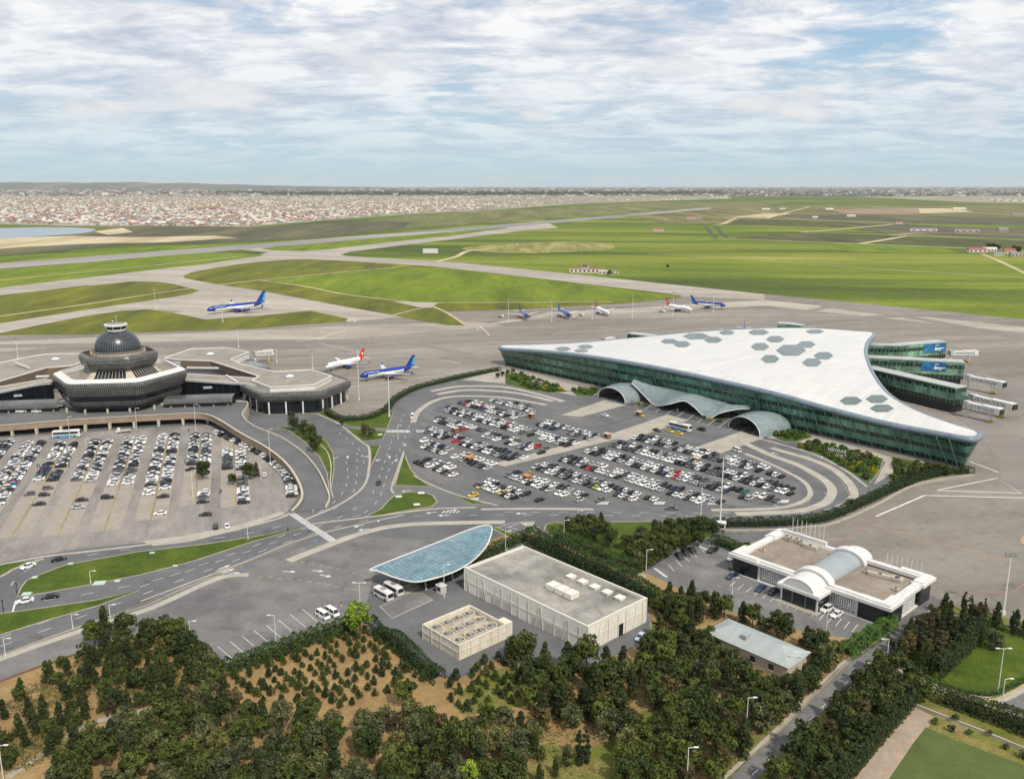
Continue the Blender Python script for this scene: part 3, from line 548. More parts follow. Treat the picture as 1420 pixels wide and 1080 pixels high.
# ================================================================ new terminal with the white swooping roof
def glass_bands(name, dark, light, bays=6.0, floors=4.5, thr=.55, rough=.12):
    """curtain wall: uv.x metres along, uv.y metres up; floor spandrels, thin mullions, uneven panes behind glass"""
    m, nt, b = new_mat(name); uv = nt.nodes.new('ShaderNodeUVMap').outputs[0]
    sp = nt.nodes.new('ShaderNodeSeparateXYZ'); nt.links.new(uv, sp.inputs[0])
    def mth(op, a, c=None):
        n = nt.nodes.new('ShaderNodeMath'); n.operation = op
        for i, q in enumerate((a, c)):
            if q is None: continue
            if isinstance(q, (int, float)): n.inputs[i].default_value = q
            else: nt.links.new(q, n.inputs[i])
        return n.outputs[0]
    fr = mth('FRACT', mth('DIVIDE', sp.outputs[1], floors)); band_ = mth('GREATER_THAN', fr, thr)
    mul = mth('LESS_THAN', mth('FRACT', mth('DIVIDE', sp.outputs[0], bays)), .14)
    cell = nt.nodes.new('ShaderNodeCombineXYZ'); nt.links.new(mth('FLOOR', mth('DIVIDE', sp.outputs[0], bays)), cell.inputs[0]); nt.links.new(mth('FLOOR', mth('MULTIPLY', mth('DIVIDE', sp.outputs[1], floors), 2)), cell.inputs[1])
    wn = nt.nodes.new('ShaderNodeTexWhiteNoise'); wn.noise_dimensions = '2D'; nt.links.new(cell.outputs[0], wn.inputs[0])
    big = _noise(nt, uv, .035, 4, .6)
    c = _mix(nt, mth('MULTIPLY', band_, _ramp(nt, big, [(.4, .25), (.6, 1.0)])), dark, light)
    c = _mix(nt, .75, c, _ramp(nt, wn.outputs[0], [(.0, (.45, .45, .45)), (1.0, (1.5, 1.5, 1.5))]), 'MULTIPLY')
    c = _mix(nt, mth('MULTIPLY', mul, .55), c, tuple(.5 * x + .06 for x in light))
    nt.links.new(c, b.inputs['Base Color']); b.inputs['Roughness'].default_value = rough; b.inputs['Specular IOR Level'].default_value = .55
    return m
m_t1glass = glass_bands('green curtain wall', (.010, .032, .026), (.125, .30, .21), 2.2, 5.2, .40)
m_pier = glass_bands('green pier glass', (.015, .035, .027), (.22, .40, .27), 2.4, 6.2, .38)
m_rib = plain('green glass fin', (.15, .27, .225), .35)
m_fascia = ground('blue grey fascia', [(.3, (.13, .175, .21)), (.7, (.20, .25, .29))], .4, fine=2, famt=.1, rough=.3, coord='obj')
m_sky = ground('skylight glass', [(.3, (.115, .15, .15)), (.7, (.165, .20, .197))], .08, fine=.7, famt=.12, rough=.3, coord='obj')
m_pierroof = ground('pier roof', [(.3, (.36, .37, .37)), (.7, (.46, .465, .46))], .1, fine=1, famt=.1, coord='obj')
U = Vector((.68, -.733, 0)).normalized(); V = Vector((.733, .68, 0)).normalized(); AU = math.atan2(U.y, U.x)
def inpoly0(x, y, poly):
    c = False
    for i in range(len(poly)):
        (x0, y0), (x1, y1) = poly[i], poly[i - 1]
        if (y0 > y) != (y1 > y) and x < (x1 - x0) * (y - y0) / (y1 - y0) + x0: c = not c
    return c
def t1():
    org = G(1010, 560); 
    L0, L1 = G(703, 507), G(1330, 647); fd = (L1 - L0).normalized(); fn = Vector((fd.y, -fd.x, 0))  # fn points towards the car park
    def on_front(px, py, off):                         # meet the bearing with the leaning facade's upright plane
        p0 = Vector((0, 0, H)); g = G(px, py) - p0; q = L0 + fn * off
        return p0 + g * ((q - p0).dot(fn) / g.dot(fn))
    rim = [on_front(*a, 4) for a in ((697, 483.5), (740, 486), (790, 490.5), (850, 499), (920, 511.5), (1000, 528.5), (1075, 546), (1150, 567), (1230, 587), (1300, 600.5))]
    rim += [G(1335, 607, 14.3), G(1356, 608, 14.2), G(1364, 603, 14), G(1355, 597, 14.2), G(1325, 588, 15.5), G(1275, 569, 18), G(1235, 545, 19.5), G(1213, 515, 20.5), G(1204, 490, 20.5), G(1207, 474, 20), G(1214, 466, 19.5), G(1212, 461.5, 20),
            G(1180, 459, 21), G(1140, 456, 22.5), G(1085, 455, 24), G(1030, 456.8, 24), G(985, 459, 23), G(930, 463.5, 20), G(870, 469.5, 17), G(800, 475.5, 14), G(740, 478, 12.5), G(705, 478.5, 12), G(691, 480, 12)]
    edge = smooth(rim, 6, True); n = len(edge)
    nrm = []
    for i in range(n):
        t = edge[(i + 2) % n] - edge[i - 2]; t.z = 0; t.normalize(); nrm.append(Vector((t.y, -t.x, 0)))
    cen = Vector((0, 0, 0))
    for p in (L0, L1, G(1210, 464, 20)): cen += p / 3
    cen = G(1060, 505, 24)
    if nrm[10].dot(edge[10] - cen) < 0: nrm = [-q for q in nrm]
    root = thing('airport_terminal', 'long green glass terminal under a white swooping three pointed roof', 'airport terminal', org)
    inn = [edge[i] - nrm[i] * 2.3 + Vector((0, 0, .35)) for i in range(n)]
    # roof skin: a triangulated sheet whose heights relax between the rims
    from mathutils.geometry import delaunay_2d_cdt
    from mathutils.bvhtree import BVHTree
    poly2 = [q.xy for q in inn]; gx = [q.x for q in poly2]; gy = [q.y for q in poly2]; ipts = []
    x = min(gx)
    while x < max(gx):
        y = min(gy)
        while y < max(gy):
            if inpoly0(x, y, poly2) and min((Vector((x, y)) - q).length for q in poly2) > 2.2: ipts.append(Vector((x, y)))
            y += 5.0
        x += 5.0
    vv, _, ff, *_r = delaunay_2d_cdt(poly2 + ipts, [(i, (i + 1) % n) for i in range(n)], [list(range(n))], 1, 1e-4)
    nb = [set() for _ in vv]
    for f in ff:
        for a_, b2 in zip(f, f[1:] + f[:1]): nb[a_].add(b2); nb[b2].add(a_)
    zz = []
    for i, q in enumerate(vv):
        j = min(range(n), key=lambda t: (poly2[t] - q).length_squared); zz.append(inn[j].z if i < n else 19.0)
    for _ in range(400):
        for i in range(n, len(vv)): zz[i] = sum(zz[j] for j in nb[i]) / len(nb[i]) + .012
    b = MB(); b.add([(q.x, q.y, z) for q, z in zip(vv, zz)], [tuple(f) for f in ff]); skin = BVHTree.FromPolygons([(q.x, q.y, z) for q, z in zip(vv, zz)], [tuple(f) for f in ff])
    b.build('roof', m_roofw, root, smooth=True, org=org)
    b = MB(); prof = [(-2.35, .25), (-2.3, .5), (-1.6, .62), (-.5, .25), (0, -.6), (-.2, -1.5), (-1.3, -2.1)]
    b.rings([[edge[i] + nrm[i] * a + Vector((0, 0, c)) for i in range(n)] for a, c in prof]); b.build('fascia', m_fascia, root, smooth=True, org=org)
    # glass wall leaning outwards
    acc = [0]
    for i in range(n): acc.append(acc[-1] + (edge[(i + 1) % n] - edge[i]).length)
    top = [edge[i] - nrm[i] * 1.2 + Vector((0, 0, -2)) for i in range(n)]
    bot = []
    for i in range(n):
        ins = 5.5; q = edge[i] - nrm[i] * ins; q.z = 0; bot.append(q)
    b = MB(); st = 8
    b.rings([[bot[i].lerp(top[i], k / st) for i in range(n)] for k in range(st + 1)], uvs=lambda k, i: (acc[i] , (top[i % n].z) * k / st)); b.build('glass_facade', m_t1glass, root, smooth=True, org=org)
    front = [i for i in range(n) if nrm[i].dot(fn) > .6]
    # leaning ribs of the front
    last = -99
    for i in front:
        a, c_ = acc[i], acc[i + 1]
        m0 = math.ceil(a / 6.4) * 6.4
        while m0 < c_:
            if (edge[i] - L0).dot(fd) < 9: break
            t = (m0 - a) / (c_ - a); j = (i + 1) % n
            p = bot[i].lerp(bot[j], t) - fd * 2.2; q = top[i].lerp(top[j], t) + fd * 0 - fd * 5.2
            e = MB(); e.tube(p + nrm[i] * .15, q + nrm[i] * .3, .26, n=4); e.build('facade_rib', m_rib, root, org=org); m0 += 6.4
    # big eye of trusses behind the entrance: curved tube on the glass
    def fac(s, h, off=.35):
        px = 0; i = min(front, key=lambda q: abs((edge[q] - L0).dot(fd) - s)); return (bot[i].lerp(top[i], h) + nrm[i] * off) + fd * (s - (edge[i] - L0).dot(fd)) if False else bot[i].lerp(top[i], h) + nrm[i] * off
    s0 = (on_front(892, 520, 3) - L0).dot(fd); s1 = (on_front(1056, 545, 3) - L0).dot(fd)
    eye = []
    for k in range(41):
        a = 2 * math.pi * k / 40; s = (s0 + s1) / 2 + (s1 - s0) / 2 * math.cos(a); eye.append(fac(s, .52 + .33 * math.sin(a) * (1 if True else 0)))
    e = MB()
    for p, q in zip(eye, eye[1:]):
        if (p - q).length > .05: e.tube(p, q, .18, n=4)
    for k in range(9):
        s = s0 + (s1 - s0) * (k + .5) / 9; e.tube(fac(s, .3), fac(s + (12 if k % 2 else -12), .8), .12, n=4)
    e.build('entrance_truss', m_rib, root, org=org)
    # hexagon skylights
    hexes = [(1097, 486, 23, 8.5), (1068, 498, 14, 6), (1126, 503, 15, 6.2), (1142, 493.5, 15, 5.6), (1054, 481, 14, 5.6), (1075, 470.5, 14, 4.8), (1118, 478, 14, 5), (1052, 461, 16, 4), (965, 466.5, 20, 4.6), (989, 471.5, 14, 4.6), (946, 477.5, 13, 4.4), (928, 473.5, 13, 3.6), (1008, 461.5, 12, 3.3), (945, 464.5, 11, 3),
             (781, 484, 12, 3), (806, 486.6, 11, 2.6), (812, 481, 12, 2.8), (1180, 556, 17, 6), (1216, 553.5, 17, 6), (1223, 566.5, 18, 5.6), (1130, 460, 14, 3), (1165, 460.5, 13, 3.4)]
    def hit(px, py):
        p0 = Vector((0, 0, H)); d_ = (G(px, py) - p0).normalized(); q = skin.ray_cast(p0, d_)[0]; return q
    for hx, hy, w_, h_ in hexes:
        c_ = hit(hx, hy); up = [hit(hx + w_ * .9 * math.cos(R(60 * k)), hy + h_ * .98 * math.sin(R(60 * k))) for k in range(6)]
        if c_ is None or None in up: continue
        cc = c_ + Vector((0, 0, .32)); up = [q + Vector((0, 0, .3)) for q in up]; e = MB()
        for k in range(6): e.poly([cc, up[k], up[(k + 1) % 6]]); q, s_ = up[k], up[(k + 1) % 6]; e.poly([q, q - Vector((0, 0, .6)), s_ - Vector((0, 0, .6)), s_])
        e.build('skylight', m_sky, root, org=org)
    # entrance canopies
    m_can = ground('canopy tiles', [(.3, (.16, .205, .215)), (.7, (.235, .28, .285))], .3, fine=1.3, famt=.14, rough=.22, coord='obj')
    def dome(pl, pr, depth, hh):                       # egg shaped shell cut open in front by a low arch
        a, c_ = G(*pl), G(*pr); w_ = (c_ - a).length / 2; cut = .5; A_ = w_ / math.sqrt(1 - cut * cut); back = (a + c_) / 2 - fn * depth * cut; e = MB(); ax = (c_ - a).normalized(); az = Vector((-ax.y, ax.x, 0)); az = az if az.dot(fn) > 0 else -az
        def S(u, v): return back + ax * (A_ * math.cos(u) * math.cos(v)) + az * (depth * math.sin(u) * math.cos(v)) + Vector((0, 0, hh * math.sin(v)))
        rs = []; N_ = 22
        for k in range(N_ + 1):                        # slices square to the axis of the opening, from the arch to the back
            f = cut - (cut + .995) * k / N_; r = math.sqrt(1 - f * f); rs.append([back + az * depth * f + ax * (A_ * r * -math.cos(t)) + Vector((0, 0, hh * r * math.sin(t) ** .9)) for t in [math.pi * q / 20 for q in range(21)]])
        e.rings(rs, closed=False); sh = e.build('entrance_canopy', m_can, root, smooth=True, org=org); e = MB()
        for p, q in zip(rs[0], rs[0][1:]): e.tube(p, q, .2, n=5)
        e.build('canopy_rim', m_wht, sh, org=org)
    dome((829, 551), (867, 560), 17, 8.2); dome((1014, 594), (1058, 608), 19, 8.6)
    # middle canopy: a saddle touching down twice, its two wings lifted
    ed = [G(876, 531, 9.5), G(893, 548, 4), G(908, 562, .4), G(925, 561, 4), G(948, 556, 6.4), G(962, 564, 4.4), G(981, 580, .4), G(998, 573, 3.5), G(1020, 568, 5.4), G(1041, 566.5, 6.3)]
    ed = smooth(ed, 5); rs = []
    bk = [fac((p - L0).dot(fd), .5, .2) for p in ed]
    bk = [ed[i] - fn * ((ed[i] - L0).dot(fn) - 1.0) * (.35 + .65 * math.sin(math.pi * i / (len(ed) - 1)) ** .5) for i in range(len(ed))]
    for j in range(9):
        t = j / 8; rs.append([Vector((p.x + (q.x - p.x) * t, p.y + (q.y - p.y) * t, p.z * (1 - t) ** 1.0 + (6.5 + 3 * (1 - i / 50)) * t * (2 - t) / 1.0 * .9 + (1 - t) * 0)) for i, (p, q) in enumerate(zip(ed, bk))])
    e = MB(); e.rings(rs, closed=False); sh = e.build('entrance_canopy', m_can, root, smooth=True, org=org)
    e = MB()
    for p, q in zip(ed, ed[1:]): e.tube(p, q, .24, n=5)
    o_ = e.build('canopy_rim', m_wht, sh, org=org)
    # piers to the aircraft stands
    def pier(pts, zt, gb, wid, bill=None, roofw=None):
        """pts: roof edge bearings nearest the camera; glass hangs over a dark base"""
        near = [G(p[0], p[1], zt) for p in pts]; far = []
        for i, p in enumerate(near):
            t = (near[min(i + 1, len(near) - 1)] - near[max(i - 1, 0)]); t.z = 0; t.normalize(); nn = Vector((-t.y, t.x, 0)); nn = nn if nn.y > 0 else -nn; far.append(p + nn * wid)
        loop = near + far[::-1]; e = MB(); acc_ = [0]
        for p, q in zip(loop, loop[1:] + loop[:1]): acc_.append(acc_[-1] + (q - p).length)
        zs = lambda z: [Vector((p.x, p.y, z)) for p in loop]
        e.rings([zs(gb), zs((gb + zt) / 2), zs(zt)], uvs=lambda k, i: (acc_[i], (zt - gb) * k / 2)); pr = e.build('pier', m_pier, root, org=org)
        e = MB(); inn_ = []
        c_ = sum(loop, Vector()) / len(loop)
        e.prism([(p.x, p.y) for p in loop], zt + .01, zt + .5, 0, 0, True); e.build('pier_roof', m_pierroof, pr, org=org)
        e = MB(); sm_ = [p.lerp(c_, .04) for p in loop]; e.prism([(p.x, p.y) for p in sm_], 0, gb, 0); e.build('pier_base', plain('pier base', (.012, .014, .018), .4), pr, org=org)
        for i, (p, q) in enumerate(zip(near, near[1:])):      # V braces along the wall
            L_ = (q - p).length; t = (q - p).normalized(); nn = Vector((-t.y, t.x, 0)); nn = -nn if nn.y > 0 else nn; e = MB()
            for k in range(int(L_ / 5)):
                s = p + t * (5 * k + 2.5); e.tube(s + nn * .1 + Vector((0, 0, -1.2)), s + t * 1.6 + nn * .1 + Vector((0, 0, -4.6)), .1, n=4); e.tube(s + nn * .1 + Vector((0, 0, -1.2)), s - t * 1.6 + nn * .1 + Vector((0, 0, -4.6)), .1, n=4)
            e.build('pier_bracing', m_rib, pr, org=org)
        if bill:
            a, c2, z0, z1 = bill; p, q = near[-2], near[-1]; t = (q - p).normalized(); nn = Vector((-t.y, t.x, 0)); nn = -nn if nn.y > 0 else nn
            p1, q1 = p.lerp(q, a) + nn * .25, p.lerp(q, c2) + nn * .25
            e = MB(); e.poly([(p1.x, p1.y, z0), (q1.x, q1.y, z0), (q1.x, q1.y, z1), (p1.x, p1.y, z1)])
            e.poly([(p1.x - nn.x * .2, p1.y - nn.y * .2, z1), (q1.x - nn.x * .2, q1.y - nn.y * .2, z1), (q1.x, q1.y, z1), (p1.x, p1.y, z1)])
            bl = e.build('billboard', m_bill, pr, org=org)
            p2, q2 = p1.lerp(q1, .5) + nn * .06, p1.lerp(q1, .97) + nn * .06; h_ = z1 - z0; e = MB(); Z = lambda s, f: (p2.lerp(q2, s).x, p2.lerp(q2, s).y, z0 + h_ * f)
            e.poly([Z(.0, .28), Z(.12, .2), Z(.8, .34), Z(1, .42), (Z(1, .46)), Z(.75, .47), Z(.2, .5), Z(.08, .62)]); e.poly([Z(.35, .36), Z(.55, .1), Z(.62, .12), Z(.55, .4)]); e.poly([Z(.05, .72), Z(.4, .78), Z(.4, .86), Z(.05, .8)])
            e.build('billboard_picture', m_wht, bl, org=org)
        return pr
    m_bill = ground('blue billboard', [(.3, (.01, .08, .22)), (.7, (.05, .22, .42))], .12, fine=.6, famt=.2, coord='obj', rough=.4)
    pier([(1186, 479), (1246, 480), (1313, 474.5)], 13, 2.6, 8, (.52, .97, 7, 12.6))
    pier([(1190, 496), (1262, 499.5), (1338, 503.5)], 13, 3.0, 8.5, (.22, .68, 7.2, 12.6))
    pier([(1196, 510), (1262, 525), (1325, 539)], 13, 4.2, 9)
    pier([(912, 468), (890, 465.5), (870, 463)], 12, 3, 8, (.1, .8, 5, 10)); pier([(1110, 452), (1092, 450), (1078, 449)], 14, 3, 8)
    e = MB(); a, c_ = G(1325, 549, 9), G(1344, 553, 8.5); e.tube(a, c_, 1.9, n=4); e.build('pier_link', m_pier, root, org=org)
    return root
t1()
# ================================================================ old terminal: stacked hexagons, dome and control cab, raised road
def screen_mat(name, dark, light, bx=1.1, by=.75, thr=.5):
    m, nt, b = new_mat(name); uv = nt.nodes.new('ShaderNodeUVMap').outputs[0]
    br = nt.nodes.new('ShaderNodeTexBrick'); nt.links.new(uv, br.inputs[0]); br.inputs['Scale'].default_value = 1
    br.inputs['Brick Width'].default_value = bx; br.inputs['Row Height'].default_value = by; br.inputs['Mortar Size'].default_value = .09
    br.inputs['Color1'].default_value = (*dark, 1); br.inputs['Color2'].default_value = (*[2.6 * x for x in dark], 1); br.inputs['Mortar'].default_value = (*light, 1)
    br.inputs['Bias'].default_value = -.1; br.offset = 0
    c = _mix(nt, .4, br.outputs[0], _ramp(nt, _noise(nt, uv, .16, 3, .6, (.6, 2.5, 1)), [(.35, .45), (.65, 1.5)]), 'MULTIPLY')
    nt.links.new(c, b.inputs['Base Color']); b.inputs['Roughness'].default_value = .32; b.inputs['Metallic'].default_value = .25; return m
m_scr = screen_mat('dark lattice screen', (.028, .028, .028), (.25, .245, .23), .85, 1.25)
m_dome = screen_mat('dome lattice', (.012, .014, .018), (.16, .17, .185), 1.2, 1.2)
m_t2roof = ground('flat roof felt', [(.3, (.23, .205, .175)), (.7, (.32, .288, .25))], .1, fine=.6, famt=.12, coord='obj')
m_t2brown = ground('brown cladding', [(.3, (.13, .095, .065)), (.7, (.19, .145, .10))], .3, fine=2, famt=.12, coord='obj')
m_beige = ground('beige concrete', [(.3, (.40, .355, .28)), (.7, (.52, .47, .385))], .3, fine=2, famt=.1, coord='obj')
m_redroof = plain('oxide red deck', (.10, .03, .025), .8)
def hexa(cx, cy, r, rd=.12, sx=1.0, n=4):
    out = []
    for k in range(6):
        a = [R(60 * (k + q)) for q in (-1, 0, 1)]; p = [Vector((cx + sx * r * math.cos(t), cy + r * math.sin(t), 0)) for t in a]
        s, e = p[1].lerp(p[0], rd), p[1].lerp(p[2], rd)
        for j in range(n + 1): t = j / n; out.append(s.lerp(p[1], t).lerp(p[1].lerp(e, t), t))
    return out
def hexrings(b, cx, cy, prof, mi=0, rd=.12, sx=1.0, **k):
    base = hexa(0, 0, 1, rd, sx); acc = [0]
    for p, q in zip(base, base[1:] + base[:1]): acc.append(acc[-1] + (q - p).length * 30)
    L = [0]
    for (r0, z0), (r1, z1) in zip(prof, prof[1:]): L.append(L[-1] + math.hypot(r1 - r0, z1 - z0))
    b.rings([[Vector((cx + p.x * r, cy + p.y * r, z)) for p in base] for r, z in prof], mi, uvs=lambda kk, i: (acc[i], L[kk]), **k)
def hexcap(b, cx, cy, r, z, mi=0, rd=.12, sx=1.0): b.poly([Vector((cx + p.x * r, cy + p.y * r, z)) for p in hexa(0, 0, 1, rd, sx)], mi)
def t2():
    A = R(8); c = Vector((-223.82, 489.04, 0)); E2 = Vector((math.cos(A), math.sin(A), 0)); N2 = Vector((-math.sin(A), math.cos(A), 0))
    org = c + E2 * 15 + N2 * -41
    root = thing('airport_terminal', 'old terminal of stacked dark hexagonal decks with a dome and control cab', 'airport terminal', org, A)
    cx, cy = 0, 0
    def part(fn, name, mats, par=root, sm=False): b = MB(); fn(b); return b.build(name, mats, par, smooth=sm)
    part(lambda b: hexrings(b, 0, 0, [(21, 0), (21, 7.2)]), 'ground_floor', m_dglass)
    t1_ = part(lambda b: hexrings(b, 0, 0, [(25, 6.7), (29.4, 6.9), (31, 9.6), (32.4, 13.4), (33.9, 17.4), (34.3, 19.0), (34, 20.2), (33.4, 20.7)]), 'lower_screen', m_scr, root)
    part(lambda b: hexrings(b, 0, 0, [(31.75, 11.3), (32.1, 12.1), (32.75, 13.9), (32.8, 14.1)]), 'window_band', m_dglass, t1_)
    part(lambda b: hexrings(b, 0, 0, [(30.0, 7.3), (30.65, 8.5)]), 'window_band', m_dglass, t1_)
    def wall(b):
        hexrings(b, 0, 0, [(33.4, 20.7), (29.6, 22.0), (29.3, 22.0), (29.2, 19.8)])
    part(wall, 'parapet_slope', m_wht); part(lambda b: hexcap(b, 0, 0, 29.25, 19.85), 'terrace', m_t2roof)
    b = MB(); b.box((0, 0, .35), (.5, .5, .7)); post = b.mesh('rim_post', m_blk)
    for k in range(3):                                                  # slim posts of the far rim
        a0, a1 = R(60 * k), R(60 * k + 60)
        for j in range(1, 12):
            p = Vector((33.2 * math.cos(a0), 33.2 * math.sin(a0), 20.6)).lerp(Vector((33.2 * math.cos(a1), 33.2 * math.sin(a1), 20.6)), j / 12); inst(post, 'rim_post', root, p)
    for k in range(6):                                                  # canted windows below the upper deck
        a0, a1 = R(60 * k), R(60 * k + 60); b = MB(); q = lambda r, a, z: Vector((r * math.cos(a), r * math.sin(a), z))
        b.poly([q(20, a0 + .12, 19.9), q(20, a1 - .12, 19.9), q(16.2, a1 - .08, 23.8), q(16.2, a0 + .08, 23.8)]); wn = b.build('window', m_dglass, root); b = MB()
        for j in range(10): t = j / 9; b.tube(q(20, a0 + .12, 19.95).lerp(q(20, a1 - .12, 19.95), t), q(16.2, a0 + .08, 23.85).lerp(q(16.2, a1 - .08, 23.85), t), .12, n=4)
        b.build('mullions', m_beige, wn)
        b = MB(); b.poly([q(20, a1 - .12, 19.9), q(20.5, a1, 19.9), q(20, a1 + .12, 19.9), q(16.2, a1 + .08, 23.8), q(16.2, a1 - .08, 23.8)]); b.build('pier_cladding', m_beige, root)
    part(lambda b: hexrings(b, 0, 0, [(15.8, 23.4), (17.5, 23.5), (19.3, 25.6), (20.2, 28), (20, 30), (19.2, 31.1), (18.2, 31.3), (18, 29.7)], rd=.16), 'upper_screen', m_scr)
    part(lambda b: hexcap(b, 0, 0, 18.1, 29.7, rd=.16), 'upper_terrace', m_redroof)
    part(lambda b: b.lathe((0, 0, 0), [(12.8, 30.8), (13.3, 30.8), (13.3, 31.4), (12.8, 31.4)], 12), 'walkway_ring', m_beige)
    b = MB()
    for k in range(36): a = R(10 * k); b.tube((13.1 * math.cos(a), 13.1 * math.sin(a), 29.8), (13.1 * math.cos(a), 13.1 * math.sin(a), 32.5), .1, n=4)
    b.lathe((0, 0, 0), [(13, 32.4), (13.2, 32.4), (13.2, 32.6), (13, 32.6)], 24); b.build('railing', m_beige, root)
    part(lambda b: b.lathe((0, 0, 0), [(10.6, 29.8), (10.6, 33)], 32), 'dome_drum', m_t2roof)
    pr = [(11.0 * math.cos(t), 33 + 10.2 * math.sin(t)) for t in [R(a) for a in (-6, 4, 14, 24, 34, 44, 54, 63)]]
    part(lambda b: b.lathe((0, 0, 0), pr, 40, uvs=lambda k, i: (i * 1.7, k * 1.9)), 'dome', m_dome, sm=True)
    cab = part(lambda b: b.lathe((0, 0, 0), [(4.6, 42), (4.8, 43)], 8, cap0=True), 'control_cab', m_wht)
    part(lambda b: b.lathe((0, 0, 0), [(4.6, 43), (5.3, 44.7)], 8), 'cab_glass', m_dglass, cab)
    part(lambda b: b.lathe((0, 0, 0), [(5.3, 44.6), (5.8, 44.6), (5.8, 45.5), (4.8, 45.6)], 8), 'cab_roof_rim', m_wht, cab)
    part(lambda b: b.poly([(4.9 * math.cos(R(45 * k)), 4.9 * math.sin(R(45 * k)), 45.5) for k in range(8)]), 'cab_roof', m_t2roof, cab)
    b = MB()
    for k in range(8): a = R(45 * k); b.tube((4.65 * math.cos(a), 4.65 * math.sin(a), 43), (5.35 * math.cos(a), 5.35 * math.sin(a), 44.7), .16, n=4)
    b.build('cab_frame', m_wht, cab)
    part(lambda b: (b.tube((.6, 0, 45.5), (.6, 0, 50), .09), b.tube((-1.2, 0, 45.5), (-1.2, 0, 47), .07), b.tube((-1.6, 0, 47), (-.8, 0, 47), .2)), 'antenna', m_pole, cab)
    for x in (-30, -20.5, -10.5, 0, 10.5, 21, 30):
        b = MB(); y = -26.6 if abs(x) < 16 else (-22 if abs(x) < 25 else -15); b.box((x, y, 5.9), (.9, .9, 2.6)); b.build('column', m_beige, root)
    for sx in (1, -1):                                                   # wings, mirrored
        X = lambda x: sx * x
        def hx(b, x, y, r, prof, **k): hexrings(b, X(x), y, [(r * 1.0 + a, z) for a, z in prof], **k)
        # front hall
        h_ = part(lambda b: hx(b, 88, 4, 30, [(-4, 6.2), (-1.5, 6.4), (0, 8), (.4, 9.6), (0, 11), (-1, 11.7), (-1.6, 11.7), (-1.8, 11.0)]), 'hall_screen', m_scr)
        part(lambda b: hexcap(b, X(88), 4, 28.4, 11.05), 'hall_terrace', m_t2roof, h_)
        part(lambda b: hx(b, 88, 4, 27, [(0, 0), (0, 6.4)]), 'hall_glass', m_dglass, h_)
        for k in range(3, 8):
            for t in (0.1, .4, .7): 
                a0, a1 = R(60 * k), R(60 * k + 60); p = Vector((math.cos(a0), math.sin(a0), 0)).lerp(Vector((math.cos(a1), math.sin(a1), 0)), t) * 28.4; b = MB(); b.box((X(88) + p.x, 4 + p.y, 3.3), (.7, .7, 6.4)); b.build('hall_column', m_wht, h_)
        if sx > 0: part(lambda b: (hx(b, 38, 57, 31, [(-2, 3), (0, 6), (.4, 8), (-.4, 9.6), (-1.4, 9.8)]), hexcap(b, 38, 57, 29.8, 9.7)), 'gate_screen', m_scr)
        def gal(b):                                                       # screened gallery along the raised road
            pr = [(-17.5, 6.0), (-19.5, 6.3), (-20.2, 7.2), (-19.9, 8.3), (-18.8, 9.2), (-17, 9.5), (-11, 9.6)]; xs = [25 + k * 5.6 for k in range(7)]
            rs = [[(X(x), p, z) for p, z in pr] for x in xs]; rs = rs if sx > 0 else rs[::-1]
            b.rings(rs, closed=False, uvs=lambda k, i: (k * 5.6, i * 1.6))
        g_ = part(gal, 'gallery_screen', m_scr)
        part(lambda b: b.box((X(42), -12, 4.0), (34, 3, 4.4)), 'gallery_wall', m_dglass, g_)
        for k in range(5): part(lambda b: b.box((X(28 + k * 7), -18.4, 5.5), (.7, .7, 1.6)), 'column', m_beige, g_)
    # roofs of the wings
    ca, sa = math.cos(A), math.sin(A)
    def Lc(px, py, z): q = G(px, py, z) - org; return Vector((q.x * ca + q.y * sa, -q.x * sa + q.y * ca, z))
    def wing(outline, z0, z1, brown, slab, glass, zs, beam, stars):
        lp = [Lc(*p, z1) for p in outline]; par = []
        b = MB(); b.prism([(p.x, p.y) for p in lp], z0, z1, 0, 1); rf = b.build('wing_roof', [m_wht, m_t2roof], root)
        b = MB(); lp2 = [p + Vector((0, 0, -.05)) for p in lp] + [lp[0] + Vector((0, 0, -.05))]; b.path(lp2, .9, .5); b.build('roof_edge', m_wht, rf)
        b = MB()
        for (p, q) in zip(brown, brown[1:]):
            u, v_ = Lc(*p, z1), Lc(*q, z1); n_ = Vector(((v_ - u).y, -(v_ - u).x, 0)).normalized() * .12; n_ = n_ if n_.y < 0 else -n_; u, v_ = u + n_, v_ + n_; b.poly([(u.x, u.y, 5), (v_.x, v_.y, 5), (v_.x, v_.y, z1 - .5), (u.x, u.y, z1 - .5)])
        b.build('court_wall', m_t2brown, rf)
        sl = [Lc(px, py, z) for px, py, z in slab]; b = MB(); b.poly(sl, 1); lo = [p - Vector((0, 0, .9)) for p in sl]; b.poly(lo[::-1], 0)
        for i_ in range(len(sl)): j_ = (i_ + 1) % len(sl); b.poly([lo[i_], lo[j_], sl[j_], sl[i_]], 0)
        sb = b.build('hall_roof', [m_wht, m_t2roof], root); b = MB(); b.path([p - Vector((0, 0, .1)) for p in sl + sl[:1]], .7, .35); b.build('roof_edge', m_wht, sb)
        g0, g1 = [Lc(*p) for p in glass]; d_ = (g1 - g0).normalized(); n_ = Vector((-d_.y, d_.x, 0)); n_ = n_ if n_.y > 0 else -n_; b = MB(); b.prism([(q.x, q.y) for q in (g0, g1, g1 + n_ * 14, g0 + n_ * 14)], 3.5, zs - 1.0, 0, 0); gw = b.build('glass_hall', m_dglass, root)
        for t in range(1, 9): q = g0.lerp(g1, t / 9) - n_ * .1; b = MB(); b.box((q.x, q.y, (zs + 3.5) / 2 - .5), (.18, .18, zs - 4.8)); b.build('mullion', m_blk, gw)
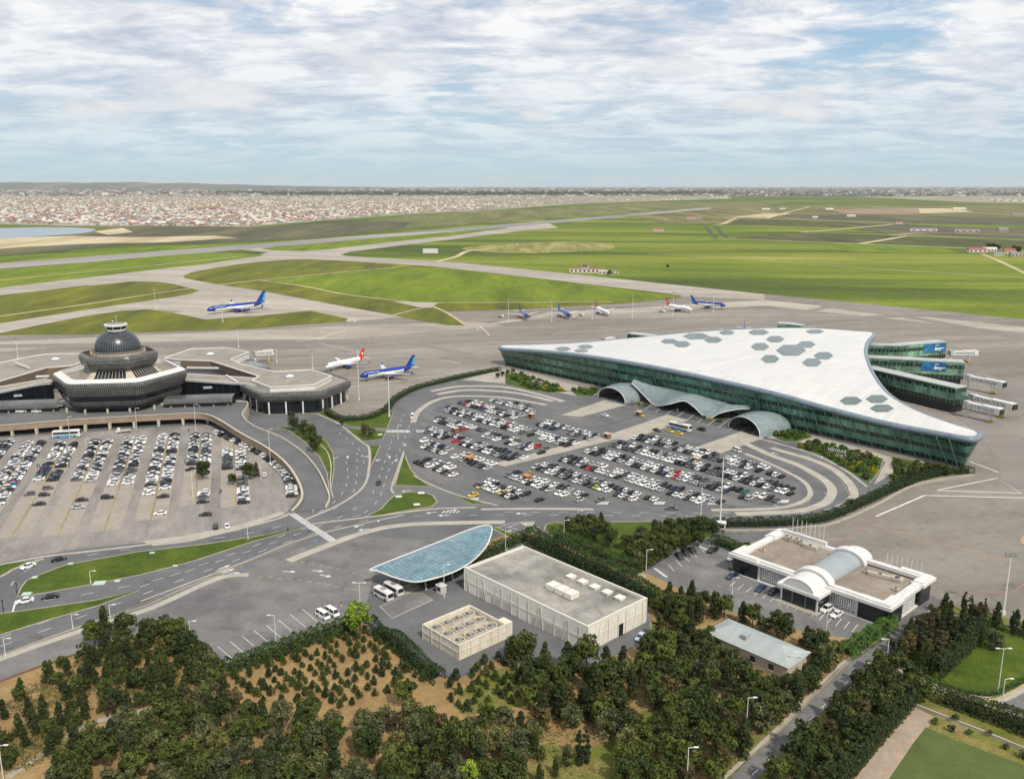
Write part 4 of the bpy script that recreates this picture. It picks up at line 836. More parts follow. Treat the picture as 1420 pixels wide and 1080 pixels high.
        q = g0.lerp(g1, .55) - n_ * .4; b = MB(); b.box((q.x, q.y, 9.2), (6, .5, 1.1), A); b.build('lit_sign_band', m_pierroof, gw)
        for (a0, a1) in beam: u, v_ = Lc(*a0), Lc(*a1); b = MB(); b.path([u, v_], .8, 1.0); b.build('beam', m_wht, root)
        for px, py in stars:
            c0 = Lc(px, py, z1)
            b = MB(); x, y = c0.x, c0.y
            for k in range(6): a = R(60 * k); b.poly([(x, y, z1 + 1.2), (x + 3 * math.cos(a), y + 3 * math.sin(a), z1 + .1), (x + 1.3 * math.cos(a + .52), y + 1.3 * math.sin(a + .52), z1 + .1)]); b.poly([(x, y, z1 + 1.2), (x + 1.3 * math.cos(a - .52), y + 1.3 * math.sin(a - .52), z1 + .1), (x + 3 * math.cos(a), y + 3 * math.sin(a), z1 + .1)])
            st = b.build('skylight', m_lamp, rf); b = MB(); b.lathe((x, y, 0), [(4.6, z1 + .03), (4.4, z1 + .25), (3, z1 + .2)], 12); b.build('skylight_base', m_fascia, st)
    wing([(228, 497), (266, 484), (312, 482.5), (345, 488.5), (320, 499), (333, 505), (380, 516), (430, 513.2), (460, 522), (436, 534), (374.5, 537.5), (350, 528), (359, 522), (293, 501), (250, 499.5)], 5, 13.5, [(250, 499.5), (293, 501), (359, 522)],
         [(245, 525.6, 13.2), (329, 531.3, 12.2), (356, 533.5, 12.2), (362, 525, 12.6), (314, 521.8, 13), (256, 518, 13.6)], [(244.5, 526, 12.8), (328, 532, 11.8)], 12.4, [((259, 511, 12.5), (303, 511.5, 12.5)), ((313.7, 521.8, 13.1), (329, 531.3, 12.3)), ((329, 531.8, 11.0), (352, 534, 11.0))], [(292, 491), (402, 522)])
    wing([(-80, 525), (0, 503.5), (37, 496), (63, 491.6), (112, 490.5), (112, 503), (98.6, 507.5), (65, 510), (0, 529), (-80, 551)], 5, 13.5, [(98.6, 507.5), (65, 510), (0, 529), (-80, 551)],
         [(-60, 556, 12.4), (0, 543, 12.6), (72, 528, 13.2), (64, 525.5, 13.5), (0, 536.5, 13), (-60, 549, 12.8)], [(-50, 554, 12.2), (73, 529, 12.8)], 12.5, [((50, 523.5, 12.5), (68, 522.5, 12.5)), ((21, 504, 14.5), (40, 511, 14.5))], [(77, 498)])
    # raised road with its wall, on piers
    top = [(-90, 597.5, 5), (0, 592, 5), (106, 583.5, 5), (197, 578.3, 5), (262, 575, 5), (287, 576.6, 5), (306, 585, 5), (334, 602.5, 4.6), (370, 622.5, 3.8), (398, 645.5, 2.8), (415.5, 673, 1.6), (418.5, 694, .8), (405, 711, .2)]
    out = [(-90, 566, 5), (60, 566, 5), (200, 562, 5), (300, 558, 5), (343, 559, 5), (336, 577, 5), (352, 592, 4.8), (388, 607, 4.2), (419, 628, 3.3), (440, 652, 2.4), (451, 674, 1.5), (457, 692, .6), (452, 704, .2)]
    ip = smooth([G(*p) for p in top], 4); op = smooth([G(*p) for p in out], 4)
    rd = thing('raised_road', 'raised departures road on brown walls curving down past the left car park', 'viaduct', G(150, 585, 0)); ro = rd.location
    b = MB(); b.rings([[p - Vector((0, 0, .02)) for p in ip], [p - Vector((0, 0, .02)) for p in op]], closed=False); b.build('road_deck', m_road, rd, org=ro)
    def wall_along(pts, name, t, up, mat, dn, top_only=False):
        b = MB(); rs = []
        for i, p in enumerate(pts):
            d = pts[min(i + 1, len(pts) - 1)] - pts[max(i - 1, 0)]; d.z = 0; d.normalize(); nn = Vector((-d.y, d.x, 0)) * t / 2
            lo = max(-.1, p.z - dn) if dn < 90 else -.1
            rs.append([Vector((p.x, p.y, 0)) - nn + Vector((0, 0, lo)), Vector((p.x, p.y, 0)) + nn + Vector((0, 0, lo)), Vector((p.x, p.y, p.z + up)) + nn, Vector((p.x, p.y, p.z + up)) - nn])
        b.rings(rs, closed=True, cap0=True, cap1=True); return b.build(name, mat, rd, org=ro)
    wall_along(ip, 'wall', .5, .7, m_t2wall, 2.1); wall_along(op, 'wall', .5, .9, m_beige, 99)
    cp = [p + Vector((0, 0, .72)) for p in ip]; b = MB(); b.path(cp, .9, .18); b.build('coping', m_beige, rd, org=ro)
    k = [q for q in ip if q.z < 4.7]; wall_along(k, 'ramp_wall', .35, 0, m_t2wall, 99)
    for x in range(-20, 300, 34):
        p = G(x, 592 - x * .062, 5); q = Vector((p.x, p.y, 0)); b = MB(); b.box((q.x, q.y + 1.2, 1.5), (1.1, 1.8, 3.2), R(10)); b.build('pier', m_beige, rd, org=ro)
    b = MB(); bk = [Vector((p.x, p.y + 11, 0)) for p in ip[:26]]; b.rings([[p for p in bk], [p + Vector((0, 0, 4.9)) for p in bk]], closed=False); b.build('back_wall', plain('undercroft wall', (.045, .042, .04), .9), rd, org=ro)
m_t2wall = ground('brown concrete', [(.3, (.235, .18, .13)), (.7, (.32, .25, .185))], .4, fine=2, famt=.1, coord='obj')
t2()
# ================================================================ smaller buildings on the car park grid
def UV(u, v, z=0.): return U * u + V * v + Vector((0, 0, z))
m_latt, nt_, b_ = new_mat('white pierced screen')
def _l():
    nt, b = nt_, b_; tc = nt.nodes.new('ShaderNodeUVMap').outputs[0]
    vo = nt.nodes.new('ShaderNodeTexVoronoi'); vo.feature = 'DISTANCE_TO_EDGE'; vo.inputs['Scale'].default_value = 1.55; vo.inputs['Randomness'].default_value = .35; nt.links.new(tc, vo.inputs[0])
    c = _ramp(nt, vo.outputs[0], [(.19, (.74, .73, .70)), (.22, (.015, .017, .02))]); nt.links.new(c, b.inputs['Base Color']); b.inputs['Roughness'].default_value = .5
_l()
m_brownroof = ground('weathered brown roof', [(.3, (.21, .175, .14)), (.7, (.30, .255, .21))], .15, .6, amt=.3, fine=1.6, famt=.14, coord='obj')
m_zinc = ground('grey blue zinc', [(.3, (.26, .295, .31)), (.7, (.33, .365, .38))], .2, fine=2, famt=.06, coord='obj', rough=.4)
def quadpanel(b, p, q, z0, z1, mi=0):
    L_ = (Vector(q) - Vector(p)).length; b.poly([(p[0], p[1], z0), (q[0], q[1], z0), (q[0], q[1], z1), (p[0], p[1], z1)], mi, [(0, 0), (L_, 0), (L_, z1 - z0), (0, z1 - z0)])
def vip():
    o = UV(-138, 220); L_, D = 47.5, 26.0
    root = thing('pavilion', 'white ornate pavilion with pierced screens and a grey barrel vault along its middle', 'pavilion', o, AU)
    def part(fn, name, mats, par=root, sm=False): b = MB(); fn(b); return b.build(name, mats, par, smooth=sm)
    def body(b):
        b.prism([(1.2, 1.2), (L_ - 1.2, 1.2), (L_ - 1.2, D - 1.2), (1.2, D - 1.2)], 0, 5.3)
        b.prism([(-.4, -.4), (L_ + .4, -.4), (L_ + .4, D + .4), (-.4, D + .4)], 0, .25)
    part(body, 'wall', m_wht)
    def ringp(b, x0, y0, x1, y1, t, z0, z1, mi=0):
        for c, d in ((((x0 + x1) / 2, y0 + t / 2), (x1 - x0, t)), (((x0 + x1) / 2, y1 - t / 2), (x1 - x0, t))): b.box((c[0], c[1], (z0 + z1) / 2), (d[0], d[1], z1 - z0), 0, mi)
        for c, d in (((x0 + t / 2, (y0 + y1) / 2), (t, y1 - y0 - 2 * t)), ((x1 - t / 2, (y0 + y1) / 2), (t, y1 - y0 - 2 * t))): b.box((c[0], c[1], (z0 + z1) / 2), (d[0], d[1], z1 - z0), 0, mi)
    part(lambda b: ringp(b, -.6, -.6, L_ + .6, D + .6, 2.6, 5.0, 6.0), 'cornice', m_wht)
    part(lambda b: ringp(b, .2, .2, L_ - .2, D - .2, 1.5, 6.0, 6.45), 'parapet', m_wht)
    for x in (0, L_):
            for y in (0, D):
                b = MB(); sx, sy = (1 if x == 0 else -1), (1 if y == 0 else -1); W = 8.6
                b.prism([(x - sx * 1.3, y - sy * 1.3), (x + sx * W, y - sy * 1.3), (x + sx * W, y + sy * 1.9), (x + sx * 2.4, y + sy * 1.9), (x + sx * 2.4, y + sy * 7), (x - sx * 1.3, y + sy * 7)], 5.4, 6.3, bottom=True)
                b.prism([(x - sx * .7, y - sy * .7), (x + sx * (W - .5), y - sy * .7), (x + sx * (W - .5), y + sy * 1.3), (x + sx * 2.0, y + sy * 1.3), (x + sx * 2.0, y + sy * 6.4), (x - sx * .7, y + sy * 6.4)], 6.3, 6.8)
                b.build('corner_cornice', m_wht, root)
    part(lambda b: b.box((L_ / 2 + 11, D - 3, 6.6), (23, 1.0, 1.0)), 'rear_parapet', m_wht)
    part(lambda b: b.box((9, D - 1.0, 7.0), (15, 1.0, 1.4)), 'rear_parapet', m_wht)
    part(lambda b: (b.poly([(1.6, 1.6, 5.5), (20.5, 1.6, 5.5), (20.5, D - 1.6, 5.5), (1.6, D - 1.6, 5.5)]), b.poly([(27, 1.6, 5.5), (L_ - 1.6, 1.6, 5.5), (L_ - 1.6, D - 1.6, 5.5), (27, D - 1.6, 5.5)])), 'roof', m_brownroof)
    for x, y, w_, d in ((4.2, -.2, 8, 2), (L_ - 4.2, -.2, 8, 2), (4.2, D + .2, 8, 2), (L_ - 4.2, D + .2, 8, 2)):     # dark glass corners
        part(lambda b: b.box((x, y + (1.2 if y < 5 else -1.2), 2.65), (w_, 2.2, 5.0)), 'corner_glass', m_dglass)
    for x in (0.2, L_ - .2):
        for y in (4, D - 4): part(lambda b: b.box((x, y, 2.65), (1.9, 6.5, 5.0)), 'corner_glass', m_dglass)
        part(lambda b: quadpanel(b, *( [(x + (.95 if x > 5 else -.95) * -0.0 + (-.2 + .9 if x > 5 else .2 - .9) * 0, 8.5), (x, D - 8.5)] if x > 5 else [(x, D - 8.5), (x, 8.5)]), .6, 4.9), 'pierced_screen', m_latt)
    for x0, x1 in ((8.8, 20.0), (30.5, L_ - 8.8)): part(lambda b: quadpanel(b, (x0, .95), (x1, .95), .5, 4.9), 'pierced_screen', m_latt)
    for x in (8.5, 20.3, 30.2, L_ - 8.5): part(lambda b: b.box((x, .7, 2.6), (.7, 1.2, 5.2)), 'pilaster', m_wht)
    # barrel vault and its white end arches
    xc = 25.2
    def arc(r, y, z, n=18, squash=.8): return [(xc + r * math.cos(math.pi * k / n), y, z + r * squash * math.sin(math.pi * k / n)) for k in range(n + 1)]
    part(lambda b: b.rings([arc(4.6, 3.6, 5.6, squash=.62), arc(4.6, D - 5, 5.6, squash=.62)], closed=False), 'barrel_vault', m_zinc, sm=True)
    def arch(b, r, y0, y1, z, sq):
        b.rings([arc(r - .6, y0, z, squash=sq), arc(r, y0, z, squash=sq), arc(r, y1, z, squash=sq), arc(r - .6, y1, z, squash=sq)], closed=False); b.poly(arc(r - .05, y0 + .1, z, squash=sq)); b.poly(arc(r - .05, y1 - .1, z, squash=sq))
    part(lambda b: arch(b, 5.6, .2, 3.2, 5.6, .64), 'arch', m_wht); part(lambda b: arch(b, 5.6, D - 5, D - 2, 5.6, .64), 'arch', m_wht); part(lambda b: arch(b, 4.4, D - 2, D + 2.5, 5.3, .62), 'arch', m_wht)
    def porch(b):
        b.box((xc, -3.4, 5.0), (13, 7.6, .9)); b.rings([arc(4.6, -7.0, 5.4, squash=.66), arc(4.6, .2, 5.4, squash=.66)], closed=False); b.poly(arc(4.55, -6.9, 5.4, squash=.66))
    pc = part(porch, 'porch_roof', m_wht, sm=False); part(lambda b: b.box((xc, -2.8, 2.4), (11.2, 6.2, 4.4)), 'porch_glass', m_dglass, pc)
    for x in (-5.4, -2, 2, 5.4): part(lambda b: b.box((xc + x, -6.0, 2.4), (.5, .3, 4.6)), 'porch_column', plain('teal mullion', (.07, .14, .15), .4) if abs(x) < 5 else m_wht, pc)
    part(lambda b: b.box((xc, -6.6, .14), (13, 3, .28)), 'step', m_pave, pc)
    part(lambda b: b.box((xc, D + 1, 2.6), (9, 4, 5)), 'rear_porch', m_dglass)
    # roof plant, loose on the roof
    M = Matrix.Translation(o) @ Matrix.Rotation(AU, 4, 'Z')
    def ac(x, y, l, w_, h, lab, ang=0):
        t = thing('air_conditioner', lab, 'air conditioner', M @ Vector((x, y, 5.5)), AU + ang, 'roof plant of the white pavilion')
        b = MB(); b.box((0, 0, h / 2 + .15), (l, w_, h)); b.build('casing', m_beige, t); b = MB(); b.lathe((0, 0, h + .16), [(.05, .12), (w_ * .36, .12), (w_ * .4, 0)], 12); b.build('fan', m_blk, t)
        b = MB(); b.box((0, 0, .08), (l * .8, w_ * .8, .15)); b.build('foot', m_steel, t)
    for k in range(4): ac(4.6 + k * 1.7, 22.4 - (k % 2) * .4, 1.2, 1.0, 1.5, ['', 'outermost beige unit of the cluster at the far left roof corner of the pavilion', ][0] or '%s beige cooling unit from the left in the far corner of the pavilion roof' % WORD[k + 1])
    ac(13, 21.6, 4.6, 1.3, 1.0, 'long beige duct unit beside the unit cluster on the pavilion roof'); ac(4.2, 9.0, 1.6, .8, .6, 'small low unit near the left end of the pavilion roof')
    ac(37, 17.5, 6.5, 1.2, .9, 'long slanting pipe unit on the right half of the pavilion roof', R(12)); ac(41.5, 18.5, 3, 2, 1.0, 'broad beige unit at the far end of the slanting pipe unit'); ac(33, 17.0, .9, .9, 1.0, 'small round topped unit at the near end of the slanting pipe unit')
    ac(44, 12, 1.6, 1.0, .8, 'small unit against the right parapet of the pavilion roof')
vip()
def flagpoles():
    pr = None; spots = [(1098 + k * 6.1, 748.5 + k * 1.9) for k in range(8)] + [(1227.5 + k * 6.8, 800 + k * 1.9) for k in range(8)]
    for i, (px, py) in enumerate(spots):
        side_ = 'behind the left half of the pavilion' if i < 8 else 'behind the right half of the pavilion'
        t = thing('flagpole', '%s bare white flagpole from the left %s' % (WORD[i % 8 + 1], side_), 'flagpole', G(px, py), 0, 'flagpoles behind the white pavilion')
        b = MB(); b.tube((0, 0, 0), (0, 0, 7.6), .13, .08, 6); b.build('pole', m_pole, t); b = MB(); b.lathe((0, 0, 0), [(.0, 7.75), (.1, 7.68), (.0, 7.58)], 6); b.build('finial', m_pole, t); b = MB(); b.lathe((0, 0, 0), [(.35, .0), (.35, .2), (.1, .25)], 8); b.build('base', m_beige, t)
flagpoles()
m_clad = ground('ribbed white cladding', [(.35, (.64, .605, .53)), (.65, (.72, .685, .61))], .35, 1.2, amt=.2, fine=6, famt=.1, stretch=(1, 1, .35), coord='obj')
m_bar = plain('cream steel bar', (.66, .63, .56), .5)
m_conroof = ground('stained concrete roof', [(.30, (0.114, 0.106, 0.095)), (.44, (0.220, 0.209, 0.186)), (.6, (0.304, 0.289, 0.262)), (.8, (0.350, 0.334, 0.304))], .07, .25, amt=.5, fine=1.6, famt=.1, coord='obj', spots=.13)
def cladding(b, p, q, h, rng, out, skip=()):
    """steel bars standing off a clad wall: uprights, a mid rail and scattered diagonals"""
    p, q = Vector(p), Vector(q); d = q - p; L_ = d.length; d.normalize(); n_ = Vector((d.y, -d.x, 0)) * out
    Z = lambda s, z: p + d * s + n_ + Vector((0, 0, z))
    x = 0; k = 0
    while x <= L_ + .1:
        lean = rng.choice((0, 0, 0, .9, -.9, 1.8)) if 1 < x < L_ - 2 else 0
        b.tube(Z(x, .1), Z(min(L_, max(0, x + lean)), h), .1, n=4); x += rng.choice((2.4, 3.1, 3.8)) ; k += 1
    b.tube(Z(0, h * .55), Z(L_, h * .55), .07, n=4)
def warehouse():
    o = UV(-184, 152); L_, D, h = 48.0, 23.4, 6.6; rng = random.Random(3)
    root = thing('plant_building', 'long cream clad plant building with a flat stained concrete roof', 'industrial building', o, AU)
    def part(fn, name, mats, par=root): b = MB(); fn(b); return b.build(name, mats, par)
    part(lambda b: b.prism([(0, 0), (L_, 0), (L_, D), (0, D)], 0, h), 'wall', m_clad)
    r_ = part(lambda b: b.poly([(.5, .5, h + .02), (L_ - .5, .5, h + .02), (L_ - .5, D - .5, h + .02), (.5, D - .5, h + .02)]), 'roof', m_conroof)
    def par_(b):
        for c, d in (((L_ / 2, .22), (L_ + .5, .45)), ((L_ / 2, D - .22), (L_ + .5, .45)), ((.22, D / 2), (.45, D - .9)), ((L_ - .22, D / 2), (.45, D - .9))): b.box((c[0], c[1], h + .35), (d[0], d[1], .7))
    part(par_, 'parapet', m_bar)
    for p, q in (((0, 0), (L_, 0)), ((L_, 0), (L_, D)), ((L_, D), (0, D)), ((0, D), (0, 0))): part(lambda b: cladding(b, (*p, 0), (*q, 0), h, rng, .16), 'cladding_frame', m_bar)
    for x in (8, 13.5, 18, 30, 34.5, 39): part(lambda b: b.box((x, -.02, 1.5), (3.4, .2, 2.6)), 'door', m_clad2)
    part(lambda b: b.box((L_ + .02, 13, 1.7), (.2, 1.6, 3.2)), 'door', m_dglass)
    for k in range(3): 
        q = part(lambda b: b.box((26.5 + k * 3.4, 9.6, h + .95), (2.9, 3.2, 1.5)), 'air_handler', m_bar, r_); 
    for k in range(5): part(lambda b: (b.box((25 + k * 4.5, 18.3, h + .35), (2.0, 2.0, .6)), b.box((25 + k * 4.5, 18.3, h + .75), (2.4, 2.4, .25))), 'roof_vent', m_bar, r_)
m_clad2 = ground('pale steel panel', [(.3, (.40, .385, .345)), (.7, (.52, .50, .45))], .5, fine=2, famt=.06, coord='obj')
warehouse()
def cooler():
    o = UV(-169.6, 125.9); L_, D, h = 14.6, 15.8, 4.2; rng = random.Random(5)
    root = thing('cooling_plant', 'square cream fenced cooling plant with twelve round roof fans', 'cooling plant', o, AU)
    def part(fn, name, mats, par=root): b = MB(); fn(b); return b.build(name, mats, par)
    def wall(b):
        for c, d in (((L_ / 2, .1), (L_, .2)), ((L_ / 2, D - .1), (L_, .2)), ((.1, D / 2), (.2, D - .4)), ((L_ - .1, D / 2), (.2, D - .4))): b.box((c[0], c[1], h / 2), (d[0], d[1], h))
    part(wall, 'screen_wall', m_clad3)
    for p, q in (((0, 0), (L_, 0)), ((L_, 0), (L_, D)), ((L_, D), (0, D)), ((0, D), (0, 0))): part(lambda b: (cladding(b, (*p, 0), (*q, 0), h, rng, .16), b.tube(Vector((*p, h)), Vector((*q, h)), .18, n=4)), 'screen_frame', m_bar)
    part(lambda b: b.box((L_ / 2, D / 2, .9), (L_ - 1, D - 1, 1.8)), 'plant_floor', m_beige)
    part(lambda b: b.box((12.3, D + 1.4, 1.9), (3.4, 2.8, 3.8)), 'annex', m_clad3); part(lambda b: b.box((L_ - 1, -.05, .9), (.9, .1, 1.8)), 'door', m_clad2)
    for i in range(3): part(lambda b: b.box((2.7 + i * 4.5, D / 2, 2.4), (3.6, D - 2, 1.4)), 'chiller', m_beige)
    for i in range(3):
        for j in range(4):
            x, y = 2.7 + i * 4.5, 2.4 + j * 3.65
            f = part(lambda b: b.lathe((x, y, 0), [(1.55, 2.9), (1.5, 3.8), (1.6, 3.9), (1.3, 3.9), (1.25, 3.2)], 18), 'fan', m_beige)
            part(lambda b: b.lathe((x, y, 0), [(1.28, 3.35), (.0, 3.35)], 18), 'fan_throat', m_blk, f)
            def bl(b):
                for k in range(6): a = R(60 * k + 13 * (i + j)); b.poly([(x + .2 * math.cos(a), y + .2 * math.sin(a), 3.55), (x + 1.2 * math.cos(a), y + 1.2 * math.sin(a), 3.5), (x + 1.2 * math.cos(a + .4), y + 1.2 * math.sin(a + .4), 3.62), (x + .2 * math.cos(a + .9), y + .2 * math.sin(a + .9), 3.62)])
                b.lathe((x, y, 0), [(.3, 3.5), (.3, 3.75), (0, 3.75)], 8)
            part(bl, 'fan_blades', m_steel, f)
m_clad3 = ground('cream slatted screen', [(.35, (.60, .535, .42)), (.65, (.70, .635, .51))], .5, 1.5, amt=.2, fine=6, famt=.16, stretch=(1, 1, .3), coord='obj')
cooler()
def canopy():
    ou = [(-204.7, 133.3, 5.4), (-203, 134.6, 5.2), (-197, 136.2, 4.8), (-190.6, 138.5, 4.8), (-188.4, 143, 4.9), (-187.6, 151, 5.0), (-189.6, 160, 5.2), (-193.6, 168.5, 5.8), (-198.2, 174.8, 6.8), (-201.2, 177.6, 7.6), (-203.2, 177, 7.8), (-204.8, 172, 7.4), (-204.6, 160, 6.9), (-204.9, 148, 6.2), (-205.3, 139, 5.6)]
    c_ = Vector((-197, 154, 0)); o = UV(c_.x, c_.y)
    root = thing('bus_canopy', 'blue glass leaf shaped bus canopy with a white curved rim', 'bus shelter', o, AU)
    pts = [Vector((a - c_.x, v - c_.y, z)) for a, v, z in ou]; ed = smooth(pts, 5, True); n = len(ed); cen = Vector((0, 0, 6.9))
    m, nt, b = new_mat('blue gridded glass'); uv = nt.nodes.new('ShaderNodeTexCoord').outputs['Object']
    br = nt.nodes.new('ShaderNodeTexBrick'); nt.links.new(uv, br.inputs[0]); br.offset = 0; br.inputs['Scale'].default_value = 1; br.inputs['Brick Width'].default_value = 1.25; br.inputs['Row Height'].default_value = 1.25; br.inputs['Mortar Size'].default_value = .05
    br.inputs['Color1'].default_value = (.115, .20, .24, 1); br.inputs['Color2'].default_value = (.17, .27, .31, 1); br.inputs['Mortar'].default_value = (.03, .055, .07, 1)
    nt.links.new(_mix(nt, .7, br.outputs[0], _ramp(nt, _noise(nt, uv, .3, 4), [(.3, .75), (.7, 1.25)]), 'MULTIPLY'), b.inputs['Base Color']); b.inputs['Roughness'].default_value = .15
    q = MB(); q.rings([[ed[i].lerp(cen, t) + Vector((0, 0, .9 * math.sin(math.pi * t) * .8)) for i in range(n)] for t in (0, .15, .3, .45, .6, .75, .9, .99)], cap1=True); q.build('glass_roof', m, root, smooth=True)
    q = MB()
    for i in range(n): q.tube(ed[i], ed[(i + 1) % n], .24, n=6)
    q.build('rim', m_wht, root)
    for x, y in ((-3, -14), (-3, -5), (-3, 4), (-3, 13), (5, -10), (5, 0), (3, 9)):
        q = MB(); q.tube((x, y, 0), (x * .8, y, 5.9), .22, .16, 8); q.build('column', m_wht, root)
    q = MB(); q.box((1, 0, .09), (5, 36, .18)); q.build('platform', m_pave, root)
    q = MB()
    t = thing('fence', 'curved row of white fence ribs under the high end of the glass canopy', 'fence', UV(-193, 176))
    for k in range(10):
        p = UV(-201 + k * 1.25, 180.5 - (k / 9) ** 2 * 5.5) - t.location; e = MB(); e.tube(p, p + Vector((.2, .1, 1.5)), .12, n=5); e.build('rib', m_wht, t)
    e = MB(); e.path([UV(-201 + k * 1.25, 180.5 - (k / 9) ** 2 * 5.5) - t.location for k in range(10)], .3, .25); e.build('plinth', m_beige, t)
canopy()
def shed():
    o = UV(-117.8, 175.8); L_, D = 23.9, 10.8; root = thing('shed', 'long low building with a pale grey hipped metal roof among the pines', 'building', o, AU)
    def part(fn, name, mats, par=root): b = MB(); fn(b); return b.build(name, mats, par)
    part(lambda b: b.prism([(.6, .6), (L_ - .6, .6), (L_ - .6, D - .6), (.6, D - .6)], 0, 4.2), 'wall', m_beige)
    def roof(b):
        e = [(0, 0, 4.2), (L_, 0, 4.2), (L_, D, 4.2), (0, D, 4.2)]; r0, r1 = (5, D / 2, 6.3), (L_ - 5, D / 2, 6.3)
        b.poly([e[0], e[1], r1, r0]); b.poly([e[1], e[2], r1]); b.poly([e[2], e[3], r0, r1]); b.poly([e[3], e[0], r0]); b.poly(e[::-1])
    rf = part(roof, 'roof', ground('pale ribbed roof metal', [(.3, (.30, .335, .33)), (.7, (.37, .40, .39))], .15, fine=4, famt=.08, stretch=(3, .3, 1), coord='obj', rough=.7))
    part(lambda b: (b.box((10, 3.5, 5.9), (1.4, 2.2, 1.0)),), 'dormer', m_zinc, rf)
    for x in (4, 9, 14, 19): w_ = part(lambda b: b.box((x, .55, 2.3), (1.3, .14, 1.5)), 'window', m_dglass); part(lambda b: b.box((x, .5, 1.5), (1.5, .2, .12)), 'sill', m_wht, w_)
    part(lambda b: b.box((L_ - .55, 5, 1.1), (.14, 1.2, 2.2)), 'door', m_t2brown)
shed()
def hut(px, py, lab, rz, s=1.0):
    t = thing('guard_hut', lab, 'hut', G(px, py), rz)
    b = MB(); b.box((0, 0, 1.2 * s), (2.2 * s, 1.9 * s, 2.4 * s)); b.build('wall', m_wht, t)
    b = MB(); b.box((0, 0, 2.5 * s), (2.7 * s, 2.4 * s, .2 * s)); b.build('roof', m_wht, t)
    b = MB(); b.box((0, -.96 * s, 1.5 * s), (1.4 * s, .06, .9 * s)); b.build('window', m_dglass, t)
    b = MB(); b.box((-1.11 * s, 0, 1.5 * s), (.06, 1.1 * s, .9 * s)); b.build('window', m_dglass, t); b = MB(); b.box((1.11 * s, .2 * s, 1.05 * s), (.06, .8 * s, 1.9 * s)); b.build('door', m_zinc, t)
hut(612, 822, 'small white hut with a window on the kerb beside the plant building hedge', AU, 1.0); hut(1000, 735, 'white guard hut at the foot of the tall floodlight mast', R(-8), 1.15)
# ================================================================ vehicles
def car_parts(kind):
    """half-width, sill, shoulder stations along x (front +x); cabin as glass with a painted roof"""
    if kind == 'saloon': Lh, W, sh, rf, cab, tail = 2.3, .90, .86, 1.42, (1.05, .35, -.95, -1.75), .92
    elif kind == 'hatchback': Lh, W, sh, rf, cab, tail = 2.0, .87, .90, 1.48, (1.0, .3, -1.35, -1.95), .95
    elif kind == 'van': Lh, W, sh, rf, cab, tail = 2.5, .95, 1.15, 1.98, (2.05, 1.45, -2.3, -2.46), 1.15
    else: Lh, W, sh, rf, cab, tail = 2.3, .95, 1.02, 1.72, (.95, .3, -1.75, -2.2), 1.08
    st = [(-Lh, .80, .42, tail - .12), (-Lh + .12, .95, .28, tail), (-1.2, 1, .22, sh + .02), (0, 1, .2, sh), (1.0, 1, .22, sh - .03), (Lh - .55, .97, .24, sh - .12), (Lh - .1, .86, .3, sh - .22), (Lh, .72, .4, sh - .38)]
    if kind == 'van': st = [(-Lh, .92, .35, 1.1), (-Lh + .1, 1, .28, sh), (0, 1, .22, sh), (1.6, 1, .22, sh - .02), (2.1, .97, .24, sh - .15), (Lh - .1, .9, .3, sh - .3), (Lh, .8, .4, sh - .5)]
    rs = [[(x, -W * w, lo), (x, -W * w, (lo + hi) / 2 + .05), (x, -W * w * .93, hi), (x, W * w * .93, hi), (x, W * w, (lo + hi) / 2 + .05), (x, W * w, lo)] for x, w, lo, hi in st]
    b = MB(); b.rings(rs, cap0=True, cap1=True)
    f0, f1, r1, r0 = cab; wt = W * .74; zt = rf
    rr = [(f1 + .05, -wt, zt - .05), (f1 + .05, wt, zt - .05), (f1 - .35, wt, zt), (r1 + .3, wt, zt), (r1 - .02, wt * .96, zt - .06), (r1 - .02, -wt * .96, zt - .06), (r1 + .3, -wt, zt), (f1 - .35, -wt, zt)]
    b.poly([rr[0], rr[1], rr[2], rr[7]]); b.poly([rr[7], rr[2], rr[3], rr[6]]); b.poly([rr[6], rr[3], rr[4], rr[5]])
    for s in (-1, 1):                                                    # roof pillars
        b.tube((f0, s * W * .88, sh - .03), (f1, s * wt, zt - .05), .05, n=4); b.tube((r0, s * W * .86, sh - .02), (r1, s * wt * .96, zt - .07), .07, n=4); b.tube(((f1 + r1) / 2, s * W * .90, sh - .02), ((f1 + r1) / 2, s * wt, zt - .04), .045, n=4)
    body = b.mesh(kind + '_body', m_paint)
    g = MB(); lo = [(f0, -W * .87, sh - .02), (f0, W * .87, sh - .02), (r0, W * .85, sh - .02), (r0, -W * .85, sh - .02)]; hi = [(f1 + .03, -wt * .98, zt - .06), (f1 + .03, wt * .98, zt - .06), (r1, wt * .95, zt - .07), (r1, -wt * .95, zt - .07)]
    for i in range(4): j = (i + 1) % 4; g.poly([lo[i], lo[j], hi[j], hi[i]])
    glass = g.mesh(kind + '_windows', m_cglass)
    rw = .33 if kind in ('saloon', 'hatchback') else .37; b = MB(); b.tube((0, -.1, 0), (0, .1, 0), rw, n=12, mi=0); b.tube((0, -.12, 0), (0, .12, 0), rw * .55, n=8, mi=1); wheel = b.mesh('wheel', [m_rub, m_steel])
    b = MB(); b.box((0, 0, 0), (.1, .36, .14)); hl = b.mesh('headlight', m_lamp); b = MB(); b.box((0, 0, 0), (.1, .34, .16)); tl = b.mesh('tail_lamp', m_tail)
    return dict(body=body, glass=glass, wheel=wheel, hl=hl, tl=tl, W=W, Lh=Lh, rw=rw, sh=sh)
KINDS = {k: car_parts(k) for k in ('saloon', 'hatchback', 'suv', 'van')}
KNAME = dict(saloon='saloon', hatchback='hatchback', suv='tall car', van='van')
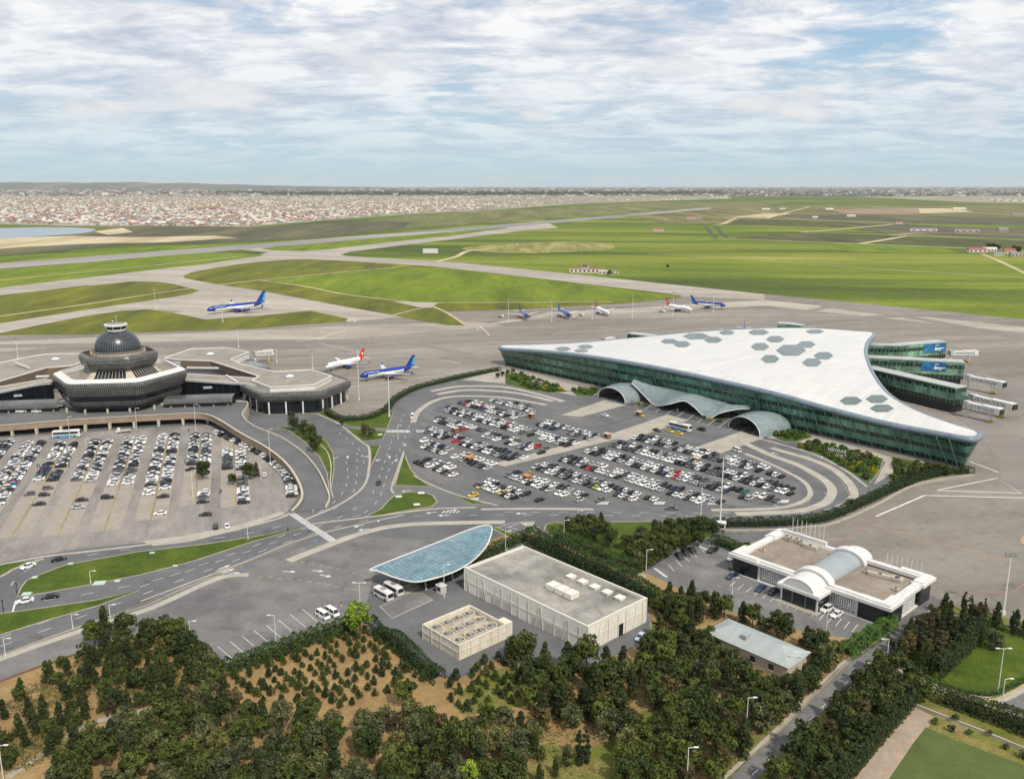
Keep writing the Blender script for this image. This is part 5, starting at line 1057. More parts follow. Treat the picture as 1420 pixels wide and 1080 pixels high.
COLS = {'white': (.74, .74, .73), 'black': (.012, .012, .014), 'grey': (.10, .105, .11), 'silver': (.40, .41, .42), 'navy': (.02, .035, .09), 'red': (.38, .02, .025), 'maroon': (.14, .02, .03), 'blue': (.04, .22, .45), 'green': (.03, .13, .12), 'lime': (.35, .50, .06), 'yellow': (.62, .42, .03), 'pale blue': (.42, .52, .60)}
def car(kind, col, loc, rz, label, group=None, detail=False, name='parked_car', cat='car'):
    k = KINDS[kind]; o = inst(k['body'], name, None, loc, rz, 1, COLS[col]); tag(o, label, cat, group)
    inst(k['glass'], 'windows', o)
    for x in (k['Lh'] * .62, -k['Lh'] * .58):
        for s in (-1, 1): inst(k['wheel'], 'wheel', o, (x, s * (k['W'] - .08), k['rw']))
    if detail:
        for s in (-1, 1): inst(k['hl'], 'headlight', o, (k['Lh'] - .1, s * k['W'] * .6, k['sh'] - .34)); inst(k['tl'], 'tail_lamp', o, (-k['Lh'] + .03, s * k['W'] * .62, k['sh'] - .2))
    return o
rc = random.Random(41)
def pickcol(): return rc.choices(['white', 'black', 'grey', 'silver', 'navy', 'red', 'maroon', 'blue', 'green', 'lime'], [40, 30, 12, 12, 4, .8, .7, .5, .4, .1])[0]
def pickkind(): return rc.choices(['saloon', 'hatchback', 'suv'], [56, 22, 22])[0]
def inpoly(x, y, poly):
    c = False; n = len(poly)
    for i in range(n):
        (x0, y0), (x1, y1) = poly[i], poly[i - 1]
        if (y0 > y) != (y1 > y) and x < (x1 - x0) * (y - y0) / (y1 - y0) + x0: c = not c
    return c
slots = []                                                              # (py, lot, row, side, order, pos, heading)
E17 = Vector((.953, .302, 0)); N17 = Vector((-.302, .953, 0)); A17 = math.atan2(.302, .953)
def left_lot():
    e0 = G(17.6, 743).dot(E17); de = (G(209.4, 719.6).dot(E17) - e0) / 3
    lim = {-3: (612, 672, 690), -2: (613, 688, 700), -1: (614, 691, 700), 0: (615, 668, 702), 1: (612, 668, 708), 2: (608, 673, 694), 3: (604, 673, 714), 4: (603, 643, 662), 5: (626, 652, 700)}
    for k in range(-3, 6):
        e = e0 + k * de; top, mid, bot = lim[k]
        for sd_ in (-1, 1):
            n = 0; q = 250.0; row = []
            while q < 470:
                p = E17 * (e + sd_ * 2.75) + N17 * q; py = P(p)[1]; q += 2.62
                if k == 4 and sd_ == 1 and 660 < py < 706 and rc.random() < .0: continue
                pr = .95 if top < py < mid else (.22 if top < py < bot else 0)
                if k == 5 and py > 655: pr = .85 if sd_ > 0 and (663 < py < 700) else 0
                if k == 4 and 684 < py < 703: pr = .8 if sd_ > 0 else 0
                if P(p)[0] < -12: pr = 0
                if rc.random() < pr: row.append(p + Vector((rc.uniform(-.12, .12), rc.uniform(-.1, .1), .06)))
            for i, p in enumerate(row):
                slots.append((P(p)[1], 'left', k + 4, 'left' if sd_ < 0 else 'right', i + 1, p, A17 + (0 if rc.random() < .5 else math.pi)))
    yl_ = MB(); kb = MB()
    for k in range(-2, 6):                                              # double yellow kerb lines down the middle of each bay row
        e = e0 + k * de; b0 = {-2: 757, -1: 752, 0: 744, 1: 742, 2: 735, 3: 720, 4: 700, 5: 702}[k]
        q0 = min((abs(P(E17 * e + N17 * (250 + t))[1] - b0), 250 + t) for t in range(0, 120))[1]
        for s in (-.45, .45):
            t = q0
            while t < 425: ribbon(yl_, [E17 * (e + s) + N17 * t, E17 * (e + s) + N17 * (t + 1.6)], .32, .11); t += 2.62
        t = q0
        while t < 420:
            for s in (-1, 1): ribbon(kb, [E17 * (e + s * .6) + N17 * t, E17 * (e + s * 5.2) + N17 * t], .1, .105)
            t += 2.62
        for s in (-1, 1): pb = MB(); pb.poly([E17 * (e + s * .7) + N17 * q0 + Vector((0, 0, .09)), E17 * (e + s * 5.4) + N17 * q0 + Vector((0, 0, .09)), E17 * (e + s * 5.4) + N17 * 425 + Vector((0, 0, .09)), E17 * (e + s * .7) + N17 * 425 + Vector((0, 0, .09))][::s]); struct(pb.build('parking_bay', m_bay))
    struct(yl_.build('bay_markings', m_yellow)); struct(kb.build('bay_markings', m_white))
left_lot()
LOT = [(576, 655), (584, 620), (596, 592), (622, 563), (650, 555.5), (690, 556), (745, 565), (790, 577), (830, 577), (880, 590), (955, 605), (1040, 635), (1075, 655), (1102, 673), (1104, 686), (1085, 695), (1000, 697.5), (820, 697.5), (735, 696), (690, 690), (640, 679), (606, 668)]
def main_lot():
    wb = MB(); vs = [202.2, 218, 234, 249.5, 265.5, 282, 298, 314]
    for r, v0 in enumerate(vs[::-1]):
        for sd_ in (1, -1):
            row = []; u = -372.0
            while u < -150:
                u += 2.62; v = v0 + sd_ * 2.7; p = UV(u, v); x, y = P(p)
                if not inpoly(x, y, LOT) or -263 < u < -252: continue
                if v0 > 310 and -317 < u < -257: continue
                if v0 > 290 and -316 < u < -300: continue
                q = UV(u + 1.31, v0 + sd_ * .3); ribbon(wb, [q, UV(u + 1.31, v0 + sd_ * 5.2)], .11, .095)
                blk = .30 + .5 * (.5 + .5 * math.sin(u * .11 + v0 * .7) * math.sin(u * .053 + v0))
                if u < -263: pr = .9 if y < 590 else (.68 + .26 * math.sin(u * .21 + v0) if x < 700 and y > 598 else .8)
                else: pr = .92
                if y > 682: pr *= .75
                if rc.random() < pr: row.append(p + U * rc.uniform(-.12, .12) + V * rc.uniform(-.25, .25) + Vector((0, 0, .06)))
            for i, p in enumerate(row): slots.append((P(p)[1], 'main', r + 1, 'upper' if sd_ > 0 else 'lower', i + 1, p, AU + math.pi / 2 + (0 if rc.random() < .6 else math.pi)))
    struct(wb.build('bay_markings', m_orange))
main_lot()
def wall_row():
    path = line([(297, 599), (310, 605), (335, 616), (357, 627), (374, 638), (388, 650), (397, 659), (402, 670), (405, 682), (404, 692)], True, 8); acc = 0; k = 0
    for a, c in zip(path, path[1:]):
        acc += (c - a).length
        if acc > 2.9:
            acc -= 2.9; d = c - a; k += 1
            if k in (13, 22, 27): continue
            slots.append((P(a)[1], 'wall', 0, '', k, a + Vector((0, 0, .06)), math.atan2(d.y, d.x) + math.pi / 2))
wall_row()
slots.sort(key=lambda s: -s[0])
NEAR = 262
def lot_cars():
    far = {c: MB() for c in ('white', 'black', 'grey', 'silver', 'navy', 'red')}; gl = MB(); wl_ = MB()
    for i, (py, lot, r, sd_, k, p, hd) in enumerate(slots):
        c, kd = pickcol(), pickkind()
        if i < NEAR:
            if lot == 'left': lab = '%s %s, %s from near end, %s side of %s double row, left lot' % (c, KNAME[kd], nth(k), sd_, nth(r))
            elif lot == 'main': lab = '%s %s, %s from left, %s side, %s double row from terminal, main lot' % (c, KNAME[kd], nth(k), sd_, nth(r))
            else: lab = '%s %s, %s from the top along the curved ramp wall, left lot' % (c, KNAME[kd], nth(k))
            car(kd, c, p, hd, lab, {'left': 'cars parked in the left car park', 'main': 'cars parked in the main car park', 'wall': 'cars parked along the ramp wall'}[lot])
        else:
            c = c if c in far else {'maroon': 'red', 'blue': 'navy', 'green': 'black', 'lime': 'silver'}[c]; M = Matrix.Translation(p) @ Matrix.Rotation(hd, 4, 'Z'); K = KINDS[kd]
            for mb, me in ((far[c], K['body']), (gl, K['glass'])): mb.add([M @ v.co for v in me.vertices], [tuple(f.vertices) for f in me.polygons])
            for x in (K['Lh'] * .62, -K['Lh'] * .58): wl_.box(M @ Vector((x, 0, .3)), (.6, K['W'] * 1.9, .6), hd)
    allb = MB(); mats = []
    for j, (c, mb) in enumerate(list(far.items()) + [('g', gl), ('w', wl_)]):
        allb.add(mb.v, mb.f, j); mats.append(m_cglass if c == 'g' else m_rub if c == 'w' else plain('far ' + c + ' paint', COLS[c], .35))
    o = allb.build('parked_cars', mats); o['kind'] = 'stuff'; o['label'] = 'mass of parked cars in the farther rows of both car parks'; o['category'] = 'parked cars'
lot_cars()
def road_car(kind, col, px, py, ax, ay, label, z=0, **k):
    p = G(px, py, z); d = G(ax, ay, z) - p; return car(kind, col, p + Vector((0, 0, .06)), math.atan2(d.y, d.x), label, None, True, k.pop('name', 'car'), **k)
for a in (('saloon', 'black', 82, 777, 110, 771, 'black saloon driving right past the long green verge'), ('saloon', 'white', 39, 787, 5, 800, 'white saloon with a green mark driving behind the black saloon on the slip road'), ('saloon', 'black', 70, 829, 40, 833, 'black saloon queuing behind the white car at the stop line'),
          ('saloon', 'white', 35, 835, 10, 840, 'white saloon waiting at the stop line'), ('van', 'white', 572, 579, 566, 590, 'white van driving down the road left of the main car park'), ('saloon', 'black', 525, 671, 520, 690, 'lone dark car driving down the middle road'),
          ('saloon', 'grey', 932, 706.5, 960, 706.5, 'grey saloon driving on the road below the main car park'), ('suv', 'black', 1177, 698.5, 1160, 706, 'black car beside the hedge on the outer loop road'), ('suv', 'black', 299, 732, 298, 722, 'dark tall car stopped beside the white car below the left car park'),
          ('saloon', 'white', 315, 731, 313, 722, 'white saloon stopped beside the dark car below the left car park'), ('saloon', 'black', 285, 715, 260, 716, 'black saloon alone near the lower corner of the left car park'), ('hatchback', 'pale blue', 888, 886, 880, 893, 'pale blue car parked by the right end of the plant building'),
          ('saloon', 'black', 942, 773, 950, 781, 'leftmost of three black cars on the kerb of the pavilion car park'), ('saloon', 'black', 951, 769, 959, 777, 'middle one of three black cars on the kerb of the pavilion car park'), ('saloon', 'black', 960, 765, 968, 773, 'rightmost of three black cars on the kerb of the pavilion car park'),
          ('suv', 'black', 988, 765, 975, 771, 'black car alone at the far corner of the pavilion car park'), ('saloon', 'white', 1017, 776, 1004, 780, 'white saloon by the left corner of the pavilion'), ('suv', 'black', 1019, 788, 1005, 794, 'big black car between the white and navy cars beside the pavilion'),
          ('saloon', 'navy', 1015, 801, 1002, 806, 'navy saloon nose out below the big black car beside the pavilion'), ('saloon', 'navy', 1055, 818, 1046, 824, 'dark blue car before the pavilion left screen'), ('saloon', 'black', 1072, 822, 1062, 828, 'black car right beside the dark blue one before the pavilion'),
          ('suv', 'white', 1146, 847, 1136, 852, 'white car nearest to the pavilion porch'), ('saloon', 'white', 1160, 854, 1150, 860, 'white car second from the pavilion porch'), ('saloon', 'white', 839, 577, 850, 580, 'lone white car on the lane before the left entrance dome'),
          ('saloon', 'black', 911, 598, 925, 602, 'black car behind the two taxis below the terminal coach'), ('saloon', 'yellow', 928, 599, 940, 602, 'left one of two yellow taxis below the terminal coach'), ('saloon', 'yellow', 941, 602, 955, 605, 'right one of two yellow taxis below the terminal coach'), ('suv', 'black', 972, 597, 960, 594, 'black car in front of the terminal coach'),
          ('saloon', 'yellow', 888, 577, 900, 580, 'yellow taxi standing alone near the middle walkway'), ('van', 'white', 1021, 626, 1005, 620, 'white minivan on the drop-off lane below the right entrance dome'),
          ('saloon', 'yellow', 667, 676, 655, 680, 'upper yellow and black taxi at the lower left of the main car park'), ('saloon', 'yellow', 656, 688, 645, 691, 'yellow taxi standing lowest at the corner of the main car park'), ('saloon', 'yellow', 698, 685, 685, 689, 'yellow taxi right of the other taxis at the lower left of main lot'),
          ('van', 'white', 448, 856, 458, 862, 'left one of two white vans by the forecourt hedge'), ('van', 'white', 461, 852, 471, 858, 'right one of two white vans by the forecourt hedge'), ('hatchback', 'white', 367, 660, 368, 652, 'small white car upright between the dark trees and the ramp')): road_car(*a)
road_car('van', 'white', 30, 571.5, 50, 570.5, 'white van on the raised road below the old terminal', 5.0); road_car('saloon', 'white', 51, 571.5, 70, 570.5, 'white saloon on the raised road right of the white van', 5.0)
def coach(px, py, ax, ay, label, L_=12.0, h=3.4, wd=2.5, scheme='coach', z=0.0):
    p = G(px, py, z); d = G(ax, ay, z) - p; t = thing('coach' if scheme == 'coach' else 'minibus', label, 'bus', p + Vector((0, 0, .06)), math.atan2(d.y, d.x)); W = wd / 2; x0, x1 = -L_ / 2, L_ / 2
    b = MB(); rs = []
    for x, w_, lo, hi in ((x0, .94, .5, h - .25), (x0 + .2, 1, .38, h - .06), (x1 - .8, 1, .35, h), (x1 - .2, .96, .35, h - .25), (x1, .88, .45, h * .42)): rs.append([(x, -W * w_, lo), (x, -W * w_, hi - .25), (x, -W * w_ * .85, hi), (x, W * w_ * .85, hi), (x, W * w_, hi - .25), (x, W * w_, lo)])
    b.rings(rs, cap0=True, cap1=True); b.build('body', m_wht, t)
    for s in (-1, 1):
        b = MB(); b.box(((x0 + x1) / 2 - .2, s * (W + .012), h * .66), (L_ - 1.3, .03, h * .30)); b.build('side_windows', m_cglass, t)
        if scheme == 'coach':
            b = MB(); b.add([(x0 + .4, s * (W + .015), .5), (x1 - 2.5, s * (W + .015), .5), (x1 - 4.5, s * (W + .015), 1.45), (x0 + .4, s * (W + .015), 1.25)], [(0, 1, 2, 3)]); b.build('stripe', plain('coach blue', (.06, .30, .62), .3), t); b = MB(); b.add([(x1 - 2.4, s * (W + .016), .5), (x1 - 1, s * (W + .016), .5), (x1 - 2.4, s * (W + .016), 1.5), (x1 - 4.2, s * (W + .016), 1.5)], [(0, 1, 2, 3)]); b.build('stripe', plain('coach green', (.25, .5, .2), .3), t)
        b = MB(); b.box((x1 - .04, s * W * .7, .75), (.1, .35, .22)); b.build('headlight', m_lamp, t)
        for x in (x0 + L_ * .2, x1 - L_ * .2): b = MB(); b.tube((x, s * (W - .12), .48), (x, s * (W + .03), .48), .46, n=12); b.build('wheel', m_rub, t)
    b = MB(); b.poly([(x1 + .015, -W * .82, h * .44), (x1 + .015, W * .82, h * .44), (x1 - .14, W * .85, h - .42), (x1 - .14, -W * .85, h - .42)]); b.build('windscreen', m_cglass, t)
    b = MB(); b.box((0, 0, h + .12), (L_ * .25, W, .24)); b.build('roof_unit', m_steel, t); return t
coach(93, 606, 110, 605, 'blue and white coach before the wall under the raised road'); coach(943, 596, 965, 601, 'blue and white coach on the forecourt of the new terminal')
coach(532, 829, 545, 836, 'nearer white minibus below the blue glass canopy', 7.0, 2.8, 2.2, 'minibus'); coach(546, 822, 559, 829, 'farther white minibus right under the blue glass canopy', 7.0, 2.8, 2.2, 'minibus')
def truck(px, py, ax, ay, label, z=0.0):
    p = G(px, py, z); d = G(ax, ay, z) - p; t = thing('truck', label, 'truck', p + Vector((0, 0, .06)), math.atan2(d.y, d.x))
    b = MB(); b.rings([[(x, -1, .5), (x, -1, z1), (x, 1, z1), (x, 1, .5)] for x, z1 in ((1.2, 2.5), (2.4, 2.4), (2.9, 1.6), (3.1, 1.3))], cap0=True, cap1=True); b.build('cab', m_wht, t)
    b = MB(); b.box((-1.1, 0, .95), (4.4, 2.1, .25)); b.box((-1.1, 1.0, 1.2), (4.4, .08, .4)); b.box((-1.1, -1.0, 1.2), (4.4, .08, .4)); b.box((1.05, 0, 1.25), (.1, 2.1, .5)); b.build('flatbed', m_beige, t)
    b = MB(); b.poly([(2.42, -.9, 2.3), (2.92, -.9, 1.65), (2.92, .9, 1.65), (2.42, .9, 2.3)][::-1]); b.build('windscreen', m_cglass, t)
    for x in (-2.3, 2.0):
        for s in (-1, 1): b = MB(); b.tube((x, s * .8, .42), (x, s * 1.05, .42), .42, n=10); b.build('wheel', m_rub, t)
truck(171, 600, 150, 602, 'white flatbed truck parked against the undercroft of the raised road')
truck(797, 441.5, 790, 443, 'white service truck beside the nose of the second small blue airliner'); truck(806, 438, 815, 440, 'small service truck between the parked airliners'); truck(695, 440, 700, 441, 'small truck left of the first small blue airliner'); truck(918, 433, 925, 434, 'small tug behind the right red tailed airliner')
# ================================================================ airliners
m_navy = plain('navy livery', (.008, .035, .24), .25); m_cyan = plain('cyan livery', (.03, .33, .58), .25); m_lwht = plain('white livery', (.76, .77, .78), .3); m_lred = plain('red livery', (.55, .03, .03), .3); m_eng = plain('engine blue', (.015, .03, .2), .3); m_wing = plain('wing grey', (.55, .57, .59), .35); m_engred = plain('intake cover', (.35, .03, .03), .6)
def text_mesh(s, size):
    cu = bpy.data.curves.new('text', 'FONT'); cu.body = s; cu.size = size; cu.resolution_u = 2; o = bpy.data.objects.new('text', cu); C.objects.link(o)
    dg = bpy.context.evaluated_depsgraph_get(); me = bpy.data.meshes.new_from_object(o.evaluated_get(dg)); bpy.data.objects.remove(o); return [v.co.copy() for v in me.vertices], [tuple(p.vertices) for p in me.polygons]
def airliner(nose, tail, scheme, label, eng=2, rr=.053, text=None, Lset=None):
    a, c = G(*nose), G(*tail); L_ = Lset or (a - c).length; d = (a - c).normalized(); mid = a - d * L_ / 2
    t = thing('airliner', label, 'aeroplane', mid + Vector((0, 0, .1)), math.atan2(d.y, d.x), None); r = rr * L_; zc = r * 1.95
    prof = [(.5, .05, -.35), (.485, .35, -.28), (.465, .58, -.18), (.44, .78, -.08), (.41, .93, -.02), (.375, 1, 0), (.2, 1, 0), (0, 1, 0), (-.18, 1, 0), (-.28, .95, .06), (-.36, .78, .2), (-.43, .52, .38), (-.48, .28, .52), (-.5, .12, .58)]
    n = 20; rs = [[(x * L_, r * w * math.sin(2 * math.pi * i / n), zc + r * dz + r * w * math.cos(2 * math.pi * i / n)) for i in range(n)] for x, w, dz in prof]
    def mi(k, i):
        x = (prof[k][0] + prof[k + 1][0]) / 2; h = math.cos(2 * math.pi * (i + .5) / n)
        if scheme == 'blue': return 0 if h > (-1.1 if x > .43 else -.75 if x > .38 else .0 if x > .1 else .3 if x > -.25 else -.1 if x > -.32 else -1.1) else 1
        return 0 if x < -.33 and h > -.6 else 1
    b = MB(); b.rings(rs, mis=mi, cap0=True, cap1=True); fu = b.build('fuselage', [m_navy if scheme == 'blue' else m_lred, m_lwht], t, smooth=True)
    def foil(b, secs, vert=False):                                        # sections: (x_le, span, z, chord, thick)
        R_ = []
        for x, y, z, ch, th in secs:
            pr = [(x, 0), (x - ch * .3, th / 2), (x - ch, 0), (x - ch * .3, -th / 2)]; R_.append([(px, q, z) if vert else (px, y, z + q) for px, q in pr])
        b.rings(R_, cap0=True, cap1=True)
    for s in (-1, 1):
        b = MB(); foil(b, [(.12 * L_, s * r * .6, zc - .45 * r, .21 * L_, .024 * L_), (-.0 * L_, s * .17 * L_, zc - .25 * r, .105 * L_, .012 * L_), (-.14 * L_, s * .46 * L_, zc + .35 * r, .045 * L_, .004 * L_)]); wg = b.build('wing', m_wing, t, smooth=False)
        b = MB(); foil(b, [(-.145 * L_, s * .46 * L_, zc + .35 * r, .04 * L_, .003 * L_), (-.175 * L_, s * .468 * L_, zc + .35 * r + .032 * L_, .018 * L_, .002 * L_)]); b.build('winglet', m_navy if scheme == 'blue' else m_lred, wg)
        b = MB(); foil(b, [(-.40 * L_, s * r * .25, zc + .45 * r, .10 * L_, .01 * L_), (-.475 * L_, s * .17 * L_, zc + .65 * r, .04 * L_, .003 * L_)]); b.build('tailplane', m_wing, t)
        for e in ((.155,) if eng == 2 else (.14, .27)):
            re = (.031 if eng == 2 else .021) * L_; xe = (.07 - (e - .14) * .62) * L_; ze = zc - (.95 if eng == 2 else .85) * r + (e - .14) * 1.1 * r; b = MB()
            pr = [(.045, .8), (.05, .95), (.03, 1.0), (-.02, .98), (-.055, .75), (-.06, .55)]; b.rings([[(xe + x * L_, s * e * L_ + re * w * math.sin(2 * math.pi * i / 14), ze + re * w * math.cos(2 * math.pi * i / 14)) for i in range(14)] for x, w in pr], cap1=True); en = b.build('engine', m_eng, t, smooth=True)
            b = MB(); x = xe + .043 * L_; b.poly([(x, s * e * L_ + re * .82 * math.sin(2 * math.pi * i / 14), ze + re * .82 * math.cos(2 * math.pi * i / 14)) for i in range(14)]); b.build('intake', m_engred if scheme == 'blue' else m_blk, en)
            b = MB(); b.box((xe - .03 * L_, s * e * L_, ze + re * 1.15), (.07 * L_, .006 * L_, re * .8)); b.build('pylon', m_wing, en)
        b = MB(); th = 1.15
        for k in range(2): b.rings([[(x * L_, s * r * 1.006 * math.sin(q), zc + r * 1.006 * math.cos(q)) for q in (1.26, 1.36)] for x in ((.36, .14) if k == 0 else (.10, -.27))], closed=False)
        b.build('cabin_windows', m_cglass, fu)
        b = MB(); b.tube((-.03 * L_, s * r * 1.3, zc - .6 * r), (-.03 * L_, s * r * 1.3, .5), .22, n=6); lg = b.build('landing_gear', m_steel, t); b = MB(); b.box((-.03 * L_, s * r * 1.3, .55), (.05 * L_, .5, 1.1)); b.build('wheels', m_rub, lg)
    b = MB(); foil(b, [(-.34 * L_, 0, zc + .75 * r, .15 * L_, .012 * L_), (-.405 * L_, 0, zc + r + .075 * L_, .105 * L_, .008 * L_), (-.47 * L_, 0, zc + r + .155 * L_, .055 * L_, .005 * L_)], True); fin = b.build('fin', m_navy if scheme == 'blue' else m_lred, t)
    for s in (-1, 1):
        b = MB(); y = s * .0068 * L_; zz = zc + r
        if scheme == 'blue': b.poly([(-.44 * L_, y, zz + .0 * L_), (-.495 * L_, y * .6, zz + .0 * L_), (-.515 * L_, y * .5, zz + .12 * L_), (-.49 * L_, y * .55, zz + .12 * L_)])
        else: b.poly([(-.43 * L_, y, zz + .03 * L_), (-.47 * L_, y, zz + .03 * L_), (-.475 * L_, y * .8, zz + .07 * L_), (-.445 * L_, y * .9, zz + .08 * L_)])
        b.build('fin_emblem', m_cyan if scheme == 'blue' else m_lwht, fin)
    b = MB(); b.rings([[(x * L_, r * w * math.sin(q), zc + r * dz + r * w * math.cos(q)) for q in (-.9, -.45, 0, .45, .9)] for x, w, dz in ((.467, .62, -.17), (.452, .78, -.09))], closed=False); b.build('cockpit_window', m_cglass, fu)
    b = MB(); b.tube((.38 * L_, 0, zc - .8 * r), (.38 * L_, 0, .4), .16, n=6); lg = b.build('landing_gear', m_steel, t); b = MB(); b.box((.38 * L_, 0, .42), (.8, .6, .84)); b.build('wheels', m_rub, lg)
    if text:
        vs, fs = text_mesh(text, r * .62); wd = max(v.x for v in vs)
        for s in (1, -1):
            b = MB(); V_ = []
            for v in vs:
                x = (.40 * L_ - v.x * 1.25) if s > 0 else (.40 * L_ - wd * 1.25 + v.x * 1.25); q = 1.12 - v.y / r
                V_.append((x, s * r * 1.012 * math.sin(q), zc + r * 1.012 * math.cos(q)))
            b.add(V_, fs); b.build('livery_lettering', plain('pale blue lettering', (.45, .65, .78), .4), fu)
    return t
airliner((287, 437), (368, 428), 'blue', 'large four engined blue and white airliner on the stand by the taxiway', 4, .044, 'AZERBAIJAN')
airliner((499, 530), (572, 519), 'blue', 'blue and white airliner with a cyan fin between the two terminals', 2, .054, 'AZERBAIJAN', 38)
airliner((452, 516), (503, 505), 'white', 'white airliner with a red fin beyond the old terminal wing', 2, .056, None, 33)
airliner((731.5, 445), (716, 435), 'blue', 'leftmost small blue airliner in the distant row, red engine covers', 2, .06, None, 32)
airliner((790, 443.5), (771, 435), 'blue', 'second small blue airliner from the left in the distant row', 2, .06, None, 33)
airliner((844, 439.5), (825, 432.5), 'white', 'red tailed white airliner in the middle of the distant row', 2, .06, None, 32)
airliner((959, 434.5), (929, 430), 'white', 'red tailed white airliner on the right, before the last blue one', 2, .06, None, 32)
airliner((1006, 429), (968, 426.5), 'blue', 'blue airliner standing rightmost in the distant row, seen side on', 2, .06, None, 34)
airliner((1029, 474), (1034, 455), 'blue', 'blue airliner half hidden behind the white terminal roof', 2, .056, None, 38)
def jetbridge(base, head, zb, label, leg=True):
    a, c = G(base[0], base[1], zb), G(head[0], head[1], zb - .6); o = Vector((a.x, a.y, 0)); t = thing('jet_bridge', label, 'jet bridge', o, 0, None); d = (c - a); L_ = d.length; d.normalize(); n_ = Vector((-d.y, d.x, 0)).normalized()
    def tun(s0, s1, w_, h, name, m, par=t):
        b = MB(); rs = []
        for s in (s0, s1): p = a + d * (L_ * s) - o; rs.append([p - n_ * w_, p + n_ * w_, p + n_ * w_ + Vector((0, 0, h)), p - n_ * w_ + Vector((0, 0, h))])
        b.rings(rs, cap0=True, cap1=True); return b.build(name, m, par)
    tun(0, .12, 1.9, 3.0, 'rotunda', m_pierroof); t1_ = tun(.12, .58, 1.5, 2.6, 'tunnel', m_wht); t2_ = tun(.5, .86, 1.75, 2.95, 'tunnel', m_wht); hd = tun(.86, 1.0, 2.2, 3.1, 'cab', m_wht); tun(1.0, 1.03, 1.9, 2.6, 'bellows', m_blk, hd)
    for k, tt, w_, h in ((0, t1_, 1.5, 2.6), (1, t2_, 1.75, 2.95)):
        for s in (-1, 1):
            s0, s1 = ((.16, .48), (.53, .84))[k]; b = MB(); p, q = a + d * L_ * s0 - o + n_ * s * (w_ + .03), a + d * L_ * s1 - o + n_ * s * (w_ + .03); b.poly([p + Vector((0, 0, .7)), q + Vector((0, 0, .7)), q + Vector((0, 0, 2.1)), p + Vector((0, 0, 2.1))]); b.build('side_glazing', m_zinc, tt)
            for j in range(7): f0, f1 = p.lerp(q, j / 7), p.lerp(q, (j + 1) / 7); b = MB(); up = Vector((0, 0, .7 if j % 2 else 2.1)); dn = Vector((0, 0, 2.1 if j % 2 else .7)); b.tube(f0 + n_ * s * .06 + up, f1 + n_ * s * .06 + dn, .09, n=4); b.build('brace', m_wht, tt)
    for s in (.06, .72):
        p = a + d * L_ * s - o
        if s > .5:
            for q in (-1, 1): b = MB(); b.tube(p + n_ * q * 1.5 + Vector((0, 0, 3)), Vector((p.x, p.y, .7)) + n_ * q * 1.2, .22, n=6); b.build('leg', m_wht, t)
            b = MB(); b.box((p.x, p.y, .6), (1.6, 3.2, .9), math.atan2(d.y, d.x)); b.build('bogie', plain('bogie yellow', (.45, .30, .03), .6), t)
        else: b = MB(); b.tube(p, Vector((p.x, p.y, 0)), .6, n=8); b.build('leg', m_wht, t)
    return t
jetbridge((1316, 492), (1354, 492), 5.5, 'white jet bridge of the farthest pier'); jetbridge((1340, 526), (1392, 537), 5.5, 'white jet bridge of the middle pier'); jetbridge((1345, 553), (1406, 568), 6.0, 'upper white jet bridge of the nearest pier'); jetbridge((1338, 563), (1388, 575), 5.5, 'lower white jet bridge of the nearest pier')
jetbridge((352, 493), (379, 491), 5.5, 'cream jet bridge behind the old terminal wing'); jetbridge((836, 474), (850, 473), 4, 'white jet bridge seen over the back of the new terminal roof')
# ================================================================ street furniture, people
def hgt(px, pb, pt):
    g = G(px, pb); lo, hi = 0.0, 60.0
    for _ in range(40):
        m = (lo + hi) / 2
        if P((g.x, g.y, m))[1] > pt: lo = m
        else: hi = m
    return lo
def lamp(px, pb, pt, label, ax=1, double=False, z=0.0):
    g = G(px, pb, z); h = max(4, (hgt(px, pb, pt) if z == 0 else 8.0)); t = thing('street_lamp', label, 'street lamp', g)
    b = MB(); b.tube((0, 0, 0), (0, 0, h), .11, .07, 8); b.tube((0, 0, 0), (0, 0, .9), .17, .15, 8); b.build('pole', m_pole, t)
    for s in ((1, -1) if double else (ax,)):
        b = MB(); b.tube((0, 0, h - .08), (s * 1.1, 0, h + .08), .06, n=6); b.build('arm', m_pole, t); b = MB(); b.box((s * 1.45, 0, h + .08), (.9, .34, .16)); q = b.build('lamp_head', m_pole, t); b = MB(); b.box((s * 1.45, 0, h - .02), (.7, .26, .05)); b.build('lens', m_lamp, q)
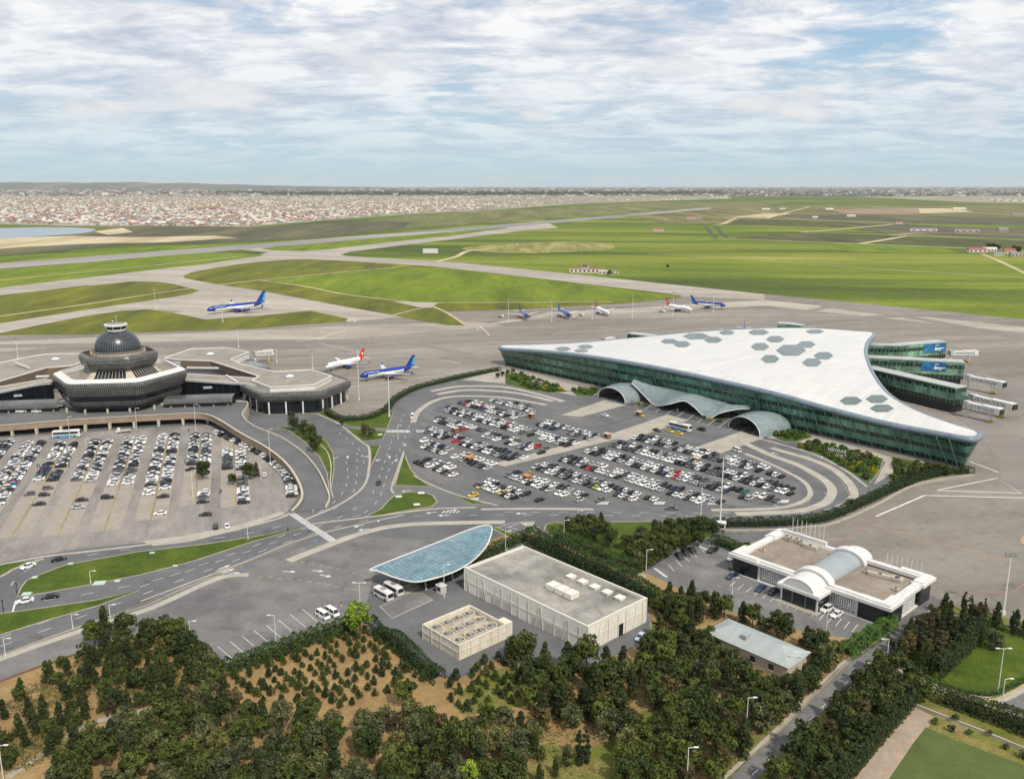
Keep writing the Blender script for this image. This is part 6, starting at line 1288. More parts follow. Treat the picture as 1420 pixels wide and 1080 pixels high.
for a in ((6, 1088, 1033, 'street lamp at the extreme lower left corner by the pines'), (952, 1096, 1036, 'street lamp lowest along the wood beside the diagonal road'), (1034, 1022, 967, 'street lamp standing in the wood left of the diagonal road'), (1109, 942, 904, 'street lamp at the right end of the grey roofed shed', 1, True),
          (1145, 884, 851, 'street lamp in the pavilion car park near the two white cars'), (1015, 824, 801, 'street lamp below the navy saloon in the pavilion car park'), (896, 791, 762, 'street lamp at the left corner of the pavilion car park'), (1229, 924, 886, 'street lamp at the fork of the diagonal road and garden path', -1),
          (1384, 958, 899, 'tall street lamp at the lower right corner of the garden lawn', 1, True), (1388, 984, 941, 'short street lamp below the garden lawn corner'), (265, 897, 861, 'street lamp on the left edge of the forecourt'), (383, 894, 853, 'street lamp in front of the forecourt bays and hedge', -1), (500, 855, 808, 'street lamp between the white minibuses and the bright green tree', 1, True),
          (616, 828, 783, 'street lamp behind the canopy hedge by the small hut'), (782, 752, 721, 'street lamp in the trees left of the wide lawn'), (801, 728, 708, 'street lamp on the roadside above the wide lawn'), (701, 764, 736, 'street lamp near the right tip of the glass canopy'), (153, 857, 838, 'low lamp on the pavement right of the pointed verge tip', 1), (101, 871, 860, 'low sign lamp on the pavement left of the other'), (8, 911, 885, 'street lamp on the pavement at the left edge'),
          (230, 820, 820, 'small post lamp by the pavement edge') if False else (126, 809, 798, 'post lamp inside the long verge near its middle'), (344, 748, 727, 'post lamp on the thin end of the long verge'), (375, 641, 595, 'street lamp on the curving ramp'), (272, 601, 561, 'street lamp at the wall end of the raised road'), (190, 596, 566, 'street lamp below the middle of the old terminal'), (97, 608, 578, 'street lamp over the coach under the old terminal'),
          (268, 691, 652, 'car park lamp by the largest dark tree of the left lot'), (362, 664, 640, 'car park lamp beside the two right dark trees'), (121, 632, 608, 'car park lamp at the top of the left lot'), (640, 598, 576, 'lamp post in the upper left of the main lot') if False else (552, 610, 590, 'lamp beside the crossing left of the main car park')): lamp(*a)
def mast(px, pb, pt, label, big=False):
    g = G(px, pb); h = hgt(px, pb, pt); t = thing('floodlight_mast', label, 'floodlight mast', g); s = 1.6 if big else 1.0
    b = MB(); b.tube((0, 0, 0), (0, 0, h), .17 * s, .1 * s, 8); b.build('pole', m_pole, t); b = MB(); b.box((0, 0, .6), (.9, .9, 1.2)); b.build('base', m_wht, t)
    b = MB(); b.box((0, 0, h), (2.0 * s, .15, .12)); b.box((0, 0, h - .9), (2.0 * s, .15, .12)); b.box((-s, 0, h - .4), (.1, .12, 1)); b.box((s, 0, h - .4), (.1, .12, 1)); fr = b.build('head_frame', m_steel, t)
    for k in range(6): b = MB(); b.box((-.75 * s + .75 * s * (k % 3), -.2, h - .15 - .8 * (k // 3)), (.5 * s, .3, .5)); q = b.build('floodlight', m_steel, fr)
for a in ((998, 733, 630, 'tallest floodlight mast, beside the guard hut under the main lot', True), (971, 733, 670, 'thinner mast left of the tallest floodlight mast'), (1391, 852, 766, 'floodlight mast on the apron behind the dark conifers at right', True), (540, 578, 519, 'floodlight mast on the lawn below the blue airliner', True), (498, 555, 479, 'mast by the end of the old terminal wing'), (434, 512, 486, 'mast left of the red finned airliner'), (384, 503, 479, 'mast beside the cream jet bridge'), (331, 482, 456, 'mast behind the old terminal back roof'), (25, 497, 468, 'mast behind the left wing of the old terminal'),
          (705, 446, 415, 'apron mast in front of the first small blue airliner'), (765, 446, 415, 'apron mast left of the second small blue airliner'), (821, 443, 417, 'apron mast left of the middle red tailed airliner'), (877, 441, 407, 'apron mast between the two red tailed airliners'), (933, 438, 405, 'apron mast in front of the right red tailed airliner'), (989, 433, 407, 'apron mast in front of the rightmost blue airliner'), (309, 447, 421, 'mast on the verge before the four engined airliner'), (216, 430, 399, 'mast at the taxiway edge left of the four engined airliner')): mast(*a)
def sign(px, pb, label, w_=.55, h=2.4, col=None):
    t = thing('road_sign', label, 'road sign', G(px, pb)); b = MB(); b.tube((0, 0, 0), (0, 0, h), .05, n=6); b.build('post', m_steel, t); b = MB(); b.box((0, -.06, h - (.4 if w_ < 5 else 4.2)), (w_, .05, .6 if w_ < 5 else 8.0)); b.build('panel', col or m_sblue, t)
m_sblue = plain('sign blue', (.15, .32, .55), .5); m_sred = plain('sign red', (.5, .08, .06), .5)
for a in ((336, 795, 'blue sign at the tip of the forecourt pavement'), (228, 831, 'blue sign on the pavement below the arrows'), (438, 757, 'blue sign below the zebra crossing'), (410, 767, 'red round sign at the pavement tip under the crossing', .55, 2.2, m_sred), (133, 747, 'blue sign at the lower end of the left car park'), (1165, 645, 'blue sign on the middle loop kerb'), (1139, 640, 'white sign left on the loop kerb', .7, 2.5, m_wht), (1206, 672, 'small blue sign at the point of the planted bed'), (525, 730, 'small sign on the road edge above the forecourt', .7, 2.5, m_wht), (597, 352, 'wide white board beyond the taxiway', 26, 9, m_wht)): sign(*a)
for px, pb, lab in ((24, 826, 'dark traffic light at the point of the long verge'), (5, 850, 'dark traffic light at the near side of the stop line')):
    t = thing('traffic_light', lab, 'traffic light', G(px, pb)); b = MB(); b.tube((0, 0, 0), (0, 0, 3.6), .09, n=6); b.build('pole', m_blk, t); b = MB(); b.box((0, 0, 3.5), (.4, .3, 1.1)); h_ = b.build('signal_head', m_blk, t)
    for k, c in enumerate(((.4, .02, .02), (.5, .3, .02), (.02, .35, .1))): b = MB(); b.box((0, -.17, 3.85 - k * .34), (.24, .04, .24)); b.build('lens', plain('signal lens', c, .3), h_)
for i, (px, py, s, lab) in enumerate(((138, 809, 3.2, 'largest pale green cover on the long verge'), (37, 824, 2.4, 'pale green cover at the pointed end of the long verge'), (163, 806, 1.5, 'small pale cover right of the largest one'), (48, 801, 1.5, 'small pale cover at the upper left of the long verge'), (98, 782, 1.4, 'small pale cover on the upper edge of the long verge'), (211, 767, 1.3, 'small pale cover halfway along the upper verge edge'), (243, 785, 1.3, 'small pale cover low on the right part of the verge'), (553, 689, 2.2, 'white cover at the left of the drop shaped lawn'), (578, 700, 2.2, 'white cover at the bottom of the drop shaped lawn'), (584, 684, 2.4, 'white cover at the top of the drop shaped lawn'), (527, 603, 2, 'white cover on the lawn by the crossing'))):
    t = thing('inspection_cover', lab, 'cover', G(px, py) + Vector((0, 0, .12)), R(10)); b = MB(); b.box((0, 0, .1), (s, s * .8, .2)); b.build('lid', plain('pale cover', (.42, .55, .48) if i < 7 else (.6, .6, .56), .6), t); b = MB(); b.box((0, 0, .04), (s + .3, s * .8 + .3, .1)); b.build('frame', m_kerb, t)
def kiosk(px, py, lab, flag=False):
    t = thing('pay_kiosk', lab, 'kiosk', G(px, py), AU); b = MB(); b.box((0, 0, 1.2), (2.6, 2.2, 2.4)); b.build('wall', plain('kiosk brown', (.22, .10, .05), .7), t); b = MB(); b.box((0, 0, 2.5), (3.2, 2.8, .25)); b.build('roof', m_beige if not flag else plain('kiosk orange', (.5, .22, .06), .7), t); b = MB(); b.box((0, -1.12, 1.5), (1.6, .06, .9)); b.build('window', m_dglass, t)
    if flag: b = MB(); b.tube((1.6, 0, 0), (1.6, 0, 4.2), .06, n=6); s = b.build('sign_post', m_steel, t); b = MB(); b.box((1.6, 0, 4.3), (1.2, .1, 1.0)); b.build('sign_panel', plain('kiosk yellow', (.62, .5, .04), .6), s)
for a in ((631, 600, 'brown pay kiosk with a pale roof in the left of main lot'), (737, 580, 'brown kiosk in the upper middle of the main lot'), (651, 641, 'brown kiosk with a yellow sign on the left of main lot', True), (731, 667, 'brown kiosk with a yellow sign in the lower main lot', True), (842, 608, 'brown kiosk at the lower end of the middle walkway'), (965, 642, 'brown kiosk among the cars right of the right walkway'), (886, 577, 'dark red kiosk stand by the upper edge of the lanes')): kiosk(*a)
def lettersign(px, py, lab, rz, s):
    t = thing('letter_sign', lab, 'letter sign', G(px, py), rz)
    for k, tx in enumerate(('HEYDAR', 'AIRPORT')):
        vs, fs = text_mesh(tx, s); wd = max(v.x for v in vs); b = MB()
        b.add([(v.x - wd / 2, 0, v.y + (1 - k) * s * .95 + .3) for v in vs], fs); b.add([(v.x - wd / 2, .35, v.y + (1 - k) * s * .95 + .3) for v in vs], fs); b.build('lettering', m_wht, t)
    b = MB(); b.box((0, .3, .2), (s * 3.6, .5, .4)); b.build('plinth', m_steel, t)
lettersign(1160, 634, 'white letters in two lines on the planted bed right of the entrances', AU + R(8), 2.1); lettersign(745, 536, 'white letters in two lines on the planted bed left of the entrances', AU + R(15), 2.0)
def person(px, py, top, legs, label, z=0.1, face=0.0, stride=.16):
    """one continuous body grown with a skin modifier over a posed skeleton"""
    J = [((0, 0, .95), .15), ((0, 0, 1.2), .15), ((0, 0, 1.42), .13), ((0, 0, 1.52), .055), ((.01, 0, 1.62), .095), ((.01, 0, 1.72), .085), ((0, .20, 1.40), .065), ((-.03, .25, 1.13), .05), ((.06, .25, .88), .042), ((.10, .24, .78), .04), ((0, -.20, 1.40), .065), ((.04, -.25, 1.13), .05), ((.10, -.24, .9), .042), ((.13, -.23, .8), .04),
         ((0, .09, .88), .1), ((stride * .7, .1, .48), .075), ((stride * .8, .1, .07), .05), ((stride * .8 + .15, .11, .03), .045), ((0, -.09, .88), .1), ((-stride * .2, -.1, .48), .075), ((-stride, -.1, .09), .05), ((-stride + .14, -.11, .03), .045)]
    E_ = [(0, 1), (1, 2), (2, 3), (3, 4), (4, 5), (2, 6), (6, 7), (7, 8), (8, 9), (2, 10), (10, 11), (11, 12), (12, 13), (0, 14), (14, 15), (15, 16), (16, 17), (0, 18), (18, 19), (19, 20), (20, 21)]
    me = bpy.data.meshes.new('person'); me.from_pydata([j[0] for j in J], E_, []); o = bpy.data.objects.new('person', me); C.objects.link(o); me.skin_vertices.new() if hasattr(me.skin_vertices, 'new') else None
    md = o.modifiers.new('skin', 'SKIN')
    for v, (_, r) in zip(me.skin_vertices[0].data, J): v.radius = (r, r)
    me.skin_vertices[0].data[0].use_root = True; o.modifiers.new('sub', 'SUBSURF').levels = 1
    dg = bpy.context.evaluated_depsgraph_get(); m2 = bpy.data.meshes.new_from_object(o.evaluated_get(dg)); o.modifiers.clear(); o.data = m2
    m2.materials.clear()
    for m in (legs, top, m_skin): m2.materials.append(m)
    for p in m2.polygons: h = p.center.z; p.material_index = 2 if h > 1.5 or (h < .86 and abs(p.center.y) > .19) else (1 if h > .93 else 0)
    o.location = G(px, py) + Vector((0, 0, z)); o.rotation_euler = (0, 0, face); tag(o, label, 'person')
    b = MB(); b.lathe((0, 0, 0), [(.10, 1.62), (.108, 1.68), (.09, 1.77), (.03, 1.81)], 10, cap1=True); h = b.build('hair', m_hair, o); h.location = (-.02, 0, 0); return o
m_skin = plain('skin', (.45, .27, .19), .6); m_hair = plain('dark hair', (.02, .015, .012), .6); dk, nv, gr, wt, rd_ = plain('black cloth', (.015, .015, .018), .9), plain('navy cloth', (.02, .03, .07), .9), plain('grey cloth', (.15, .15, .15), .9), plain('white cloth', (.6, .6, .58), .9), plain('red cloth', (.4, .06, .04), .9)
for a in ((52, 648.5, dk, dk, 'left one of two people in black in a left lot aisle'), (55, 648.5, nv, dk, 'right one of two people in dark clothes in a left lot aisle'), (96, 648, dk, dk, 'person in black beside the fourth double row of the left lot'), (257, 642.5, nv, dk, 'person in navy top in the aisle above the largest lot tree'), (259.5, 639, dk, dk, 'person in black a little above the navy topped one'), (304.5, 684.5, dk, dk, 'left one of two people below the lot trees'), (307, 684, dk, nv, 'right one of two people below the lot trees'), (262, 600, dk, dk, 'person in black at the top of the left lot'),
          (428.5, 738, wt, dk, 'person in white top on the kerb by the zebra crossing'), (399.5, 736, rd_, dk, 'person in red top on the verge end by the zebra crossing'), (939, 571, wt, gr, 'person in white top on the striped plaza'), (951, 568, dk, dk, 'person in black on the striped plaza'), (965, 569, rd_, gr, 'person in red top under the middle canopy'), (1036, 597, nv, dk, 'person in navy under the right entrance dome'), (1178, 688, dk, dk, 'person in black on the outer loop kerb'), (473, 842, rd_, wt, 'person in red top beside the nearer minibus'), (1010, 571, wt, dk, 'person in white top right of the middle canopy')): person(*a, face=rc.uniform(0, 6.3))
# ================================================================ trees, hedges, planting
import numpy as np
def leaf_mat(name, dark, light, sat=1.0):
    m, nt, b = new_mat(name); at = nt.nodes.new('ShaderNodeAttribute'); at.attribute_name = 'tone'
    oi = nt.nodes.new('ShaderNodeObjectInfo')
    c = _ramp(nt, at.outputs['Fac'], [(0.0, dark), (1.0, light)])
    c = _mix(nt, 1.0, c, _ramp(nt, oi.outputs['Random'], [(0.0, (.62, .68, .74)), (.35, (.92, .95, .9)), (.7, (1.1, 1.1, .95)), (1.0, (1.5, 1.4, 1.0))]), 'MULTIPLY')
    nt.links.new(c, b.inputs['Base Color']); b.inputs['Roughness'].default_value = .75; b.inputs['Specular IOR Level'].default_value = .2
    return m
lf_pine = leaf_mat('pine needles', (.021, .032, .008), (.082, .102, .024)); lf_dark = leaf_mat('dark conifer needles', (.015, .025, .008), (.052, .066, .021)); lf_olive = leaf_mat('grey green leaves', (.040, .048, .02), (.128, .136, .058)); lf_fresh = leaf_mat('fresh yellow green leaves', (.10, .16, .015), (.26, .34, .04))
lf_sap = leaf_mat('young conifer needles', (.018, .03, .008), (.07, .09, .022)); lf_hedge = leaf_mat('hedge leaves', (.018, .036, .010), (.055, .088, .022)); lf_bright = leaf_mat('bright hedge leaves', (.03, .075, .012), (.08, .15, .025)); lf_yel = leaf_mat('yellow flowering shrub', (.16, .15, .01), (.42, .38, .03)); lf_brown = leaf_mat('browned foliage', (.04, .034, .016), (.10, .08, .036))
m_bark = ground('bark', [(.3, (.07, .05, .035)), (.7, (.16, .12, .085))], 1.5, fine=5, famt=.2, coord='obj')
def leaves(name, pts, nrm, size, tone, mat, rg):
    """thousands of leaf-clump faces from arrays of centres and outward directions"""
    n = len(pts); d = nrm + rg.normal(0, .55, (n, 3)); d /= np.linalg.norm(d, axis=1)[:, None] + 1e-9
    a = np.cross(d, rg.normal(0, 1, (n, 3))); a /= np.linalg.norm(a, axis=1)[:, None] + 1e-9; c = np.cross(d, a); s = (size * rg.uniform(.6, 1.35, n))[:, None]
    V = np.stack([pts - a * s, pts - c * s * .55 + d * s * .1, pts + a * s, pts + c * s * .55 + d * s * .1], 1).reshape(-1, 3)
    me = bpy.data.meshes.new(name); me.vertices.add(n * 4); me.vertices.foreach_set('co', V.ravel()); me.loops.add(n * 4); me.loops.foreach_set('vertex_index', np.arange(n * 4)); me.polygons.add(n); me.polygons.foreach_set('loop_start', np.arange(n) * 4)
    me.update(calc_edges=True); at = me.attributes.new('tone', 'FLOAT', 'POINT'); at.data.foreach_set('value', np.repeat(np.clip(tone + rg.normal(0, .12, n), 0, 1), 4)); me.materials.append(mat); return me
def crown_blobs(name, mat, seed, h0, h1, rad, nb, lb, size, shape):
    rg = np.random.default_rng(seed); P_, N_, T_ = [], [], []
    for i in range(nb):
        f = rg.uniform(0, 1) if shape != 'round' else rg.beta(1.6, 1.3)
        if shape == 'cone': rr = rad * (1 - f) ** .8; br = .22 * rad + .55 * rad * (1 - f) * rg.uniform(.5, .9)
        elif shape == 'column': rr = rad * .55 * (math.sin(math.pi * min(1, .12 + f * .88)) ** .6); br = rad * .5 * (1.1 - .7 * f)
        else: rr = rad * (.35 + .65 * math.sin(math.pi * min(.95, .18 + f * .72))) * .78; br = rad * rg.uniform(.26, .46)
        a = rg.uniform(0, 6.283); q = rr * math.sqrt(rg.uniform(.15, 1)) * (.75 if shape == 'cone' else 1); c = np.array([q * math.cos(a), q * math.sin(a), h0 + (h1 - h0) * f])
        d = rg.normal(0, 1, (lb, 3)); d[:, 2] = np.abs(d[:, 2]) * rg.choice([1, 1, 1, -1], lb); d /= np.linalg.norm(d, axis=1)[:, None]
        sq = np.array([1, 1, .72 if shape == 'round' else 1.1]); P_.append(c + d * br * sq * rg.uniform(.55, 1.05, (lb, 1))); N_.append(d); T_.append(np.full(lb, np.clip(rg.normal(.45, .22), 0, 1)))
    P_ = np.concatenate(P_); P_[:, 2] = np.maximum(P_[:, 2], .15); return leaves(name, P_, np.concatenate(N_), size, np.concatenate(T_), mat, rg)
def trunk_mesh(name, h, r, limbs, seed, top):
    rg = random.Random(seed); b = MB(); pts = [Vector((0, 0, -.1))]
    for k in range(1, 5): pts.append(Vector((rg.uniform(-.12, .12) * k * .5, rg.uniform(-.12, .12) * k * .5, h * k / 4)))
    for k in range(4): b.tube(pts[k], pts[k + 1], r * (1 - k * .2), r * (.8 - k * .2), 7)
    for k in range(limbs):
        a = rg.uniform(0, 6.28); s = pts[2].lerp(pts[4], rg.random()); b.tube(s, s + Vector((math.cos(a) * top, math.sin(a) * top, top * rg.uniform(.3, .8))), r * .35, r * .1, 5)
    return b.mesh(name, m_bark)
TREES = {
    'pine': [(crown_blobs('pine_crown', lf_pine, 10 + i, 1.5, 5.8, 2.75, 28, 46, .34, 'round'), trunk_mesh('pine_trunk', 4.6, .2, 5, i, 1.5)) for i in range(4)],
    'olive': [(crown_blobs('olive_crown', lf_olive, 30 + i, 1.0, 5.2, 2.45, 25, 42, .32, 'round'), trunk_mesh('olive_trunk', 3.6, .18, 6, 9 + i, 1.3)) for i in range(3)],
    'fir': [(crown_blobs('fir_crown', lf_dark, 50 + i, .5, 6.4, 1.9, 30, 36, .3, 'cone'), trunk_mesh('fir_trunk', 5.2, .14, 3, 19 + i, .6)) for i in range(3)],
    'cypress': [(crown_blobs('cypress_crown', lf_dark, 70 + i, .4, 6.8, 1.05, 26, 34, .26, 'column'), trunk_mesh('cypress_trunk', 4.5, .12, 2, 29 + i, .3)) for i in range(2)],
    'sapling': [(crown_blobs('sapling_crown', lf_sap, 90 + i, .25, 1.9, .95, 15, 26, .2, 'cone'), trunk_mesh('sapling_trunk', 1.6, .06, 2, 39 + i, .3)) for i in range(3)],
    'fresh': [(crown_blobs('fresh_crown', lf_fresh, 110, 1.6, 5.6, 2.7, 28, 60, .28, 'round'), trunk_mesh('fresh_trunk', 3.6, .2, 6, 49, 1.4))],
    'brown': [(crown_blobs('brown_crown', lf_brown, 120 + i, 1.0, 5.6, 1.9, 22, 38, .3, 'round'), trunk_mesh('brown_trunk', 4, .15, 5, 59, 1.0)) for i in range(2)],
    'shrub': [(crown_blobs('shrub_crown', lf_bright, 130 + i, .2, 1.1, .95, 10, 26, .2, 'round'), trunk_mesh('shrub_stem', .7, .06, 4, 69, .4)) for i in range(2)],
    'yellowshrub': [(crown_blobs('shrub_crown', lf_yel, 140, .2, .9, .95, 10, 26, .2, 'round'), trunk_mesh('shrub_stem', .6, .06, 4, 79, .4))],
    'oliveshrub': [(crown_blobs('shrub_crown', lf_olive, 150, .2, 1.2, 1.0, 10, 26, .22, 'round'), trunk_mesh('shrub_stem', .7, .06, 4, 89, .4))]}
NAMES = dict(pine='pine_tree', olive='olive_tree', fir='fir_tree', cypress='cypress_tree', sapling='conifer_sapling', fresh='broadleaf_tree', brown='dry_tree', shrub='shrub', yellowshrub='shrub', oliveshrub='shrub')
LABN = dict(pine='dark green pine', olive='grey green tree', fir='dark pointed fir', cypress='slim dark cypress', sapling='small dark conifer sapling', fresh='bright yellow green tree', brown='brownish tree', shrub='green shrub', yellowshrub='yellow flowering shrub', oliveshrub='grey green shrub')
rt = random.Random(77)
def tree(kind, p, label, group=None, s=1.0, sz=1.0):
    cr, tk = rt.choice(TREES[kind]); t = thing(NAMES[kind], label, 'shrub' if 'shrub' in kind else NAMES[kind].replace('_', ' '), p, rt.uniform(0, 6.28), group); t.scale = (s, s, s * sz); inst(cr, 'crown', t); inst(tk, 'trunk' if 'shrub' not in kind else 'stem', t); return t
def fill(poly, gap, seed, holes=(), keep=1.0):
    """evenly scattered ground points inside an outline given by bearings"""
    W_ = [G(*p).xy for p in poly]; hw = [[G(*p).xy for p in h] for h in holes]; rg = random.Random(seed); x0, x1, y0, y1 = min(p.x for p in W_), max(p.x for p in W_), min(p.y for p in W_), max(p.y for p in W_); out = []
    T = int((x1 - x0) * (y1 - y0) / gap ** 2 * 14)
    for _ in range(T):
        q = Vector((rg.uniform(x0, x1), rg.uniform(y0, y1)))
        if not inpoly(q.x, q.y, W_) or any(inpoly(q.x, q.y, h) for h in hw): continue
        if all((q - o).length > gap for o in out): out.append(q)
    return [Vector((q.x, q.y, 0)) for q in out if rg.random() < keep]
def plant(pts, mix, where, group, s0, s1, sz=(.9, 1.15)):
    """label by rank: sort into bands by how near they stand, then left to right"""
    pts = sorted(pts, key=lambda p: -p.y); nb = max(1, round(math.sqrt(len(pts) / 2.2))); per = math.ceil(len(pts) / nb)
    for k in range(nb):
        row = sorted(pts[k * per:(k + 1) * per], key=lambda p: P(p)[0])
        for i, p in enumerate(row):
            kd = rt.choices([m[0] for m in mix], [m[1] for m in mix])[0]
            tree(kd, p, '%s, %s from left, %s row back, %s' % (LABN[kd], nth(i + 1), nth(k + 1), where), group, rt.uniform(s0, s1), rt.uniform(*sz))
# woods
plant(fill([(-25, 1000), (60, 940), (108, 915), (165, 895), (240, 912), (262, 940), (255, 985), (130, 1000), (60, 1055), (-30, 1085)], 2.8, 1, keep=.78), [('fir', 6), ('pine', 3), ('brown', .3)], 'left sandy wood', 'trees of the left wood', .5, .85)
plant(fill([(118, 893), (150, 878), (222, 878), (262, 905), (298, 935), (300, 960), (262, 950), (215, 900), (150, 905)], 4.2, 2), [('pine', 6), ('olive', 1.5), ('fir', 1)], 'forecourt corner clump', 'trees by the forecourt corner', .9, 1.2)
plant(fill([(250, 1000), (300, 955), (322, 985), (400, 1003), (480, 1010), (560, 1003), (625, 1018), (720, 1012), (735, 1030), (760, 1020), (740, 1060), (715, 1110), (200, 1110), (60, 1110), (110, 1040)], 3.7, 3, [[(470, 1045), (495, 1030), (510, 1060), (480, 1065)]]), [('pine', 5), ('olive', 5), ('fir', 1.8), ('brown', .4)], 'wood along the bottom edge', 'trees of the bottom wood', .86, 1.22)
plant(fill([(740, 930), (770, 925), (835, 930), (880, 925), (875, 985), (865, 1030), (800, 1022), (735, 1010), (722, 985)], 3.9, 4), [('fir', 4), ('pine', 3), ('olive', 2), ('brown', .6)], 'wood below the plant building', 'trees below the plant building', 1.0, 1.35)
plant(fill([(895, 893), (935, 872), (985, 872), (1000, 905), (1085, 948), (1120, 940), (1160, 925), (1085, 1000), (1000, 1080), (985, 1105), (870, 1105), (860, 1050), (880, 1010), (905, 985), (890, 940)], 3.6, 5, [[(880, 985), (925, 985), (920, 1020), (880, 1040)], [(955, 874), (1010, 845), (1140, 900), (1118, 970), (1060, 962), (1010, 928)]]), [('pine', 7), ('olive', 2.2), ('brown', .8), ('fir', .8)], 'wood around the grey shed', 'trees around the shed', .86, 1.2)
plant(fill([(925, 838), (960, 838), (1010, 856), (1080, 880), (1130, 897), (1165, 912), (1140, 930), (1120, 905), (1010, 856), (970, 868), (935, 870), (905, 850)], 2.8, 6), [('fir', 4), ('pine', 3), ('olive', 1)], 'strip above the grey shed', 'trees along the pavilion car park', .85, 1.15)
plant(fill([(1060, 1110), (1110, 1040), (1170, 985), (1220, 930), (1250, 935), (1285, 960), (1262, 975), (1150, 1100)], 3.4, 7), [('pine', 6), ('brown', .8), ('fir', 2)], 'strip right of diagonal road', 'trees right of the diagonal road', .85, 1.1)
plant(fill([(1245, 918), (1262, 885), (1310, 852), (1355, 850), (1362, 868), (1330, 892), (1300, 925), (1285, 938)], 2.9, 8), [('fir', 3), ('brown', 2.2), ('cypress', 2)], 'wedge above the garden lawn', 'trees of the garden wedge', .9, 1.15)
plant(fill([(1362, 868), (1365, 856), (1450, 885), (1450, 895), (1400, 884)], 3.2, 9), [('fir', 4), ('cypress', 2)], 'row behind the garden tree', 'trees behind the garden', .75, 1.0)
plant(fill([(782, 738), (800, 728), (845, 735), (850, 765), (800, 755)], 3.6, 10), [('fir', 2), ('pine', 3)], 'clump left on wide lawn', 'trees on the wide lawn', .7, .95)
plant(fill([(865, 765), (895, 745), (930, 738), (972, 735), (975, 755), (915, 778), (880, 790)], 3.6, 11), [('pine', 4), ('olive', 2), ('fir', 1)], 'clump right on wide lawn', 'trees on the wide lawn', .75, 1.0)
for px, py, kd, s, lab in ((282, 664, 'pine', 1.25, 'largest dark tree in the left car park'), (323, 672, 'pine', .75, 'small dark tree with a bare trunk in the left car park'), (347, 664, 'pine', 1.15, 'rounded dark tree right of the small one in the left car park'), (356, 661, 'fir', .9, 'dark fir touching the rounded tree in the left car park'), (408, 597, 'pine', 1.1, 'first dark tree on the verge beside the ramp'), (420, 604, 'pine', 1.2, 'second dark tree on the verge beside the ramp'), (432, 610, 'pine', 1.2, 'third dark tree on the verge beside the ramp'), (438, 626, 'pine', 1.3, 'lowest dark tree on the verge beside the ramp'),
      (404, 582, 'olive', .8, 'small pale tree before the old terminal wing'), (506, 606, 'brown', 1.15, 'brownish green tree on the lawn by the crossing'), (515, 607, 'olive', .9, 'grey green tree beside the brownish one on the lawn'), (474, 591, 'brown', .7, 'dark red brown bush tree at the hedge bend'), (499, 882, 'fresh', 1.5, 'bright yellow green tree at the forecourt corner'), (650, 1092, 'fresh', .9, 'bright green tree at the bottom edge of the wood'), (560, 980, 'pine', 1.0, 'round dark pine among the saplings below the cooling plant'), (712, 922, 'pine', 1.15, 'left tree of the pair beside the cooling plant'), (725, 916, 'pine', 1.3, 'right tree of the pair beside the cooling plant'),
      (1378, 902, 'olive', .95, 'round grey green tree on the garden lawn'), (1280, 972, 'pine', .95, 'umbrella pine at the corner of the dusty path'), (1250, 912, 'fir', .9, 'fir standing left of the garden wedge'), (1236, 902, 'brown', .6, 'pale bare bush by the fork of the road'), (803, 1060, 'cypress', 1.2, 'left cypress of the tall pair in the glade'), (812, 1058, 'cypress', 1.15, 'right cypress of the tall pair in the glade'), (770, 1075, 'fir', .6, 'small fir low in the glade'), (785, 1062, 'fir', .65, 'small fir right in the glade'), (748, 1088, 'fir', .7, 'small fir at the bottom of the glade'), (1262, 882, 'fir', .8, 'fir at the upper left of the wedge'), (958, 1000, 'cypress', .6, 'slim cypress on the sand in the right wood'), (910, 1002, 'fir', .42, 'small fir on the sand in the right wood')): tree(kd, G(px, py), lab, None, s)
for i in range(9):
    tree('pine', G(1243 + i * 8.5 + rt.uniform(-2, 2), 664 - i * .9 + rt.uniform(-5, 5)), 'slender tree, %s from left by the terminal tip hedge' % nth(i + 1), 'young trees by the terminal tip', rt.uniform(.5, .7), 1.2)
for i in range(4): tree('pine', G(690 + i * 7, 524 - i * 2), 'small dark tree, %s from left at the far left terminal tip' % nth(i + 1), 'trees at the left terminal tip', .55)
# low scrub and dry grass under the woods, beyond counting
def undergrowth():
    rg = np.random.default_rng(3); polys = [[(-25, 1000), (60, 940), (165, 895), (262, 940), (255, 985), (60, 1055), (-30, 1090)], [(250, 1000), (300, 955), (400, 1003), (625, 1018), (735, 985), (880, 925), (935, 872), (1010, 850), (1160, 915), (1085, 1000), (985, 1105), (40, 1110), (110, 1040)]]; P_, N_ = [], []
    for p in polys:
        W_ = [G(*q).xy for q in p]; x0, x1, y0, y1 = min(q.x for q in W_), max(q.x for q in W_), min(q.y for q in W_), max(q.y for q in W_)
        for _ in range(5200):
            x, y = rg.uniform(x0, x1), rg.uniform(y0, y1)
            if math.sin(x * .23 + 1.3 * math.sin(y * .11)) + math.sin(y * .31 - x * .07) < .1 or not inpoly(x, y, W_): continue
            n = rg.integers(3, 8); P_.append(np.array([x, y, .12]) + rg.normal(0, 1, (n, 3)) * [.55, .55, .1]); N_.append(np.tile([0, 0, 1.0], (n, 1)))
    P_ = np.concatenate(P_); P_[:, 2] = np.abs(P_[:, 2]) + .1; me = leaves('undergrowth', P_, np.concatenate(N_), .32, np.clip(rg.normal(.5, .2, len(P_)), 0, 1), lf_under, rg); o = bpy.data.objects.new('undergrowth', me); C.objects.link(o); o['kind'] = 'stuff'; o['label'] = 'low scrub and dry grass on the sandy ground of the woods'; o['category'] = 'undergrowth'
lf_under = leaf_mat('dry scrub', (.06, .06, .02), (.19, .165, .06))
undergrowth()
